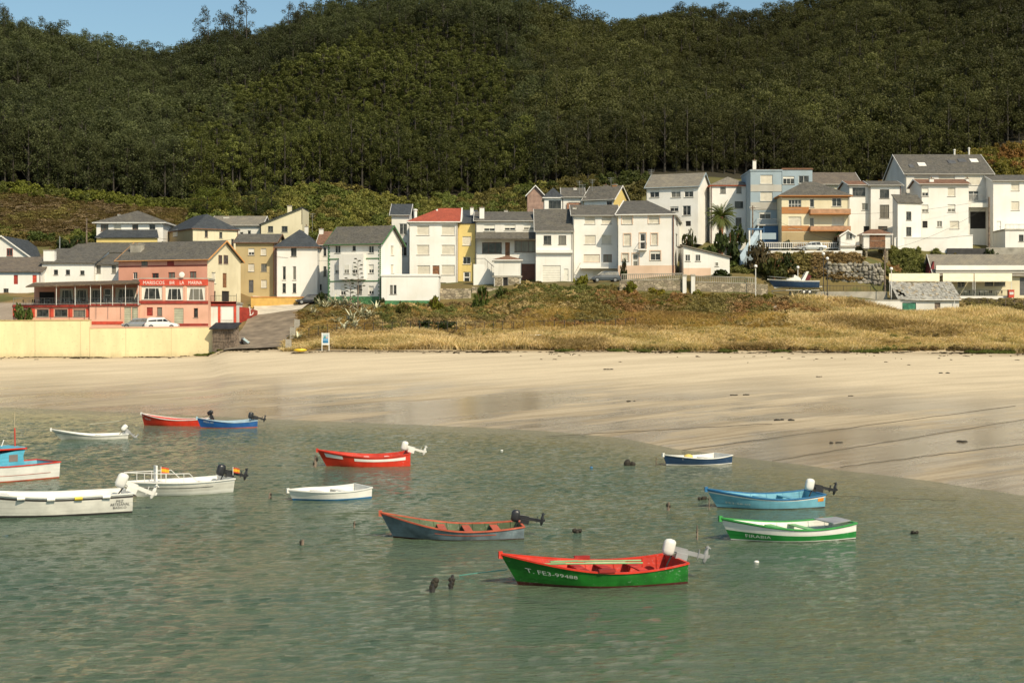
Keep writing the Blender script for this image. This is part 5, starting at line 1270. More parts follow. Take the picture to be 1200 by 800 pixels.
# 13 cabin boat
bt,pt,zg,bg,L,S,near=boat('white fishing boat with turquoise wheelhouse and red rim, cut by the left edge',(-112,538),(-92,570),(69,559.6),(69,540.8),2.3,.95,[(1,.08,BWH),(.08,-1,BORR)],BLB,BR,rb=.86,seats=(),deck=None,name='fishing_boat',cat='fishing boat',full=1.9,stripe=[(.08,1,.42,.39,BORR)],tum=.9)
def lx(px): # local x from pixel along the boat's mid line
    return (69-px)/1800*S.y
zdeck=zg(.3)-.15
x0,x1=lx(27),lx(-3); z1=CAMH-(523-HZ)*S.y/FPX
cb=MB(); hw=.78
pr=[(lx(36),zdeck-.1),(lx(26),zdeck+.25),(lx(25),zdeck+.55),(lx(27.5),z1+.02),(x1,z1-.14),(x1+.2,zdeck-.1)]
cb.prism([(a,-hw,z) for a,z in pr],(0,2*hw,0),BTQ); cab=cb.build('wheelhouse',None,bt)
wb=MB()
for s_ in(-1,1):
    y=s_*(hw+.012); a,b_=lx(18),lx(7); za,zb_=CAMH-(536-HZ)*S.y/FPX,CAMH-(528-HZ)*S.y/FPX
    wb.box(a,b_,min(y,y-s_*.02),max(y,y-s_*.02),za,zb_,plain('dusty_glass',(.22,.19,.17),.25))
wb.build('window',None,cab)
rb_=MB(); rb_.box(lx(29),x1+.1,-hw-.07,hw+.07,z1+.025,z1+.09,BR); rb_.box(lx(29)+.05,x1,-hw,hw,z1+.09,z1+.12,BTQ); rb_.build('roof',None,cab)
ms=MB(); ms.tube([(lx(26),0,z1+.1),(lx(25.5),0,z1+.95)],.03,6,BR); ms.tube([(lx(25.5),0,z1+.9),(lx(25.3),0,z1+1.7)],.012,5,plain('bare_wood',(.45,.36,.22),.6)); ms.tube([(lx(6),.2,z1+.15),(lx(9),.2,z1+.45)],.02,5,WFR); ms.build('mast',None,cab)
dk=MB(); pa=pt(.45,1,1); 
for i in range(8):
    t0=.42+.06*i; t1=min(.995,t0+.06); dk.quad((pt(t0,1,1).x,-bg(t0)+.03,zg(t0)-.12),(pt(t1,1,1).x,-bg(t1)+.03,zg(t1)-.12),(pt(t1,1,1).x,bg(t1)-.03,zg(t1)-.12),(pt(t0,1,1).x,bg(t0)-.03,zg(t0)-.12),BTQ)
dk.build('foredeck',None,bt)
# boat on trailer
ax=Vector((-1,.02,0)).normalized(); S=P(959,337,231.5)
bt,pt,zg,bg,L,S2,near=boat('navy and white motorboat with raked windscreen arch sitting on a galvanised trailer',None,None,None,None,2.3,.97,[(1,.86,BWH),(.86,-.1,BNV),(-.1,-1,BOFF)],BWH,BWH,rb=.9,seats=(),deck=.52,name='motorboat',cat='motorboat',full=2.0,loc=(S,ax,6.7,1.15,1.0,.9))
bt.rotation_euler.y=R(-1)
cb=MB(); cb.prism([(2.6,-.8,.95),(4.9,-.5,1.02),(4.6,-.45,1.35),(3.9,-.6,1.42),(3.75,-.62,1.85),(2.9,-.75,1.45)],(0,1.5,0),BWH); cb.build('cabin_top',None,bt)
cb=MB(); cb.prism([(3.72,-.6,1.86),(4.1,-.55,1.46),(3.95,-.6,1.4),(3.5,-.62,1.8)],(0,1.2,0),GLASS); cb.build('windscreen',None,bt)
for s_ in(-1,1):
    cb=MB(); cb.prism([(2.2,s_*.95,1.0),(2.7,s_*.95,1.0),(1.95,s_*.75,2.35),(1.6,s_*.75,2.35)],(0,.08*-s_,0),BWH); cb.build('arch_leg',None,bt)
cb=MB(); cb.box(1.6,1.95,-.75,.75,2.3,2.38,BWH); cb.build('radar_arch',None,bt)
cb=MB(); cb.prism([(1.5,-.8,1.0),(2.2,-.8,1.0),(1.9,-.7,2.1),(1.2,-.7,1.7)],(0,1.5,0),plain('maroon_canvas',(.14,.03,.03),.9)); cb.build('cockpit_cover',None,bt)
rl=MB()
for s_ in(-1,1): rl.tube([pt(.6,1,s_)+Vector((0,0,.05)),pt(.68,1,s_)+Vector((0,0,.4)),pt(.85,1,s_)+Vector((0,0,.42)),pt(1,1,s_)+Vector((.1,0,.42))],.02,5,STEEL)
rl.build('bow_rail',None,bt)
mb=MB(); mb.box(-.5,-.02,-.4,.4,.1,.2,BWH); mb.build('swim_platform',None,bt)
tr=empty('boat_trailer','galvanised twin-axle trailer carrying the navy and white motorboat','trailer',(S.x,S.y,S.z))
gz=tz(S.x-2.6,S.y)-S.z
mb=MB()
for s_ in(-1,1): mb.tube([(0,s_*.8,-.42),(-5.0,s_*.7,-.42),(-7.1,0,-.50)],.06,6,STEEL)
for x in(-.6,-2.2,-4.2): mb.tube([(x,-.85,-.42),(x,.85,-.42)],.05,6,STEEL)
for x in(-.6,-4.2):
    for s_ in(-1,1): mb.tube([(x,s_*.5,-.42),(x,s_*.45,-.08)],.04,5,STEEL)
mb.build('frame',None,tr)
for x in(-1.5,-2.35):
    for s_ in(-1,1):
        w_=MB(); w_.tube([(x,s_*.95-.1,-.62),(x,s_*.95+.1,-.62)],.32,16,RUBBER); o=w_.build('wheel',None,tr); w_=MB(); w_.tube([(x,s_*.95-.115,-.62),(x,s_*.95+.115,-.62)],.18,12,WFR); w_.build('rim',None,o)
mb=MB(); mb.tube([(-6.9,0,-.5),(-6.9,0,-1.3)],.05,6,STEEL); mb.build('jockey_wheel',None,tr)
# sailing dinghy drawn up in the grass
S=ground(624,206.5); S.z+=.25
bt,pt,zg,bg,L,S2,near=boat('small white sailing dinghy drawn up in the dry grass with its mast lowered',None,None,None,None,1.4,.95,[(1,-1,BWH)],BWH,BWH,rb=.8,seats=(.4,),deck=.6,name='dinghy',cat='dinghy',loc=(S,Vector((-1,.1,0)).normalized(),2.3,.55,.45,.25))
mb=MB(); mb.tube([(1.4,0,.5),(1.35,0,1.15)],.05,5,IRON); mb.build('mast_step',None,bt)
mb=MB(); mb.tube([(1.4,0,.62),(-1.2,0,.72)],.05,6,WFR); mb.build('lowered_mast',None,bt)
# small pale boat leaning behind the shed
S=P(287,402,211.5); 
bt,*_=boat('pale blue dinghy propped on end behind the wooden shed',None,None,None,None,1.3,.9,[(1,.4,gloss('pale_dinghy',(.45,.58,.62))),(.4,-1,IRON)],BWH,BWH,rb=.7,seats=(),deck=None,name='dinghy',cat='dinghy',loc=(Vector((S.x,S.y,tz(S.x,S.y)+.5)),Vector((-.3,1,0)).normalized(),2.6,.55,.45,.2))
bt.rotation_euler.x=R(38)
# yellow kayak
K=ground(352,200.8); k_=empty('kayak','small yellow kayak lying in the sand at the foot of the dry grass','kayak',(K.x,K.y,K.z+.25),R(12))
mb=MB(); secs=9; vs=[];fs=[]
for i in range(secs+1):
    t=i/secs; r=.30*math.sin(math.pi*min(max(t,.02),.98))**.6
    for k in range(8):
        a=2*math.pi*k/8; vs.append((-.85+1.7*t, r*math.cos(a), .8*r*math.sin(a)))
for i in range(secs):
    for k in range(8): k2=(k+1)%8; fs.append((i*8+k,i*8+k2,(i+1)*8+k2,(i+1)*8+k))
mb.add(vs,fs,gloss('yellow_kayak',(.75,.50,.02))); mb.build('hull',None,k_,True)
mb=MB(); mb.tube([(-.1,0,.22),(-.1,0,.27)],.17,10,DARK); mb.build('cockpit',None,k_)
# ------------------------------------------------------------ vehicles
def car(label,paint,loc,rz,kind='hatch',dark=False,group='parked cars'):
    L,Wd,Hh=(4.4,1.78,1.50) if kind!='suv' else (4.6,1.85,1.68)
    root=empty('parked_car',label,'car',loc,rz,group)
    # body: stations along x (front at +x), profile of lower body and cabin
    zb=.24; belt=.92*Hh/1.5
    prof=[(-2.2,.50,.62),(-2.18,.36,.86),(-1.9,.26,belt+.02),(-1.2,.24,belt+.01),(-.2,.24,belt),(.7,.24,belt-.02),(1.1,.24,belt-.08),(1.7,.26,belt-.17),(2.1,.32,belt-.30),(2.2,.42,.60)]
    mb=MB(); n=len(prof); secs=[]
    for (x,lo,hi) in prof:
        x*=L/4.4; w=Wd/2*(1-.10*abs(x/2.2)**4); r=[]
        for (yf,zf) in ((-.96,0),(-1,.18),(-1,.6),(-.93,.92),(-.80,1),(.80,1),(.93,.92),(1,.6),(1,.18),(.96,0)): r.append((x,yf*w,lo+(hi-lo)*zf))
        secs.append(r)
    vs=[v for s in secs for v in s]; fs=[]
    for i in range(n-1):
        for k in range(10): k2=(k+1)%10; fs.append((i*10+k,(i+1)*10+k,(i+1)*10+k2,i*10+k2))
    fs.append(tuple(range(10))); fs.append(tuple((n-1)*10+k for k in range(9,-1,-1)))
    mb.add(vs,fs,paint)
    rear=-1.95 if kind in('suv','hatch') else -1.55
    cab=[(rear*L/4.4,belt),(rear*.93*L/4.4,Hh*.93),(rear*.72*L/4.4,Hh),(.05,Hh),(.35,Hh*.975),(1.15*L/4.4,belt-.05)]
    for (y0,y1) in ((-.62,.62),):
        lo=[(x,-Wd/2*.86*(1 if z<belt+.02 else .80),z) for x,z in cab]; hi=[(x,-y,z) for x,y,z in lo]
        m=len(cab); vs=lo+hi; fs=[tuple(range(m-1,-1,-1)),tuple(range(m,2*m))]+[(i,(i+1)%m,(i+1)%m+m,i+m) for i in range(m)]
        mb.add(vs,fs,paint)
    mb.build('body',None,root,False)
    gl=MB()
    for s_ in(-1,1):
        def g(x,z):
            f=(z-belt)/(Hh*.93-belt); y=Wd/2*(.86*(1-f)+.86*.80*f)+.012; return (x*L/4.4,s_*y,z)
        for (xa,xb,xc,xd) in ((rear*.88,-.62,-.62,rear*.80),(-.55,.18,.12,-.55),(.25,.95,.36,.20)):
            v=[g(xa,belt+.06),g(xb,belt+.06),g(xc,Hh*.92),g(xd,Hh*.92)]
            if s_==-1: gl.add(v,[(0,1,2,3)],GLASS)
            else: gl.add(v,[(3,2,1,0)],GLASS)
    x1,x0=.38*1,1.12*L/4.4
    gl.quad((x0+.012,-.66,belt+.0),(x0+.012,.66,belt+.0),(x1+.03,.58,Hh*.955),(x1+.03,-.58,Hh*.955),GLASS)
    gl.quad((rear*L/4.4-.012,.64,belt+.08),(rear*L/4.4-.012,-.64,belt+.08),(rear*.94*L/4.4-.02,-.56,Hh*.9),(rear*.94*L/4.4-.02,.56,Hh*.9),GLASS)
    gl.build('car_windows',None,root)
    for x in(-1.32,1.36):
        for s_ in(-1,1):
            w_=MB(); y=s_*(Wd/2-.11); w_.tube([(x*L/4.4,y-.11,.33),(x*L/4.4,y+.12,.33)],.33,18,RUBBER); o=w_.build('wheel',None,root)
            w_=MB(); yy=y+s_*.125; w_.tube([(x*L/4.4,yy-.01,.33),(x*L/4.4,yy+.01,.33)],.21,12,STEEL); w_.build('rim',None,o)
            w_=MB(); w_.tube([(x*L/4.4,y-.1,.36),(x*L/4.4,y+s_*.118,.36)],.385,18,DARK); w_.build('wheel_arch',None,root) if False else None
    for s_ in(-1,1):
        h_=MB(); h_.box(2.08*L/4.4,2.165*L/4.4,s_*.62-.14,s_*.62+.14,.58,.70,plain('headlight_lens',(.6,.6,.58),.1)); h_.build('headlight',None,root)
        h_=MB(); h_.box(-2.2*L/4.4,-2.11*L/4.4,s_*.66-.12,s_*.66+.12,.72,.90,plain('tail_lens',(.35,.01,.01),.2)); h_.build('tail_light',None,root)
    return root
SILV=plain('silver_car_paint',(.45,.45,.43),.25,.04,metal=.5); WCAR=plain('white_car_paint',(.72,.71,.68),.25,.03); BCAR=plain('black_car_paint',(.02,.022,.028),.2,.1); GCAR=plain('dark_grey_car_paint',(.05,.06,.07),.22,.1)
def gl_(px,py,Y): p=P(px,py,Y); return p
def cz(px,Y): p=ground(px,Y); return (p.x,p.y,p.z+.02)
c1=P(159,382,216.6); car('silver grey car parked behind the white car below the restaurant',GCAR if False else SILV,cz(162,217.5),R(170))
car('white car parked in front of the salmon restaurant above the sea wall',WCAR,cz(190,214.8),R(4),'suv')
car('dark car parked at the top of the ramp beside the agaves',BCAR,cz(363,236),R(195))
p=P(708,332,232.5); car('dark grey car parked in front of the arched loggia house',GCAR,cz(709,233.5),R(190),'suv')
p=cz(951,243); car('silver coupe parked before the white balustrade of the orange house',SILV,(p[0],p[1],P(951,294.5,243).z),R(180),'sedan')
# gritty verge so that the car by the balustrade stands on something
mb=MB(); a=P(884,294.6,243); b_=P(1008,294.6,243); mb.box(a.x,b_.x,241.6,246.4,a.z-3,a.z-.01,CONC); mb.box(a.x,b_.x,241.55,241.6,a.z-.35,a.z+.06,WHITE2); o=mb.build('street_ledge'); tag(o,kind='structure',label='raised street ledge in front of the hillside houses')

# ------------------------------------------------------------ poles, lamps, sign, stakes, ropes
def pole(px,ptop,pbot,Y,label,r=.13,mat=WOODG,arm=False,name='utility_pole'):
    a=P(px,pbot,Y); b_=P(px,ptop,Y); a.z=min(a.z,tz(a.x,a.y)); mb=MB(); mb.tube([a,b_],[r,r*.7],8,mat); o=mb.build(name); tag(o,label,'pole')
    am=MB(); am.box(b_.x-.5,b_.x+.5,Y-.05,Y+.05,b_.z-.45,b_.z-.33,mat)
    for x in(-.45,0,.45): am.tube([(b_.x+x,Y,b_.z-.33),(b_.x+x,Y,b_.z-.15)],.05,6,WFR)
    am.build('crossarm',None,o) if arm else None; return o
pole(70,277,302,255,'pale bare pole behind the roof with the fat round chimney',.12,STEEL)
pole(101.5,256,290,258,'tall wooden utility pole left of the white hip-roofed villa',.15)
pole(882,241,292,247,'wooden utility pole in front of the pale blue house',.15,WOODG,True)
pole(1159,231,288,249,'thick wooden utility pole beside the garage of the biggest roof',.2)
pole(1037,291,345,236,'wooden utility pole standing right of the boulder wall',.14)
pole(366,272,258,262,'thin aerial pole among roofs',.05,STEEL) if False else None
def lamp(px,ptop,pbot,Y,label,mat=WFR):
    a=P(px,pbot,Y); a.z=min(a.z,tz(a.x,a.y)); b_=P(px,ptop,Y); mb=MB(); mb.tube([a,(a.x,a.y,b_.z-.3)],.06,8,mat); mb.tube([a,(a.x,a.y,a.z+.5)],.11,8,mat)
    o=mb.build('street_lamp'); tag(o,label,'street lamp',"globe lamps along the lower street"); g_=MB(); g_.ball((a.x,a.y,b_.z),.26,n=12,m=8,mat=plain('opal_globe',(.75,.73,.68),.3,.03)); g_.build('lamp_globe',None,o,True); return o
lamp(885.5,312,346,226,'white globe lamp on a white post at the bow of the trailered boat')
lamp(965,297.5,345,236,'dark-posted globe lamp left of the boulder wall, taller of two close together',IRON)
lamp(969.5,303,345,232,'dark-posted globe lamp left of the boulder wall, lower of two close together',IRON)
lamp(1044.5,315,350,230,'white globe lamp at the left end of the beach bar awning')
lamp(935,313.5,345,237,'small globe lamp behind the trailered boat among the bushes')
def wire(a,b,sag,label):
    A=P(*a); B=P(*b); W=[]
    for i in range(17): t=i/16; v=A.lerp(B,t); v.z-=sag*4*t*(1-t); W.append(v)
    mb=MB(); mb.tube(W,.018,4,IRON); tag(mb.build('overhead_wire'),label,'wire')
wire((882,243,247),(1159,234,249),1.6,'long overhead wire sagging between the two wooden poles on the right hillside')
wire((882,246,247),(1037,293,236),1.0,'overhead wire running down from the pale blue house pole to the boulder wall pole')
wire((1037,293,236),(1159,240,249),1.0,'overhead wire rising from the boulder wall pole to the thick pole')
wire((101.5,258,258),(280,280,243),1.5,'overhead wire from the wooden pole beside the villa to the ochre apartments')
wire((321,300,240.8),(480,300,242.8),.8,'thin wire slung along the white houses from the rust corner strip')
# aerials
for i,(px,py,Y) in enumerate(((679,212,263),(683,216,262),(694,210,263),(716,208,264),(763,199,258),(366,250,262))):
    a=P(px,py+22,Y); b_=P(px,py,Y); mb=MB(); mb.tube([a,b_],.03,5,STEEL)
    for k in range(3): mb.box(b_.x-.55+.12*k,b_.x+.55-.12*k,Y-.015,Y+.015,b_.z-.1-.28*k,b_.z-.07-.28*k,STEEL)
    tag(mb.build('roof_aerial'),['tall roof aerial left of the yellow gable roof','shorter roof aerial next to the tall one','roof aerial on the grey roof behind the white row','roof aerial by the orange chimney','roof aerial on the gable of the house behind the palm','thin roof aerial above the tall white house with narrow windows'][i],'aerial','roof aerials')
# satellite dish
a=P(213,322,221.6); mb=MB(); mb.ball((a.x,a.y,a.z),.42,.10,.42,14,8,WFR); o=mb.build('satellite_dish'); mb2=MB(); mb2.tube([a+Vector((0,.05,-.1)),a+Vector((0,.3,-.75))],.04,5,STEEL); mb2.build('bracket',None,o); tag(o,'round white satellite dish above the restaurant sign','satellite dish')
# beach notice board
G=ground(381.5,200.3); sg=empty('notice_board','blue and white beach notice board on two white posts in front of the dry grass','sign',G)
for x in(-.46,.46): mb=MB(); mb.box(x-.05,x+.05,-.05,.05,-.4,2.35,WFR); mb.build('post',None,sg)
mb=MB(); mb.box(-.41,.41,-.03,.03,.75,2.3,WFR); bd=mb.build('panel',None,sg)
mb=MB(); mb.box(-.36,.36,-.04,-.031,1.0,1.28,gloss('sign_deep_blue',(.02,.16,.32))); mb.box(-.36,.36,-.04,-.031,1.29,1.6,gloss('sign_sky',(.16,.35,.55))); mb.box(-.36,.36,-.04,-.031,1.61,2.2,gloss('sign_pale',(.42,.52,.55)))
mb.prism([(-.3,-.05,1.62),(.1,-.05,1.62),(-.05,-.05,2.0)],(0,.009,0),gloss('sign_teal',(.05,.25,.25))); mb.prism([(.0,-.052,1.62),(.32,-.052,1.62),(.15,-.052,1.85)],(0,.01,0),gloss('sign_rose',(.55,.35,.30))); mb.build('picture',None,bd)
# ramp posts
for i,(px,py) in enumerate(((338,405),(343,388),(348,381))):
    p=ground(px,{405:204,388:214,381:219}[py]); mb=MB(); mb.prism([(-.42,-.15,-.6),(.42,-.15,-.6),(.38,-.15,1.5),(-.36,-.15,1.6)],(0,.3,0),CONC); o=mb.build('concrete_block'); o.location=p; tag(o,['lowest upright concrete block beside the ramp','middle upright concrete block beside the ramp','highest upright concrete block beside the ramp'][i],'block')
# stakes, lumps and buoys in the water
def stake(px,pt_,pb_,lean,label,r=.05,weed=False,name='mooring_stake'):
    Y=waterY(pb_); b_=P(px,pb_,Y); h_=(pb_-pt_)/FPX*Y; mb=MB(); pts=[b_+Vector((0,0,-1.2)),b_+Vector((lean*.1,0,h_*.1)),b_+Vector((lean*.5,0,h_*.55)),b_+Vector((lean,0,h_))]
    mb.tube(pts,[r,r*1.2,r*1.15,r*.7],7,WOODG if not weed else IRON); o=mb.build(name); tag(o,label,'stake')
    w_=MB(); rr=random.Random(int(px))
    for k in range(int(5 if weed else 2)): q=pts[1].lerp(pts[3],rr.random()*.8); w_.ball((q.x+rr.uniform(-.04,.04),q.y,q.z),r*rr.uniform(1.0,1.5),r*1.2,r*rr.uniform(1.2,2.0),8,5,plain('dark_weed',(.025,.02,.012),.8,.3))
    w_.build('weed',None,o); return o
stake(506,677,693,.10,'thick dark weed-covered stake, left of the pair near the green and red boat',.065,True)
stake(528,673,690,.06,'thinner dark stake, right of the pair near the green and red boat',.05,True)
stake(369,533,547,.05,'dark stake just off the bow of the bright red boat',.07)
stake(354,632,638,.02,'tiny dark stake tip left of the slate grey boat',.05)
stake(415,610,618,.02,'thin dark stake between the white dinghy and the slate grey boat',.03)
stake(316,577,584,.02,'thin dark stake right of the white motor boat with flags',.05)
stake(783,588,598,.03,'dark stake left of the light blue boat',.05)
stake(831,581,596,.0,'thin rod at the bow of the light blue boat',.02)
stake(817,615,632,.0,'thin rod behind the white outboard of the green and red boat',.025)
stake(769,536,545,.0,'thin rod beside the small navy dinghy',.02)
for i,(px,py,r,lb) in enumerate(((738,545,.22,'dark weed clump on a float between the navy dinghy and the blue buoy'),(677,624,.14,'dark weed clump floating above the green and red boat'),(823,585,.15,'dark weed clump at the light blue boat bow'),(1072,625,.09,'small dark float at the far right of the water'))):
    Y=waterY(py); p=P(px,py,Y); mb=MB(); rr=random.Random(i)
    for k in range(6): mb.ball((p.x+rr.uniform(-r,r)*.9,p.y+rr.uniform(-r,r)*.5,p.z+rr.uniform(0,r*.6)),r*rr.uniform(.4,.7),r*.5,r*rr.uniform(.4,.9),8,5,plain('dark_weed',(.025,.02,.012),.8,.3))
    tag(mb.build('weed_clump'),lb,'weed clump')
for (px,py,c_,lb) in ((693,548,BMB,'small blue buoy floating left of the dark weed clump'),(886.5,659,BWH,'small white float right of the green and red boat'),(588,528,BWH,'tiny white float near the shore')):
    Y=waterY(py); p=P(px,py,Y); mb=MB(); mb.ball((p.x,p.y,.02),.08,.07,.05,12,7,c_); o=mb.build('buoy',None,None,True); mb=MB(); mb.tube([(p.x,p.y,.08),(p.x,p.y,.11)],.02,5,IRON); mb.build('eye',None,o); tag(o,lb,'buoy')
def rope(pts,label,r=.02,mat=None,sag=0.0):
    W=[]
    for a,b in zip(pts[:-1],pts[1:]):
        for i in range(10): t=i/10; v=Vector(a).lerp(Vector(b),t); v.z-=sag*4*t*(1-t); W.append(v)
    W.append(Vector(pts[-1])); mb=MB(); mb.tube(W,r,5,mat or plain('wet_rope',(.07,.06,.045),.9,.2)); o=mb.build('mooring_rope'); tag(o,label,'rope'); return o
def beach_rope(p0,p1,label,r=.016,mat=None):
    (xa,ya),(xb,yb)=p0,p1; pts=[]
    def hit(px,py):
        r_=ray(px,py); Y=20.0
        while Y<260:
            if CAMH+r_.z*Y<max(tz(r_.x*Y,Y),0): break
            Y+=.5
        return Vector((r_.x*Y,Y,max(tz(r_.x*Y,Y),0)))
    for i in range(25):
        t=i/24; p=hit(xa+(xb-xa)*t,ya+(yb-ya)*t); p.z+=.03; pts.append(p)
    W=[]
    for a,b in zip(pts[:-1],pts[1:]): W.append(a)
    W.append(pts[-1]); mb=MB(); mb.tube(W,r,5,mat or plain('wet_rope',(.07,.06,.045),.9,.2)); o=mb.build('mooring_rope'); tag(o,label,'rope')
TEAL=plain('teal_rope',(.10,.34,.27),.7,.1)
rope([P(594,667,41.5),P(560,671,waterY(674)*1.0),(P(538,674,waterY(674)))],'pale teal mooring rope from the bow of the green and red boat',.014,TEAL)
rope([P(168,487,109.5),P(140,493,113),P(105,497,waterY(498))],'long pale mooring line from the far red boat',.018,plain('pale_rope',(.45,.45,.36),.8))
for (a,b,l) in (((800,528),(1190,476),'dark mooring line crossing the wet sand highest'),((905,541),(1200,492),'dark mooring line crossing the wet sand in the middle'),((985,548),(1200,521),'dark mooring line crossing the wet sand lowest'),((640,512),(905,497),'faint mooring line on the sand left of the navy dinghy')): beach_rope(a,b,l)
beach_rope((968,582),(1120,588),'mooring line trailing in the water right of the light blue boat',.007)
# driftwood / weed lumps on the sand
for i,(px,Y,s_) in enumerate(((918,104,.35),(873,128,.25),(861,128,.2),(981,88,.22),(1132,87,.25),(740,125,.22),(1106,155,.3),(998,125,.16),(712,165,.3),(960,150,.18))):
    p=ground(px,Y); mb=MB(); rr=random.Random(i+40)
    for k in range(5): mb.ball((p.x+rr.uniform(-s_,s_)*1.6,p.y+rr.uniform(-s_,s_),p.z+.02),s_*rr.uniform(.4,.8),s_*rr.uniform(.3,.6),s_*.28,8,5,plain('dark_weed',(.025,.02,.012),.8,.3))
    tag(mb.build('seaweed_clump'),'small dark clump of seaweed stranded on the open sand','seaweed clump','seaweed clumps on the beach')
def fence(px0,px1,Y0,Y1,label,n,h=1.1,mat=IRON,py=None):
    root=empty('fence',label,'fence',ground(px0,Y0)); o0=root.location; tops=[]
    for i in range(n+1):
        t=i/n; p=ground(px0+(px1-px0)*t,Y0+(Y1-Y0)*t)-o0; mb=MB(); mb.tube([p+Vector((0,0,-.3)),p+Vector((0,0,h))],.05,5,mat); mb.build('post',None,root); tops.append(p)
    mb=MB()
    for z in(.35,.7,h-.05):
        mb.tube([q+Vector((0,0,z)) for q in tops],.022,4,mat)
    mb.build('rail',None,root)
fence(362,600,211.2,211.6,'dark post and rail fence across the slope above the dry grass, left stretch',22,1.75)
fence(602,745,211.6,212.6,'dark post and rail fence across the slope above the dry grass, right stretch',12,1.7)
fence(1126,1210,230.5,229.5,'old grey rail fence in the grass below the bar terrace',8,1.0,WOODG)
# ------------------------------------------------------------ planting
def leaf_mesh(mb_lists, centers, radii, per, size, rng, flat=1.0, droop=0.0, elong=1.0):
    """leaf-sized quads on and inside clumps; returns verts, faces, leafval"""
    V=[];F=[];A=[]; k=0
    for (c,r,tv) in zip(centers,radii,mb_lists):
        n=per
        d=rng.normal(size=(n,3)); d/=np.linalg.norm(d,axis=1)[:,None]
        rr=r*rng.uniform(.45,1.0,n)**.6
        p=np.array(c)+d*rr[:,None]*np.array([1,1,flat])
        nrm=d*.75+rng.normal(size=(n,3))*.55; nrm/=np.linalg.norm(nrm,axis=1)[:,None]
        a=np.cross(nrm,rng.normal(size=(n,3))); a/=np.linalg.norm(a,axis=1)[:,None]; b=np.cross(nrm,a)
        s=size*rng.uniform(.6,1.25,n)[:,None]
        a=a*s*elong; b=b*s
        if droop: a=a*.6; b=b*.6; b[:,2]-=droop*s[:,0]
        q=np.stack([p-a*.5-b*.15,p-b*.5,p+a*.5+b*.1,p+b*.5],1)
        V.append(q.reshape(-1,3)); f=np.arange(n*4).reshape(-1,4)+k; F.append(f); k+=n*4
        A.append(np.repeat(np.clip(tv+rng.normal(0,.14,n),0,1),4))
    return np.concatenate(V),np.concatenate(F),np.concatenate(A)
def np_mesh(name,V,F,A,mat):
    me=bpy.data.meshes.new(name); n=len(V); m=len(F)
    me.vertices.add(n); me.vertices.foreach_set('co',V.astype(np.float32).reshape(-1))
    me.loops.add(m*4); me.loops.foreach_set('vertex_index',F.astype(np.int32).reshape(-1))
    me.polygons.add(m); me.polygons.foreach_set('loop_start',np.arange(m,dtype=np.int32)*4)
    at=me.attributes.new('leaf','FLOAT','POINT'); at.data.foreach_set('value',A.astype(np.float32))
    me.materials.append(mat); me.update(calc_edges=True); return me
FOL=foliage('tree_leaves'); BARK=plain('pale_bark',(.042,.035,.026),.85,.35,2)
TRL=[]   # (trunk mesh, crown mesh, height)
def make_tree(seed,h,kind):
    rng=np.random.default_rng(seed); rr=random.Random(seed)
    tk=MB(); bend=[rr.uniform(-.35,.35) for _ in range(4)]
    tp=[Vector((bend[0]*z*.12*math.sin(z*.3),bend[1]*z*.12*math.sin(z*.25+1),z*h)) for z in (0,.15,.35,.55,.75,.93)]
    tp[0]-=Vector((0,0,1.0)); tk.tube(tp,[.24,.19,.16,.12,.08,.03],7,BARK)
    cs=[];rs=[];tv=[]
    if kind=='round':   # eucalyptus with rounded tufted head
        R_=rr.uniform(2.6,3.4)
        for i in range(40):
            z=rr.uniform(.14,1.0); rad=R_*math.sin(math.pi*min(1,max(.12,(1.06-z)/.86)))**.7
            a=rr.uniform(0,6.28); q=rad*math.sqrt(rr.uniform(.12,1))*.85
            cs.append((q*math.cos(a),q*math.sin(a),z*h)); rs.append(rr.uniform(.75,1.3)); tv.append(rr.uniform(.15,.85))
    elif kind=='slim':  # young plantation tree, pointed
        for i in range(28):
            z=rr.uniform(.12,1.0); rad=2.5*(1.05-z)**.55+.2
            a=rr.uniform(0,6.28); q=rad*math.sqrt(rr.uniform(.1,1))
            cs.append((q*math.cos(a),q*math.sin(a),z*h)); rs.append(rr.uniform(.5,.85)*(1.25-.5*z)); tv.append(rr.uniform(.2,.8))
    else:               # ragged, open head with gaps
        for i in range(28):
            z=rr.uniform(.22,1.0); a=rr.uniform(0,6.28); q=2.6*math.sqrt(rr.uniform(.15,1))*(1.15-.55*z)
            cs.append((q*math.cos(a),q*math.sin(a),z*h)); rs.append(rr.uniform(.5,1.0)); tv.append(rr.uniform(.1,.9))
    for c in cs[::3]:
        z0=c[2]-1.6-rr.random(); tk.tube([(0,0,max(1,z0)),(c[0]*.55,c[1]*.55,(z0+c[2])/2+.2),(c[0]*.95,c[1]*.95,c[2])],[.07,.05,.02],4,BARK)
    V,F,A=leaf_mesh(tv,cs,rs,86,.36,rng,.85,.35)
    return tk.mesh('trunk'),np_mesh('crown',V,F,A,FOL)
kinds=['round','round','round','slim','slim','slim','open','round','slim']
heights=[12.5,14,11,10.5,11.5,9.5,14.5,13,10.5]
for i,(k,h) in enumerate(zip(kinds,heights)):
    t,c=make_tree(100+i,h,k); TRL.append((t,c,h,k))
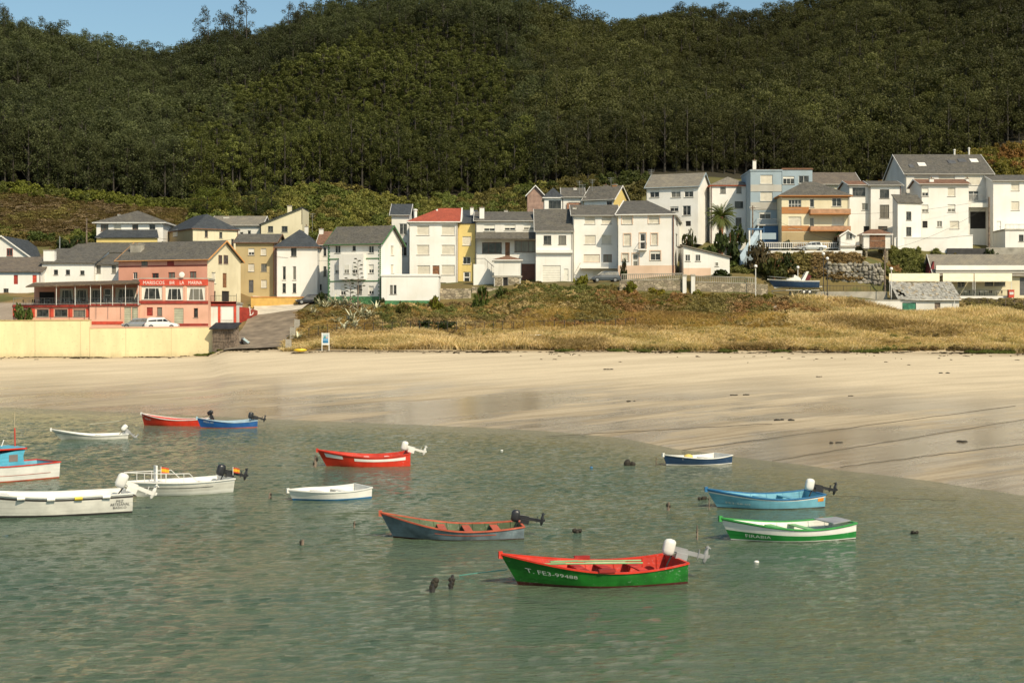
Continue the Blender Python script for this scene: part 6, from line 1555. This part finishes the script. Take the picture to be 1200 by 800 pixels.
# collections of prototypes for the far woods (unlinked; only the woods' own object draws them)
def joined(name,meshes):
    vs=[];fs=[];mi=[];mats=[];lf=[]; k=0
    for me in meshes:
        for m in me.materials:
            if m not in mats: mats.append(m)
        n=len(me.vertices); co=np.empty(n*3,np.float32); me.vertices.foreach_get('co',co); vs+=co.reshape(-1,3).tolist()
        for p in me.polygons: fs.append(tuple(v+k for v in p.vertices)); mi.append(mats.index(me.materials[p.material_index]))
        if 'leaf' in me.attributes: a=np.empty(n,np.float32); me.attributes['leaf'].data.foreach_get('value',a)
        else: a=np.full(n,.5,np.float32)
        lf.append(a); k+=n
    me=bpy.data.meshes.new(name); me.from_pydata(vs,[],fs)
    for m in mats: me.materials.append(m)
    me.polygons.foreach_set('material_index',mi); at=me.attributes.new('leaf','FLOAT','POINT'); at.data.foreach_set('value',np.concatenate(lf)); me.update(); return me
def proto_coll(name,meshes):
    c=bpy.data.collections.new(name)
    for i,m in enumerate(meshes): c.objects.link(bpy.data.objects.new(f'{name}_{i:02d}',m))
    return c
def scatter(name,label,pts,rots,scl,idx,tint,coll,material=None):
    me=bpy.data.meshes.new(name); n=len(pts); me.vertices.add(n); me.vertices.foreach_set('co',np.asarray(pts,np.float32).reshape(-1))
    for nm,ty,dat in (('rot','FLOAT_VECTOR',rots),('scl','FLOAT_VECTOR',scl)):
        a=me.attributes.new(nm,ty,'POINT'); a.data.foreach_set('vector',np.asarray(dat,np.float32).reshape(-1))
    a=me.attributes.new('pick','INT','POINT'); a.data.foreach_set('value',np.asarray(idx,np.int32))
    a=me.attributes.new('tint','FLOAT_COLOR','POINT'); t4=np.ones((n,4),np.float32); t4[:,:3]=tint; a.data.foreach_set('color',t4.reshape(-1))
    o=bpy.data.objects.new(name,me); col.objects.link(o); tag(o,label,None,None,'stuff')
    ng=bpy.data.node_groups.new(name+'_plants','GeometryNodeTree')
    ng.interface.new_socket('Geometry',in_out='INPUT',socket_type='NodeSocketGeometry'); ng.interface.new_socket('Geometry',in_out='OUTPUT',socket_type='NodeSocketGeometry')
    N=ng.nodes; gi=N.new('NodeGroupInput'); go=N.new('NodeGroupOutput'); ip=N.new('GeometryNodeInstanceOnPoints'); ci=N.new('GeometryNodeCollectionInfo')
    ci.inputs['Collection'].default_value=coll; ci.inputs['Separate Children'].default_value=True; ci.inputs['Reset Children'].default_value=True; ci.transform_space='ORIGINAL'
    ng.links.new(gi.outputs[0],ip.inputs['Points']); ng.links.new(ci.outputs[0],ip.inputs['Instance']); ip.inputs['Pick Instance'].default_value=True
    for nm,ty,sk_ in (('rot','FLOAT_VECTOR','Rotation'),('scl','FLOAT_VECTOR','Scale'),('pick','INT','Instance Index')):
        na=N.new('GeometryNodeInputNamedAttribute'); na.data_type=ty; na.inputs['Name'].default_value=nm; ng.links.new(na.outputs['Attribute'],ip.inputs[sk_])
    ng.links.new(ip.outputs[0],go.inputs[0])
    md=o.modifiers.new('plants','NODES'); md.node_group=ng; return o
woods=proto_coll('woods_tree',[joined('wt',(t,c)) for (t,c,h,k) in TRL])
def in_foot(x,y,m=.6):
    for (O,ex,ey,w,d) in FOOT:
        v=Vector((x-O.x,y-O.y,0)); a=v.dot(ex); b=v.dot(ey)
        if -m<a<w+m and -m<b<d+m: return True
    return False
# colour of the woods: bands of young plantation (yellower) and old growth (grey olive)
def wood_tint(px,Y,x,y,rng):
    n=mnoise.noise(Vector((x*.018,y*.018,3.1))); n2=mnoise.noise(Vector((x*.05,y*.05,8.1)))
    old=np.array((.056,.064,.026)); young=np.array((.084,.093,.024)); oliv=np.array((.062,.064,.022))
    px=px+70*n+45*n2; px+=rng.normal(0,14)
    yz=1 if (230<px<620 and 300<Y<455 and Y<455-abs(px-480)*.25) else 0
    if px<300 and Y>360: base=old*1.15
    elif yz: base=young
    elif px>640: base=oliv
    else: base=old
    v=rng.uniform(.78,1.22)*(1+.62*n+.34*n2)
    if rng.random()<.05: v*=1.35
    return base*v, yz
rng=np.random.default_rng(11)
pts=[];rots=[];scl=[];idx=[];tin=[]
Yv=305.0
FRONT=[]
while Yv<560:
    step=3.9+ (Yv-300)*.003
    X0=-.47*Yv; X=X0
    while X<.47*Yv:
        x=X+rng.uniform(-1.7,1.7); y=Yv+rng.uniform(-1.7,1.7); X+=step
        px=600+FPX*x/y; fb=float(FOREST(np.clip(px,0,1200)))
        if y<fb+6: continue
        if Yv>500 and rng.random()<.4: continue
        t,yz=wood_tint(px,y,x,y,rng)
        k=rng.choice([3,4,5,8]) if (yz or rng.random()<.12) else rng.choice([0,1,2,6,7,7,0])
        s=rng.uniform(.78,1.10)*(0.92 if yz else 1.0)*(1+.30*mnoise.noise(Vector((x*.035,y*.035,6.6))))
        pts.append((x,y,tz(x,y)-.3)); rots.append((0,0,rng.uniform(0,6.28))); w_=rng.uniform(1.15,1.65); scl.append((s*w_,s*w_,s)); idx.append(k); tin.append(t)
    Yv+=step*.92
print('woods',len(pts))
scatter('woods','dense dark green eucalyptus and pine wood covering the hill above the village',pts,rots,scl,idx,tin,woods)
# the wood's front rank and the tall trees on the skyline: trees one can tell apart
NAMES=[(0,110,'above the far left roofs'),(110,200,'above the white hip-roofed villa'),(200,300,'above the ochre hip-roofed house'),(300,400,'above the cream sloping-roofed house'),(400,480,'above the bushes beside the red roof'),(480,560,'above the red-roofed house'),(560,640,'above the brown-windowed house'),(640,740,'above the back houses with aerials'),(740,840,'above the house behind the palm'),(840,950,'above the pale blue house'),(950,1060,'above the orange and cream house'),(1060,1165,'above the biggest slate roof'),(1165,1300,'above the orange scrub')]
def tree_thing(k,x,y,s,wf,rot,tint,label,group,name='eucalyptus_tree',cat='tree',zoff=-.3):
    t,c,h,kd=TRL[k]
    r=bpy.data.objects.new(name,None); col.objects.link(r); r.location=(x,y,tz(x,y)+zoff); r.rotation_euler=(0,0,rot); r.scale=(s*wf,s*wf,s); r.empty_display_size=.5; tag(r,label,cat,group)
    a=bpy.data.objects.new('trunk',t); b=bpy.data.objects.new('crown',c)
    for o in(a,b): col.objects.link(o); o.parent=r
    b['tint']=[float(q) for q in tint]; return r
px=-20.0; row=0
for row,(dy,sp) in enumerate(((1.5,11.5),(4.5,12.5))):
    px=-15.0+row*6
    while px<1215:
        q=px+rng.uniform(-4,4); y=float(FOREST(np.clip(q,0,1200)))+dy+rng.uniform(-1,1.2); x=(q-600)/FPX*y
        t,yz=wood_tint(q,y,x,y,rng); kk=rng.choice([3,4,8]) if (yz and rng.random()<.6) else rng.choice([0,1,2,6,7])
        lb=[n_ for (a,b,n_) in NAMES if a<=max(0,q)<b][0]
        if not(1163<q<1215 and row==0):
            tree_thing(kk,x,y,rng.uniform(.8,1.12),rng.uniform(.9,1.2),rng.uniform(0,6.28),t,'dark tree at the front edge of the wood '+lb,'front rank of the wood '+lb)
        px+=sp
sky_t=[(4,1.35,0),(60,.9,0),(208,1.0,0),(233,1.35,1),(244,1.5,6),(262,1.5,0),(274,1.45,1),(289,1.62,6),(313,1.1,0),(338,1.25,6),(352,1.3,7)]
for (q,s,k) in sky_t:
    y=470.0; x=(q-600)/FPX*y; lb={4:'lone taller tree breaking the skyline at the far left',60:'tree rising from the left skyline near the corner',208:'tree on the skyline left of the dip',233:'ragged eucalyptus, first right of the skyline dip',244:'ragged eucalyptus, second right of the skyline dip',262:'broad ragged eucalyptus in the middle of the tall skyline group',274:'ragged eucalyptus right of the middle of the tall skyline group',289:'tallest ragged eucalyptus at the right end of the skyline group',313:'rounded tree in the notch of the skyline',338:'ragged tree climbing the skyline right of the notch',352:'rounded tree on the skyline furthest right before the frame top'}[q]
    tree_thing(k,x,y,s*.95,.85,rng.uniform(0,6),np.array((.05,.05,.024)),lb,'trees standing out on the skyline')
# ---------------- bushes
def bush_mesh(seed,n=14,per=40,size=.22,R_=1.0,H_=.9,flat=.8):
    rg=np.random.default_rng(seed); cs=[];rs=[];tv=[]
    for i in range(n):
        a=rg.uniform(0,6.28); q=R_*.75*math.sqrt(rg.uniform(0,1)); z=H_*rg.uniform(.1,1)*(1-(q/R_)**2*.6)
        cs.append((q*math.cos(a),q*math.sin(a),z)); rs.append(rg.uniform(.22,.42)); tv.append(rg.uniform(.1,.9))
    return leaf_mesh(tv,cs,rs,per,size,rg,flat)
BM=[]
for i in range(5):
    V,F,A=bush_mesh(300+i); BM.append(np_mesh('foliage',V,F,A,FOL))
scrub=proto_coll('scrub',BM)
STEMM=MB(); 
for k in range(5): a=k*1.26; STEMM.tube([(0,0,-.3),(.2*math.cos(a),.2*math.sin(a),.35),(.5*math.cos(a),.5*math.sin(a),.8)],[.05,.035,.015],4,WOODB)
STEM=STEMM.mesh('stem')
def bush(px,Y,w,h,c,label,group=None,name='bush',k=0,zoff=-.1):
    p=ground(px,Y); r=bpy.data.objects.new(name,None); col.objects.link(r); r.location=(p.x,p.y,p.z+zoff); r.rotation_euler=(0,0,(px*1.7)%6.28); r.scale=(w/2,w/2,h); tag(r,label,'bush',group)
    b=bpy.data.objects.new('foliage',BM[k%5]); s=bpy.data.objects.new('stem',STEM)
    for o in(b,s): col.objects.link(o); o.parent=r
    b['tint']=list(c); return r
GRN=(.055,.075,.015); DGR=(.03,.042,.012); YGR=(.14,.14,.02); OLV=(.085,.08,.02); BRN=(.13,.085,.03)
for i,(px,Y,w,h,c,lb) in enumerate([
 (84,258,5.2,3.0,DGR,'rounded dark green bush on the heath left of the wooden pole'),
 (565,226.5,3.0,3.6,GRN,'tall bright green bush in front of the broken stone wall'),(588,229,2.2,1.9,GRN,'green bush under the small granary'),
 (473,222,2.6,2.2,OLV,'round olive bush below the low white annex'),(511,225,3.0,2.4,(.12,.12,.015),'yellow green bush at the foot of the garden steps'),
 (446,228.5,1.5,1.6,DGR,'small dark green bush at the corner of the green-trimmed house'),(494,213.5,3.6,1.6,DGR,'dark green bush behind the slope fence'),(522,214,3.2,1.5,DGR,'wide dark bush behind the slope fence, right'),
 (682,230,2.8,1.9,YGR,'yellow green bush beside the dark grey car'),(738,226.8,3.4,2.0,YGR,'large yellow green bush in front of the stone wall'),(769,226.5,2.8,1.4,(.15,.13,.015),'low yellow flowering bush in front of the stone wall'),
 (731,234,1.2,3.4,(.02,.03,.01),'dark clipped column bush at the wall end of the long white house'),
 (889,239,4.2,4.4,(.075,.06,.03),'tall brownish bush beside the blue stair'),(905,237.5,5.4,3.8,(.045,.05,.012),'large dark round bush above the trailered boat'),(922,238.5,3.6,3.0,DGR,'dark bush right of the large round bush'),
 (856,245,5.5,5.8,(.035,.05,.014),'big leafy dark bush right of the palm trunk'),(833,243,3.4,3.4,(.045,.065,.015),'leafy bush at the foot of the palm'),(808,247,2.6,5,(.04,.05,.015),'green creeper bush between the long white house and the back house'),
 (826,246,3.0,2.6,(.05,.07,.018),'green shrub left of the palm trunk'),(868,246.5,3.6,4.2,(.04,.055,.016),'rounded dark green shrub between the palm and the blue stair'),(850,241,4.2,1.8,(.06,.08,.02),'low green shrub in front of the palm'),
 (844,234,3.6,1.1,DGR,'low clipped dark hedge beside the pinkish annex'),
 (923,245.6,2.0,1.9,DGR,'dark shrub before the orange house, left of the car'),(938,245.6,2.6,1.5,(.11,.05,.02),'reddish shrub before the orange house'),(982,245.4,3.0,3.3,(.03,.045,.015),'big dark shrub at the right corner of the orange house'),(1007,244.4,1.6,1.7,DGR,'trimmed dark shrub between the two granaries'),
 (1161,247,2.8,2.2,DGR,'dark shrub below the thick utility pole'),(1180,246.5,3.6,1.7,DGR,'dark shrub along the wall by the low white garage'),
 (1098,244.5,4.2,.8,(.10,.115,.03),'bright green creeper below the white garden wall'),(1060,242,3.2,1.3,(.08,.09,.02),'low green shrub behind the beach bar roof'),
 (27,221,3.0,3.6,(.06,.09,.02),'tall potted greenery at the left end of the restaurant terrace'),(8,222,4.0,1.2,GRN,'low green hedge at the left edge beside the terrace'),
 (900,226,2.0,1.2,YGR,'yellow green shrub beside the concrete slab'),(876,225.5,2.4,.9,GRN,'low green shrub under the white globe lamp'),(818,226.5,2.2,1.2,YGR,'yellow green shrub at the right gate pillar'),
 (375,234,2.6,1.7,DGR,'dark clipped bush behind the dark car on the ramp')]):
    bush(px,Y,w,h,c,lb,k=i)
# ornamental trees / big bushes on the slope behind the houses
for i,(q,Y,s,c) in enumerate(((243,285,.50,(.10,.12,.02)),(258,287,.44,(.12,.13,.02)),(228,286,.36,(.08,.09,.02)),(274,288,.38,(.07,.075,.02)),(300,286,.50,(.05,.06,.018)),(318,290,.42,(.06,.07,.02)))):
    x=(q-600)/FPX*Y; tree_thing([0,2,7][i%3],x,Y,s,1.9,i*1.3,c,['light green tree behind the ochre hip-roofed house','yellowest of the small trees behind the ochre hip-roofed house','small olive tree left of the light green tree','small olive tree right of the yellowish tree','dark small tree left of the cream house chimney','dark small tree behind the cream house'][i],'small trees behind the ochre house','small_tree')
# ---------------- undergrowth scatter
pts=[];rots=[];scl=[];idx=[];tin=[]
def addb(x,y,w,h,c,k=None):
    pts.append((x,y,tz(x,y)-.15)); rots.append((0,0,rng.uniform(0,6.28))); scl.append((w/2,w/2,h)); idx.append(rng.integers(0,5) if k is None else k); tin.append(np.minimum(np.array(c)*rng.uniform(.75,1.25)*BK,.8))
BK=1.12
def scatter_region(px0,px1,Yf0,Yf1,n,w,h,cols):
    for _ in range(n):
        q=rng.uniform(px0,px1); y0=Yf0(q) if callable(Yf0) else Yf0; y1=Yf1(q) if callable(Yf1) else Yf1
        y=rng.uniform(y0,y1); x=(q-600)/FPX*y
        if in_foot(x,y,.8): continue
        nn=mnoise.noise(Vector((x*.12,y*.12,5.5)))*.5+.5; c=cols[min(len(cols)-1,max(0,int((nn*1.6-.3)*len(cols))))]
        addb(x,y,rng.uniform(*w),rng.uniform(*h),c)
HEATH=[(.17,.125,.078),(.19,.14,.080),(.17,.145,.052),(.13,.14,.034)]
scatter_region(-260,235,lambda q:268,lambda q:FOREST(np.clip(q,0,1200))-1,1500,(1.6,3.2),(.35,.7),HEATH)
scatter_region(-260,200,252,270,800,(1.8,3.6),(.7,1.6),[(.09,.105,.024),(.12,.115,.03),(.14,.11,.04),(.06,.078,.018)])
scatter_region(0,230,295,301,120,(2,3.6),(1.0,1.9),[(.10,.11,.018),(.075,.085,.018)])
scatter_region(225,640,lambda q:262,lambda q:FOREST(q)+1,1500,(2.2,3.8),(.8,2.0),[(.125,.130,.032),(.15,.145,.036),(.095,.112,.026),(.15,.13,.04)])
scatter_region(560,760,lambda q:275,lambda q:FOREST(q),260,(2.0,4),(1.2,2.2),[(.05,.06,.015),(.08,.07,.02)])
scatter_region(1020,1260,lambda q:272,lambda q:FOREST(np.clip(q,0,1200)),650,(2.2,4.4),(1.3,2.6),[(.15,.105,.025),(.17,.090,.025),(.13,.11,.022),(.11,.10,.02)])
# front slopes
BK=1.15
STR=(.34,.26,.13); BRO=(.22,.155,.075); RUS=(.23,.135,.06); OL=(.175,.145,.055); GR=(.115,.12,.036)
scatter_region(350,480,lambda q:213,lambda q:230,380,(1.0,2.2),(.3,.8),[STR,BRO,OL,BRO])
scatter_region(440,640,lambda q:214,lambda q:231,1000,(.9,2.2),(.4,1.1),[STR,BRO,OL,GR,STR,OL])
scatter_region(600,905,lambda q:213,lambda q:226.5,2000,(1.0,2.3),(.4,1.0),[OL,BRO,RUS,OL,STR,OL])
scatter_region(600,720,lambda q:222,lambda q:229,300,(1.2,2.4),(.5,1.0),[OL,GR])
scatter_region(690,905,lambda q:222,lambda q:226.8,260,(1.2,2.4),(.4,.8),[OL,GR,(.17,.16,.03)])
scatter_region(905,1000,lambda q:213,lambda q:226.5,330,(1.2,2.4),(.5,1.1),[BRO,RUS,STR])
scatter_region(850,1010,lambda q:238.4,lambda q:241.3,520,(1.2,2.4),(.4,.9),[OL,BRO,GR,STR])
scatter_region(1030,1150,lambda q:241,lambda q:247,560,(1.4,2.8),(.7,1.3),[BRO,OL,GR,RUS])
scatter_region(1125,1260,lambda q:224,lambda q:233,220,(1.0,2.2),(.3,.7),[BRO,OL,STR])
scatter_region(520,1260,lambda q:201.5,lambda q:214,420,(.8,2.0),(.4,.95),[(.13,.095,.045),(.20,.14,.07),(.12,.12,.035),(.25,.19,.09)])
scatter_region(640,1260,lambda q:200.6,lambda q:202.2,330,(.6,1.3),(.3,.75),[(.12,.085,.04),(.16,.11,.05),(.12,.13,.035)])  # dark clumps along the grass foot; their colour imitates the shadowed bank edge
scatter('undergrowth','brown and olive scrub, bracken and bramble on the slopes around the houses',pts,rots,scl,idx,tin,scrub)
# ---------------- dry grass
GM=plain('unused_grass_guard',(.3,.2,.1))
def tuft(seed,n=34,h=.85,spread=.42):
    rg=np.random.default_rng(seed); V=[];F=[];A=[]
    for i in range(n):
        a=rg.uniform(0,6.28); r=spread*math.sqrt(rg.uniform(0,1)); b=np.array((r*math.cos(a),r*math.sin(a),-.05)); l=h*rg.uniform(.55,1.15)
        d=np.array((math.cos(a)*.35+rg.normal(0,.22)+.12,math.sin(a)*.35+rg.normal(0,.22),1.0)); d/=np.linalg.norm(d); sd=np.cross(d,rg.normal(size=3)); sd/=np.linalg.norm(sd); w=.035
        m=b+d*l*.6; t=b+d*l+np.array((.18*rg.normal()+.08,.18*rg.normal(),-.10*l)); k=len(V)
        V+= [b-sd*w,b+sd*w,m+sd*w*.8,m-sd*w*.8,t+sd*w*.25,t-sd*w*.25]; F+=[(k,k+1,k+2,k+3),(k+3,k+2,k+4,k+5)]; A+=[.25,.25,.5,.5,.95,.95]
    return np.array(V),np.array(F),np.array(A)
TM=[]
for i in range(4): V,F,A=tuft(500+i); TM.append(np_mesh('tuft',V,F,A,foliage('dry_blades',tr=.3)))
tufts=proto_coll('tuft',TM)
pts=[];rots=[];scl=[];idx=[];tin=[]
def grass(px0,px1,Y0,Y1,n,cols,h=(.7,1.2)):
    for _ in range(n):
        q=rng.uniform(px0,px1); e0=(Y0(q) if callable(Y0) else Y0); y=rng.uniform(e0,Y1); x=(q-600)/FPX*y
        e=mnoise.noise(Vector((x*.13,2.2,.7)))*1.8
        if y<e0+e+.6: continue
        if in_foot(x,y,.2): continue
        nn=mnoise.noise(Vector((x*.10,y*.16,9.5)))*.9+.5+rng.normal(0,.12); c=cols[min(len(cols)-1,max(0,int(nn*len(cols))))]
        s=rng.uniform(*h)*(0.55+.85*(mnoise.noise(Vector((x*.17,y*.25,1.5)))+.5)); w=rng.uniform(.9,1.5)
        pts.append((x,y,tz(x,y))); rots.append((rng.normal(0,.08),rng.normal(0,.08),rng.uniform(0,6.28))); scl.append((w,w,s)); idx.append(rng.integers(0,4)); tin.append(np.array(c)*rng.uniform(.8,1.2))
GOLD=[(.28,.20,.10),(.46,.34,.18),(.60,.46,.27),(.68,.54,.34),(.40,.33,.16),(.52,.39,.21)]
grass(395,1260,lambda q:200.5,212,17000,GOLD,(.75,1.25))
grass(335,400,lambda q:203,212,900,GOLD,(.4,.7))
grass(930,1260,lambda q:211,226,8500,GOLD,(1.0,1.75))
grass(600,940,lambda q:211,219,5200,[(.26,.17,.07),(.40,.27,.11),(.50,.36,.15)],(.6,1.0))
grass(350,640,lambda q:211,229,3800,[(.26,.17,.07),(.38,.26,.11),(.48,.34,.15)],(.4,.7))
grass(640,900,lambda q:218,227,3000,[(.17,.14,.045),(.26,.19,.065),(.36,.26,.09)],(.4,.7))
grass(-60,250,lambda q:252,296,3000,[(.12,.085,.035),(.16,.12,.045)],(.5,.8))
print('tufts',len(pts))
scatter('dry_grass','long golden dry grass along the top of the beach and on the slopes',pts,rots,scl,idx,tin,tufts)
# seaweed line and green patches at the toe of the grass
pts=[];rots=[];scl=[];idx=[];tin=[]
for _ in range(2600):
    q=rng.uniform(0,1240); e=float(TOE(q)); y=e-abs(rng.normal(0,1.6))-1.2; x=(q-600)/FPX*y
    if mnoise.noise(Vector((x*.18,y*.5,4)))<.02: continue
    s=rng.uniform(.12,.5); pts.append((x,y,tz(x,y)-.02)); rots.append((0,0,rng.uniform(0,6.28))); scl.append((s,s*.5,.10)); idx.append(rng.integers(0,5)); tin.append((.05,.035,.018))
for _ in range(260):
    q=rng.uniform(600,1240); e=float(TOE(q)); y=e-rng.uniform(6,34)*rng.random(); x=(q-600)/FPX*y
    if mnoise.noise(Vector((x*.1,y*.2,7)))<.1: continue
    s=rng.uniform(.1,.4); pts.append((x,y,tz(x,y)-.02)); rots.append((0,0,rng.uniform(0,6.28))); scl.append((s,s*.5,.10)); idx.append(rng.integers(0,5)); tin.append((.06,.04,.02))
scatter('seaweed_line','line of dark dried seaweed along the top of the beach',pts,rots,scl,idx,tin,scrub)
pts=[];rots=[];scl=[];idx=[];tin=[]
for q0 in (722,757,800,850,912,1006,1020,1140,1155,1166,1022,245,240,660,1180):
    for _ in range(16):
        q=q0+rng.normal(0,5); e=float(TOE(q)); y=e-rng.uniform(-.6,2.2); x=(q-600)/FPX*y
        s=rng.uniform(.3,.7); pts.append((x,y,tz(x,y)-.03)); rots.append((0,0,rng.uniform(0,6.28))); scl.append((s,s,.28)); idx.append(rng.integers(0,5)); tin.append((.11,.13,.03))
scatter('shore_plants','low yellow green shore plants at the foot of the dry grass',pts,rots,scl,idx,tin,scrub)
# ---------------- palm
pl=empty('palm_tree','date palm with a full green crown between the white hillside houses','palm',P(845,285,245)); pl.location.z=min(pl.location.z,tz(pl.location.x,245))
zt=P(845,254,245).z-pl.location.z
mb=MB(); mb.tube([(0,0,-.5),(0,0,zt*.5),(0,0,zt)],[.42,.36,.45],10,WOODB); mb.build('trunk',None,pl)
def frond(rg,L_,a,el):
    V=[];F=[];A=[]; n=12; pos=np.array((0,0,zt)); d=np.array((math.cos(a)*math.cos(el),math.sin(a)*math.cos(el),math.sin(el)))
    for i in range(n):
        sd=np.array((-math.sin(a),math.cos(a),0)); w=.30*math.sin(math.pi*(i+1.2)/(n+1.6))
        nxt=pos+d*L_/n
        for s_ in(-1,1):
            for jj in (0,.5):
                p0=pos+(nxt-pos)*jj; k=len(V); tip=p0+sd*s_*w+d*.28+np.array((0,0,-.16)); V+=[p0,p0+d*.08,tip,tip-d*.05]; F.append((k,k+1,k+2,k+3)); A+= [.4,.4,.8,.8]
        pos=nxt; d=d+np.array((0,0,-.095)); d/=np.linalg.norm(d)
    return V,F,A
rg=np.random.default_rng(2); Vs=[];Fs=[];As=[]
for i in range(110):
    V,F,A=frond(rg,rg.uniform(2.1,2.9),rg.uniform(0,6.28),rg.uniform(-.75,1.4)); k=len(Vs); Vs+=V; Fs+=[tuple(q+k for q in f) for f in F]; As+=A
me=np_mesh('fronds',np.array(Vs),np.array(Fs),np.array(As),FOL); o=bpy.data.objects.new('fronds',me); col.objects.link(o); o.parent=pl; o['tint']=[.10,.12,.035]
# ---------------- agaves
def agave_mesh(seed,L_=1.2,n=26):
    rg=np.random.default_rng(seed); mb=MB()
    for i in range(n):
        a=rg.uniform(0,6.28); el=rg.uniform(.15,1.35); d=Vector((math.cos(a)*math.cos(el),math.sin(a)*math.cos(el),math.sin(el))); sd=Vector((-math.sin(a),math.cos(a),0)); p=Vector((0,0,.1)); l=L_*rg.uniform(.75,1.1); pr=None
        for j in range(7):
            w=.10*(1-(j/6)**1.6)+.004; cur=(p-sd*w,p+Vector((0,0,-.02)),p+sd*w)
            if pr: mb.add([*pr,*cur],[(0,1,4,3),(1,2,5,4)],None)
            pr=cur; p=p+d*l/6; d=(d+Vector((0,0,-.20 if j<4 else -.42))).normalized()
    return mb
m_,nt,b=newmat('variegated_agave'); sx=noise(nt,5,2); nt.links.new(ramp(nt,sx,[(.36,(.16,.19,.11)),(.54,(.62,.58,.38))]),b.inputs['Base Color']); b.inputs['Roughness'].default_value=.5
AGM=[agave_mesh(600+i).mesh('leaves',m_) for i in range(3)]
CORE=MB(); CORE.ball((0,0,.1),.16,.16,.22,8,6,plain('agave_heart',(.12,.14,.07))); COREM=CORE.mesh('heart')
for i,(px,Y,s) in enumerate(((375,231,1.0),(382,229,1.1),(391,230,1.2),(400,229,1.1),(408,230,1.2),(418,228,1.1),(412,219,1.5),(424,222,1.4),(433,221,1.3),(415,215.5,1.3),(403,214,1.1),(396,219,1.0),(441,225,1.1),(368,226,.9),(349,212,1.0))):
    p=ground(px,Y); r=bpy.data.objects.new('agave',None); col.objects.link(r); r.location=p; s*=1.45; r.scale=(s,s,s); r.rotation_euler=(0,0,i*.9); tag(r,'pale variegated agave with arching leaves on the slope below the green-trimmed house','agave','agaves below the green-trimmed house')
    for nm,m in (('leaves',AGM[i%3]),('heart',COREM)): o=bpy.data.objects.new(nm,m); col.objects.link(o); o.parent=r
# flower stalk
p=P(419,358,226); p.z=tz(p.x,226); fs_=empty('agave_flower_stalk','tall agave flower stalk with dark seed clusters before the green-trimmed house','flower stalk',p); hz=P(419,305,226).z-p.z
mb=MB(); mb.tube([(0,0,-.2),(.1,0,hz*.5),(.05,0,hz)],[.09,.07,.03],7,WOODG); mb.build('stalk',None,fs_)
rr=random.Random(9)
for (cx,z0,z1_) in ((0,.35,1.0),(-1.2,.12,.62)):
    for i in range(17):
        z=hz*(z0+(z1_-z0)*i/16); s_=1 if i%2 else -1; l=rr.uniform(.35,1.05)*(1.1-.5*i/16); e=Vector((cx+s_*l,rr.uniform(-.4,.4),z+.25))
        mb=MB(); mb.tube([(cx*.9 if cx else .05,0,z),e],.025,4,WOODG); mb.ball((e.x,e.y,e.z),.24,.2,.10,8,5,plain('seed_cluster',(.06,.065,.04),.8,.3)); mb.build('branch',None,fs_)
mb=MB(); mb.tube([(-.2,0,0),(-1.0,0,hz*.2),(-1.15,0,hz*.62)],[.07,.06,.03],6,WOODG); mb.build('side_stalk',None,fs_)
for o in sc.objects:
    if o.get('label') and len(o['label'].split())>16: print('LONG', o.name, len(o['label'].split()), o['label'])
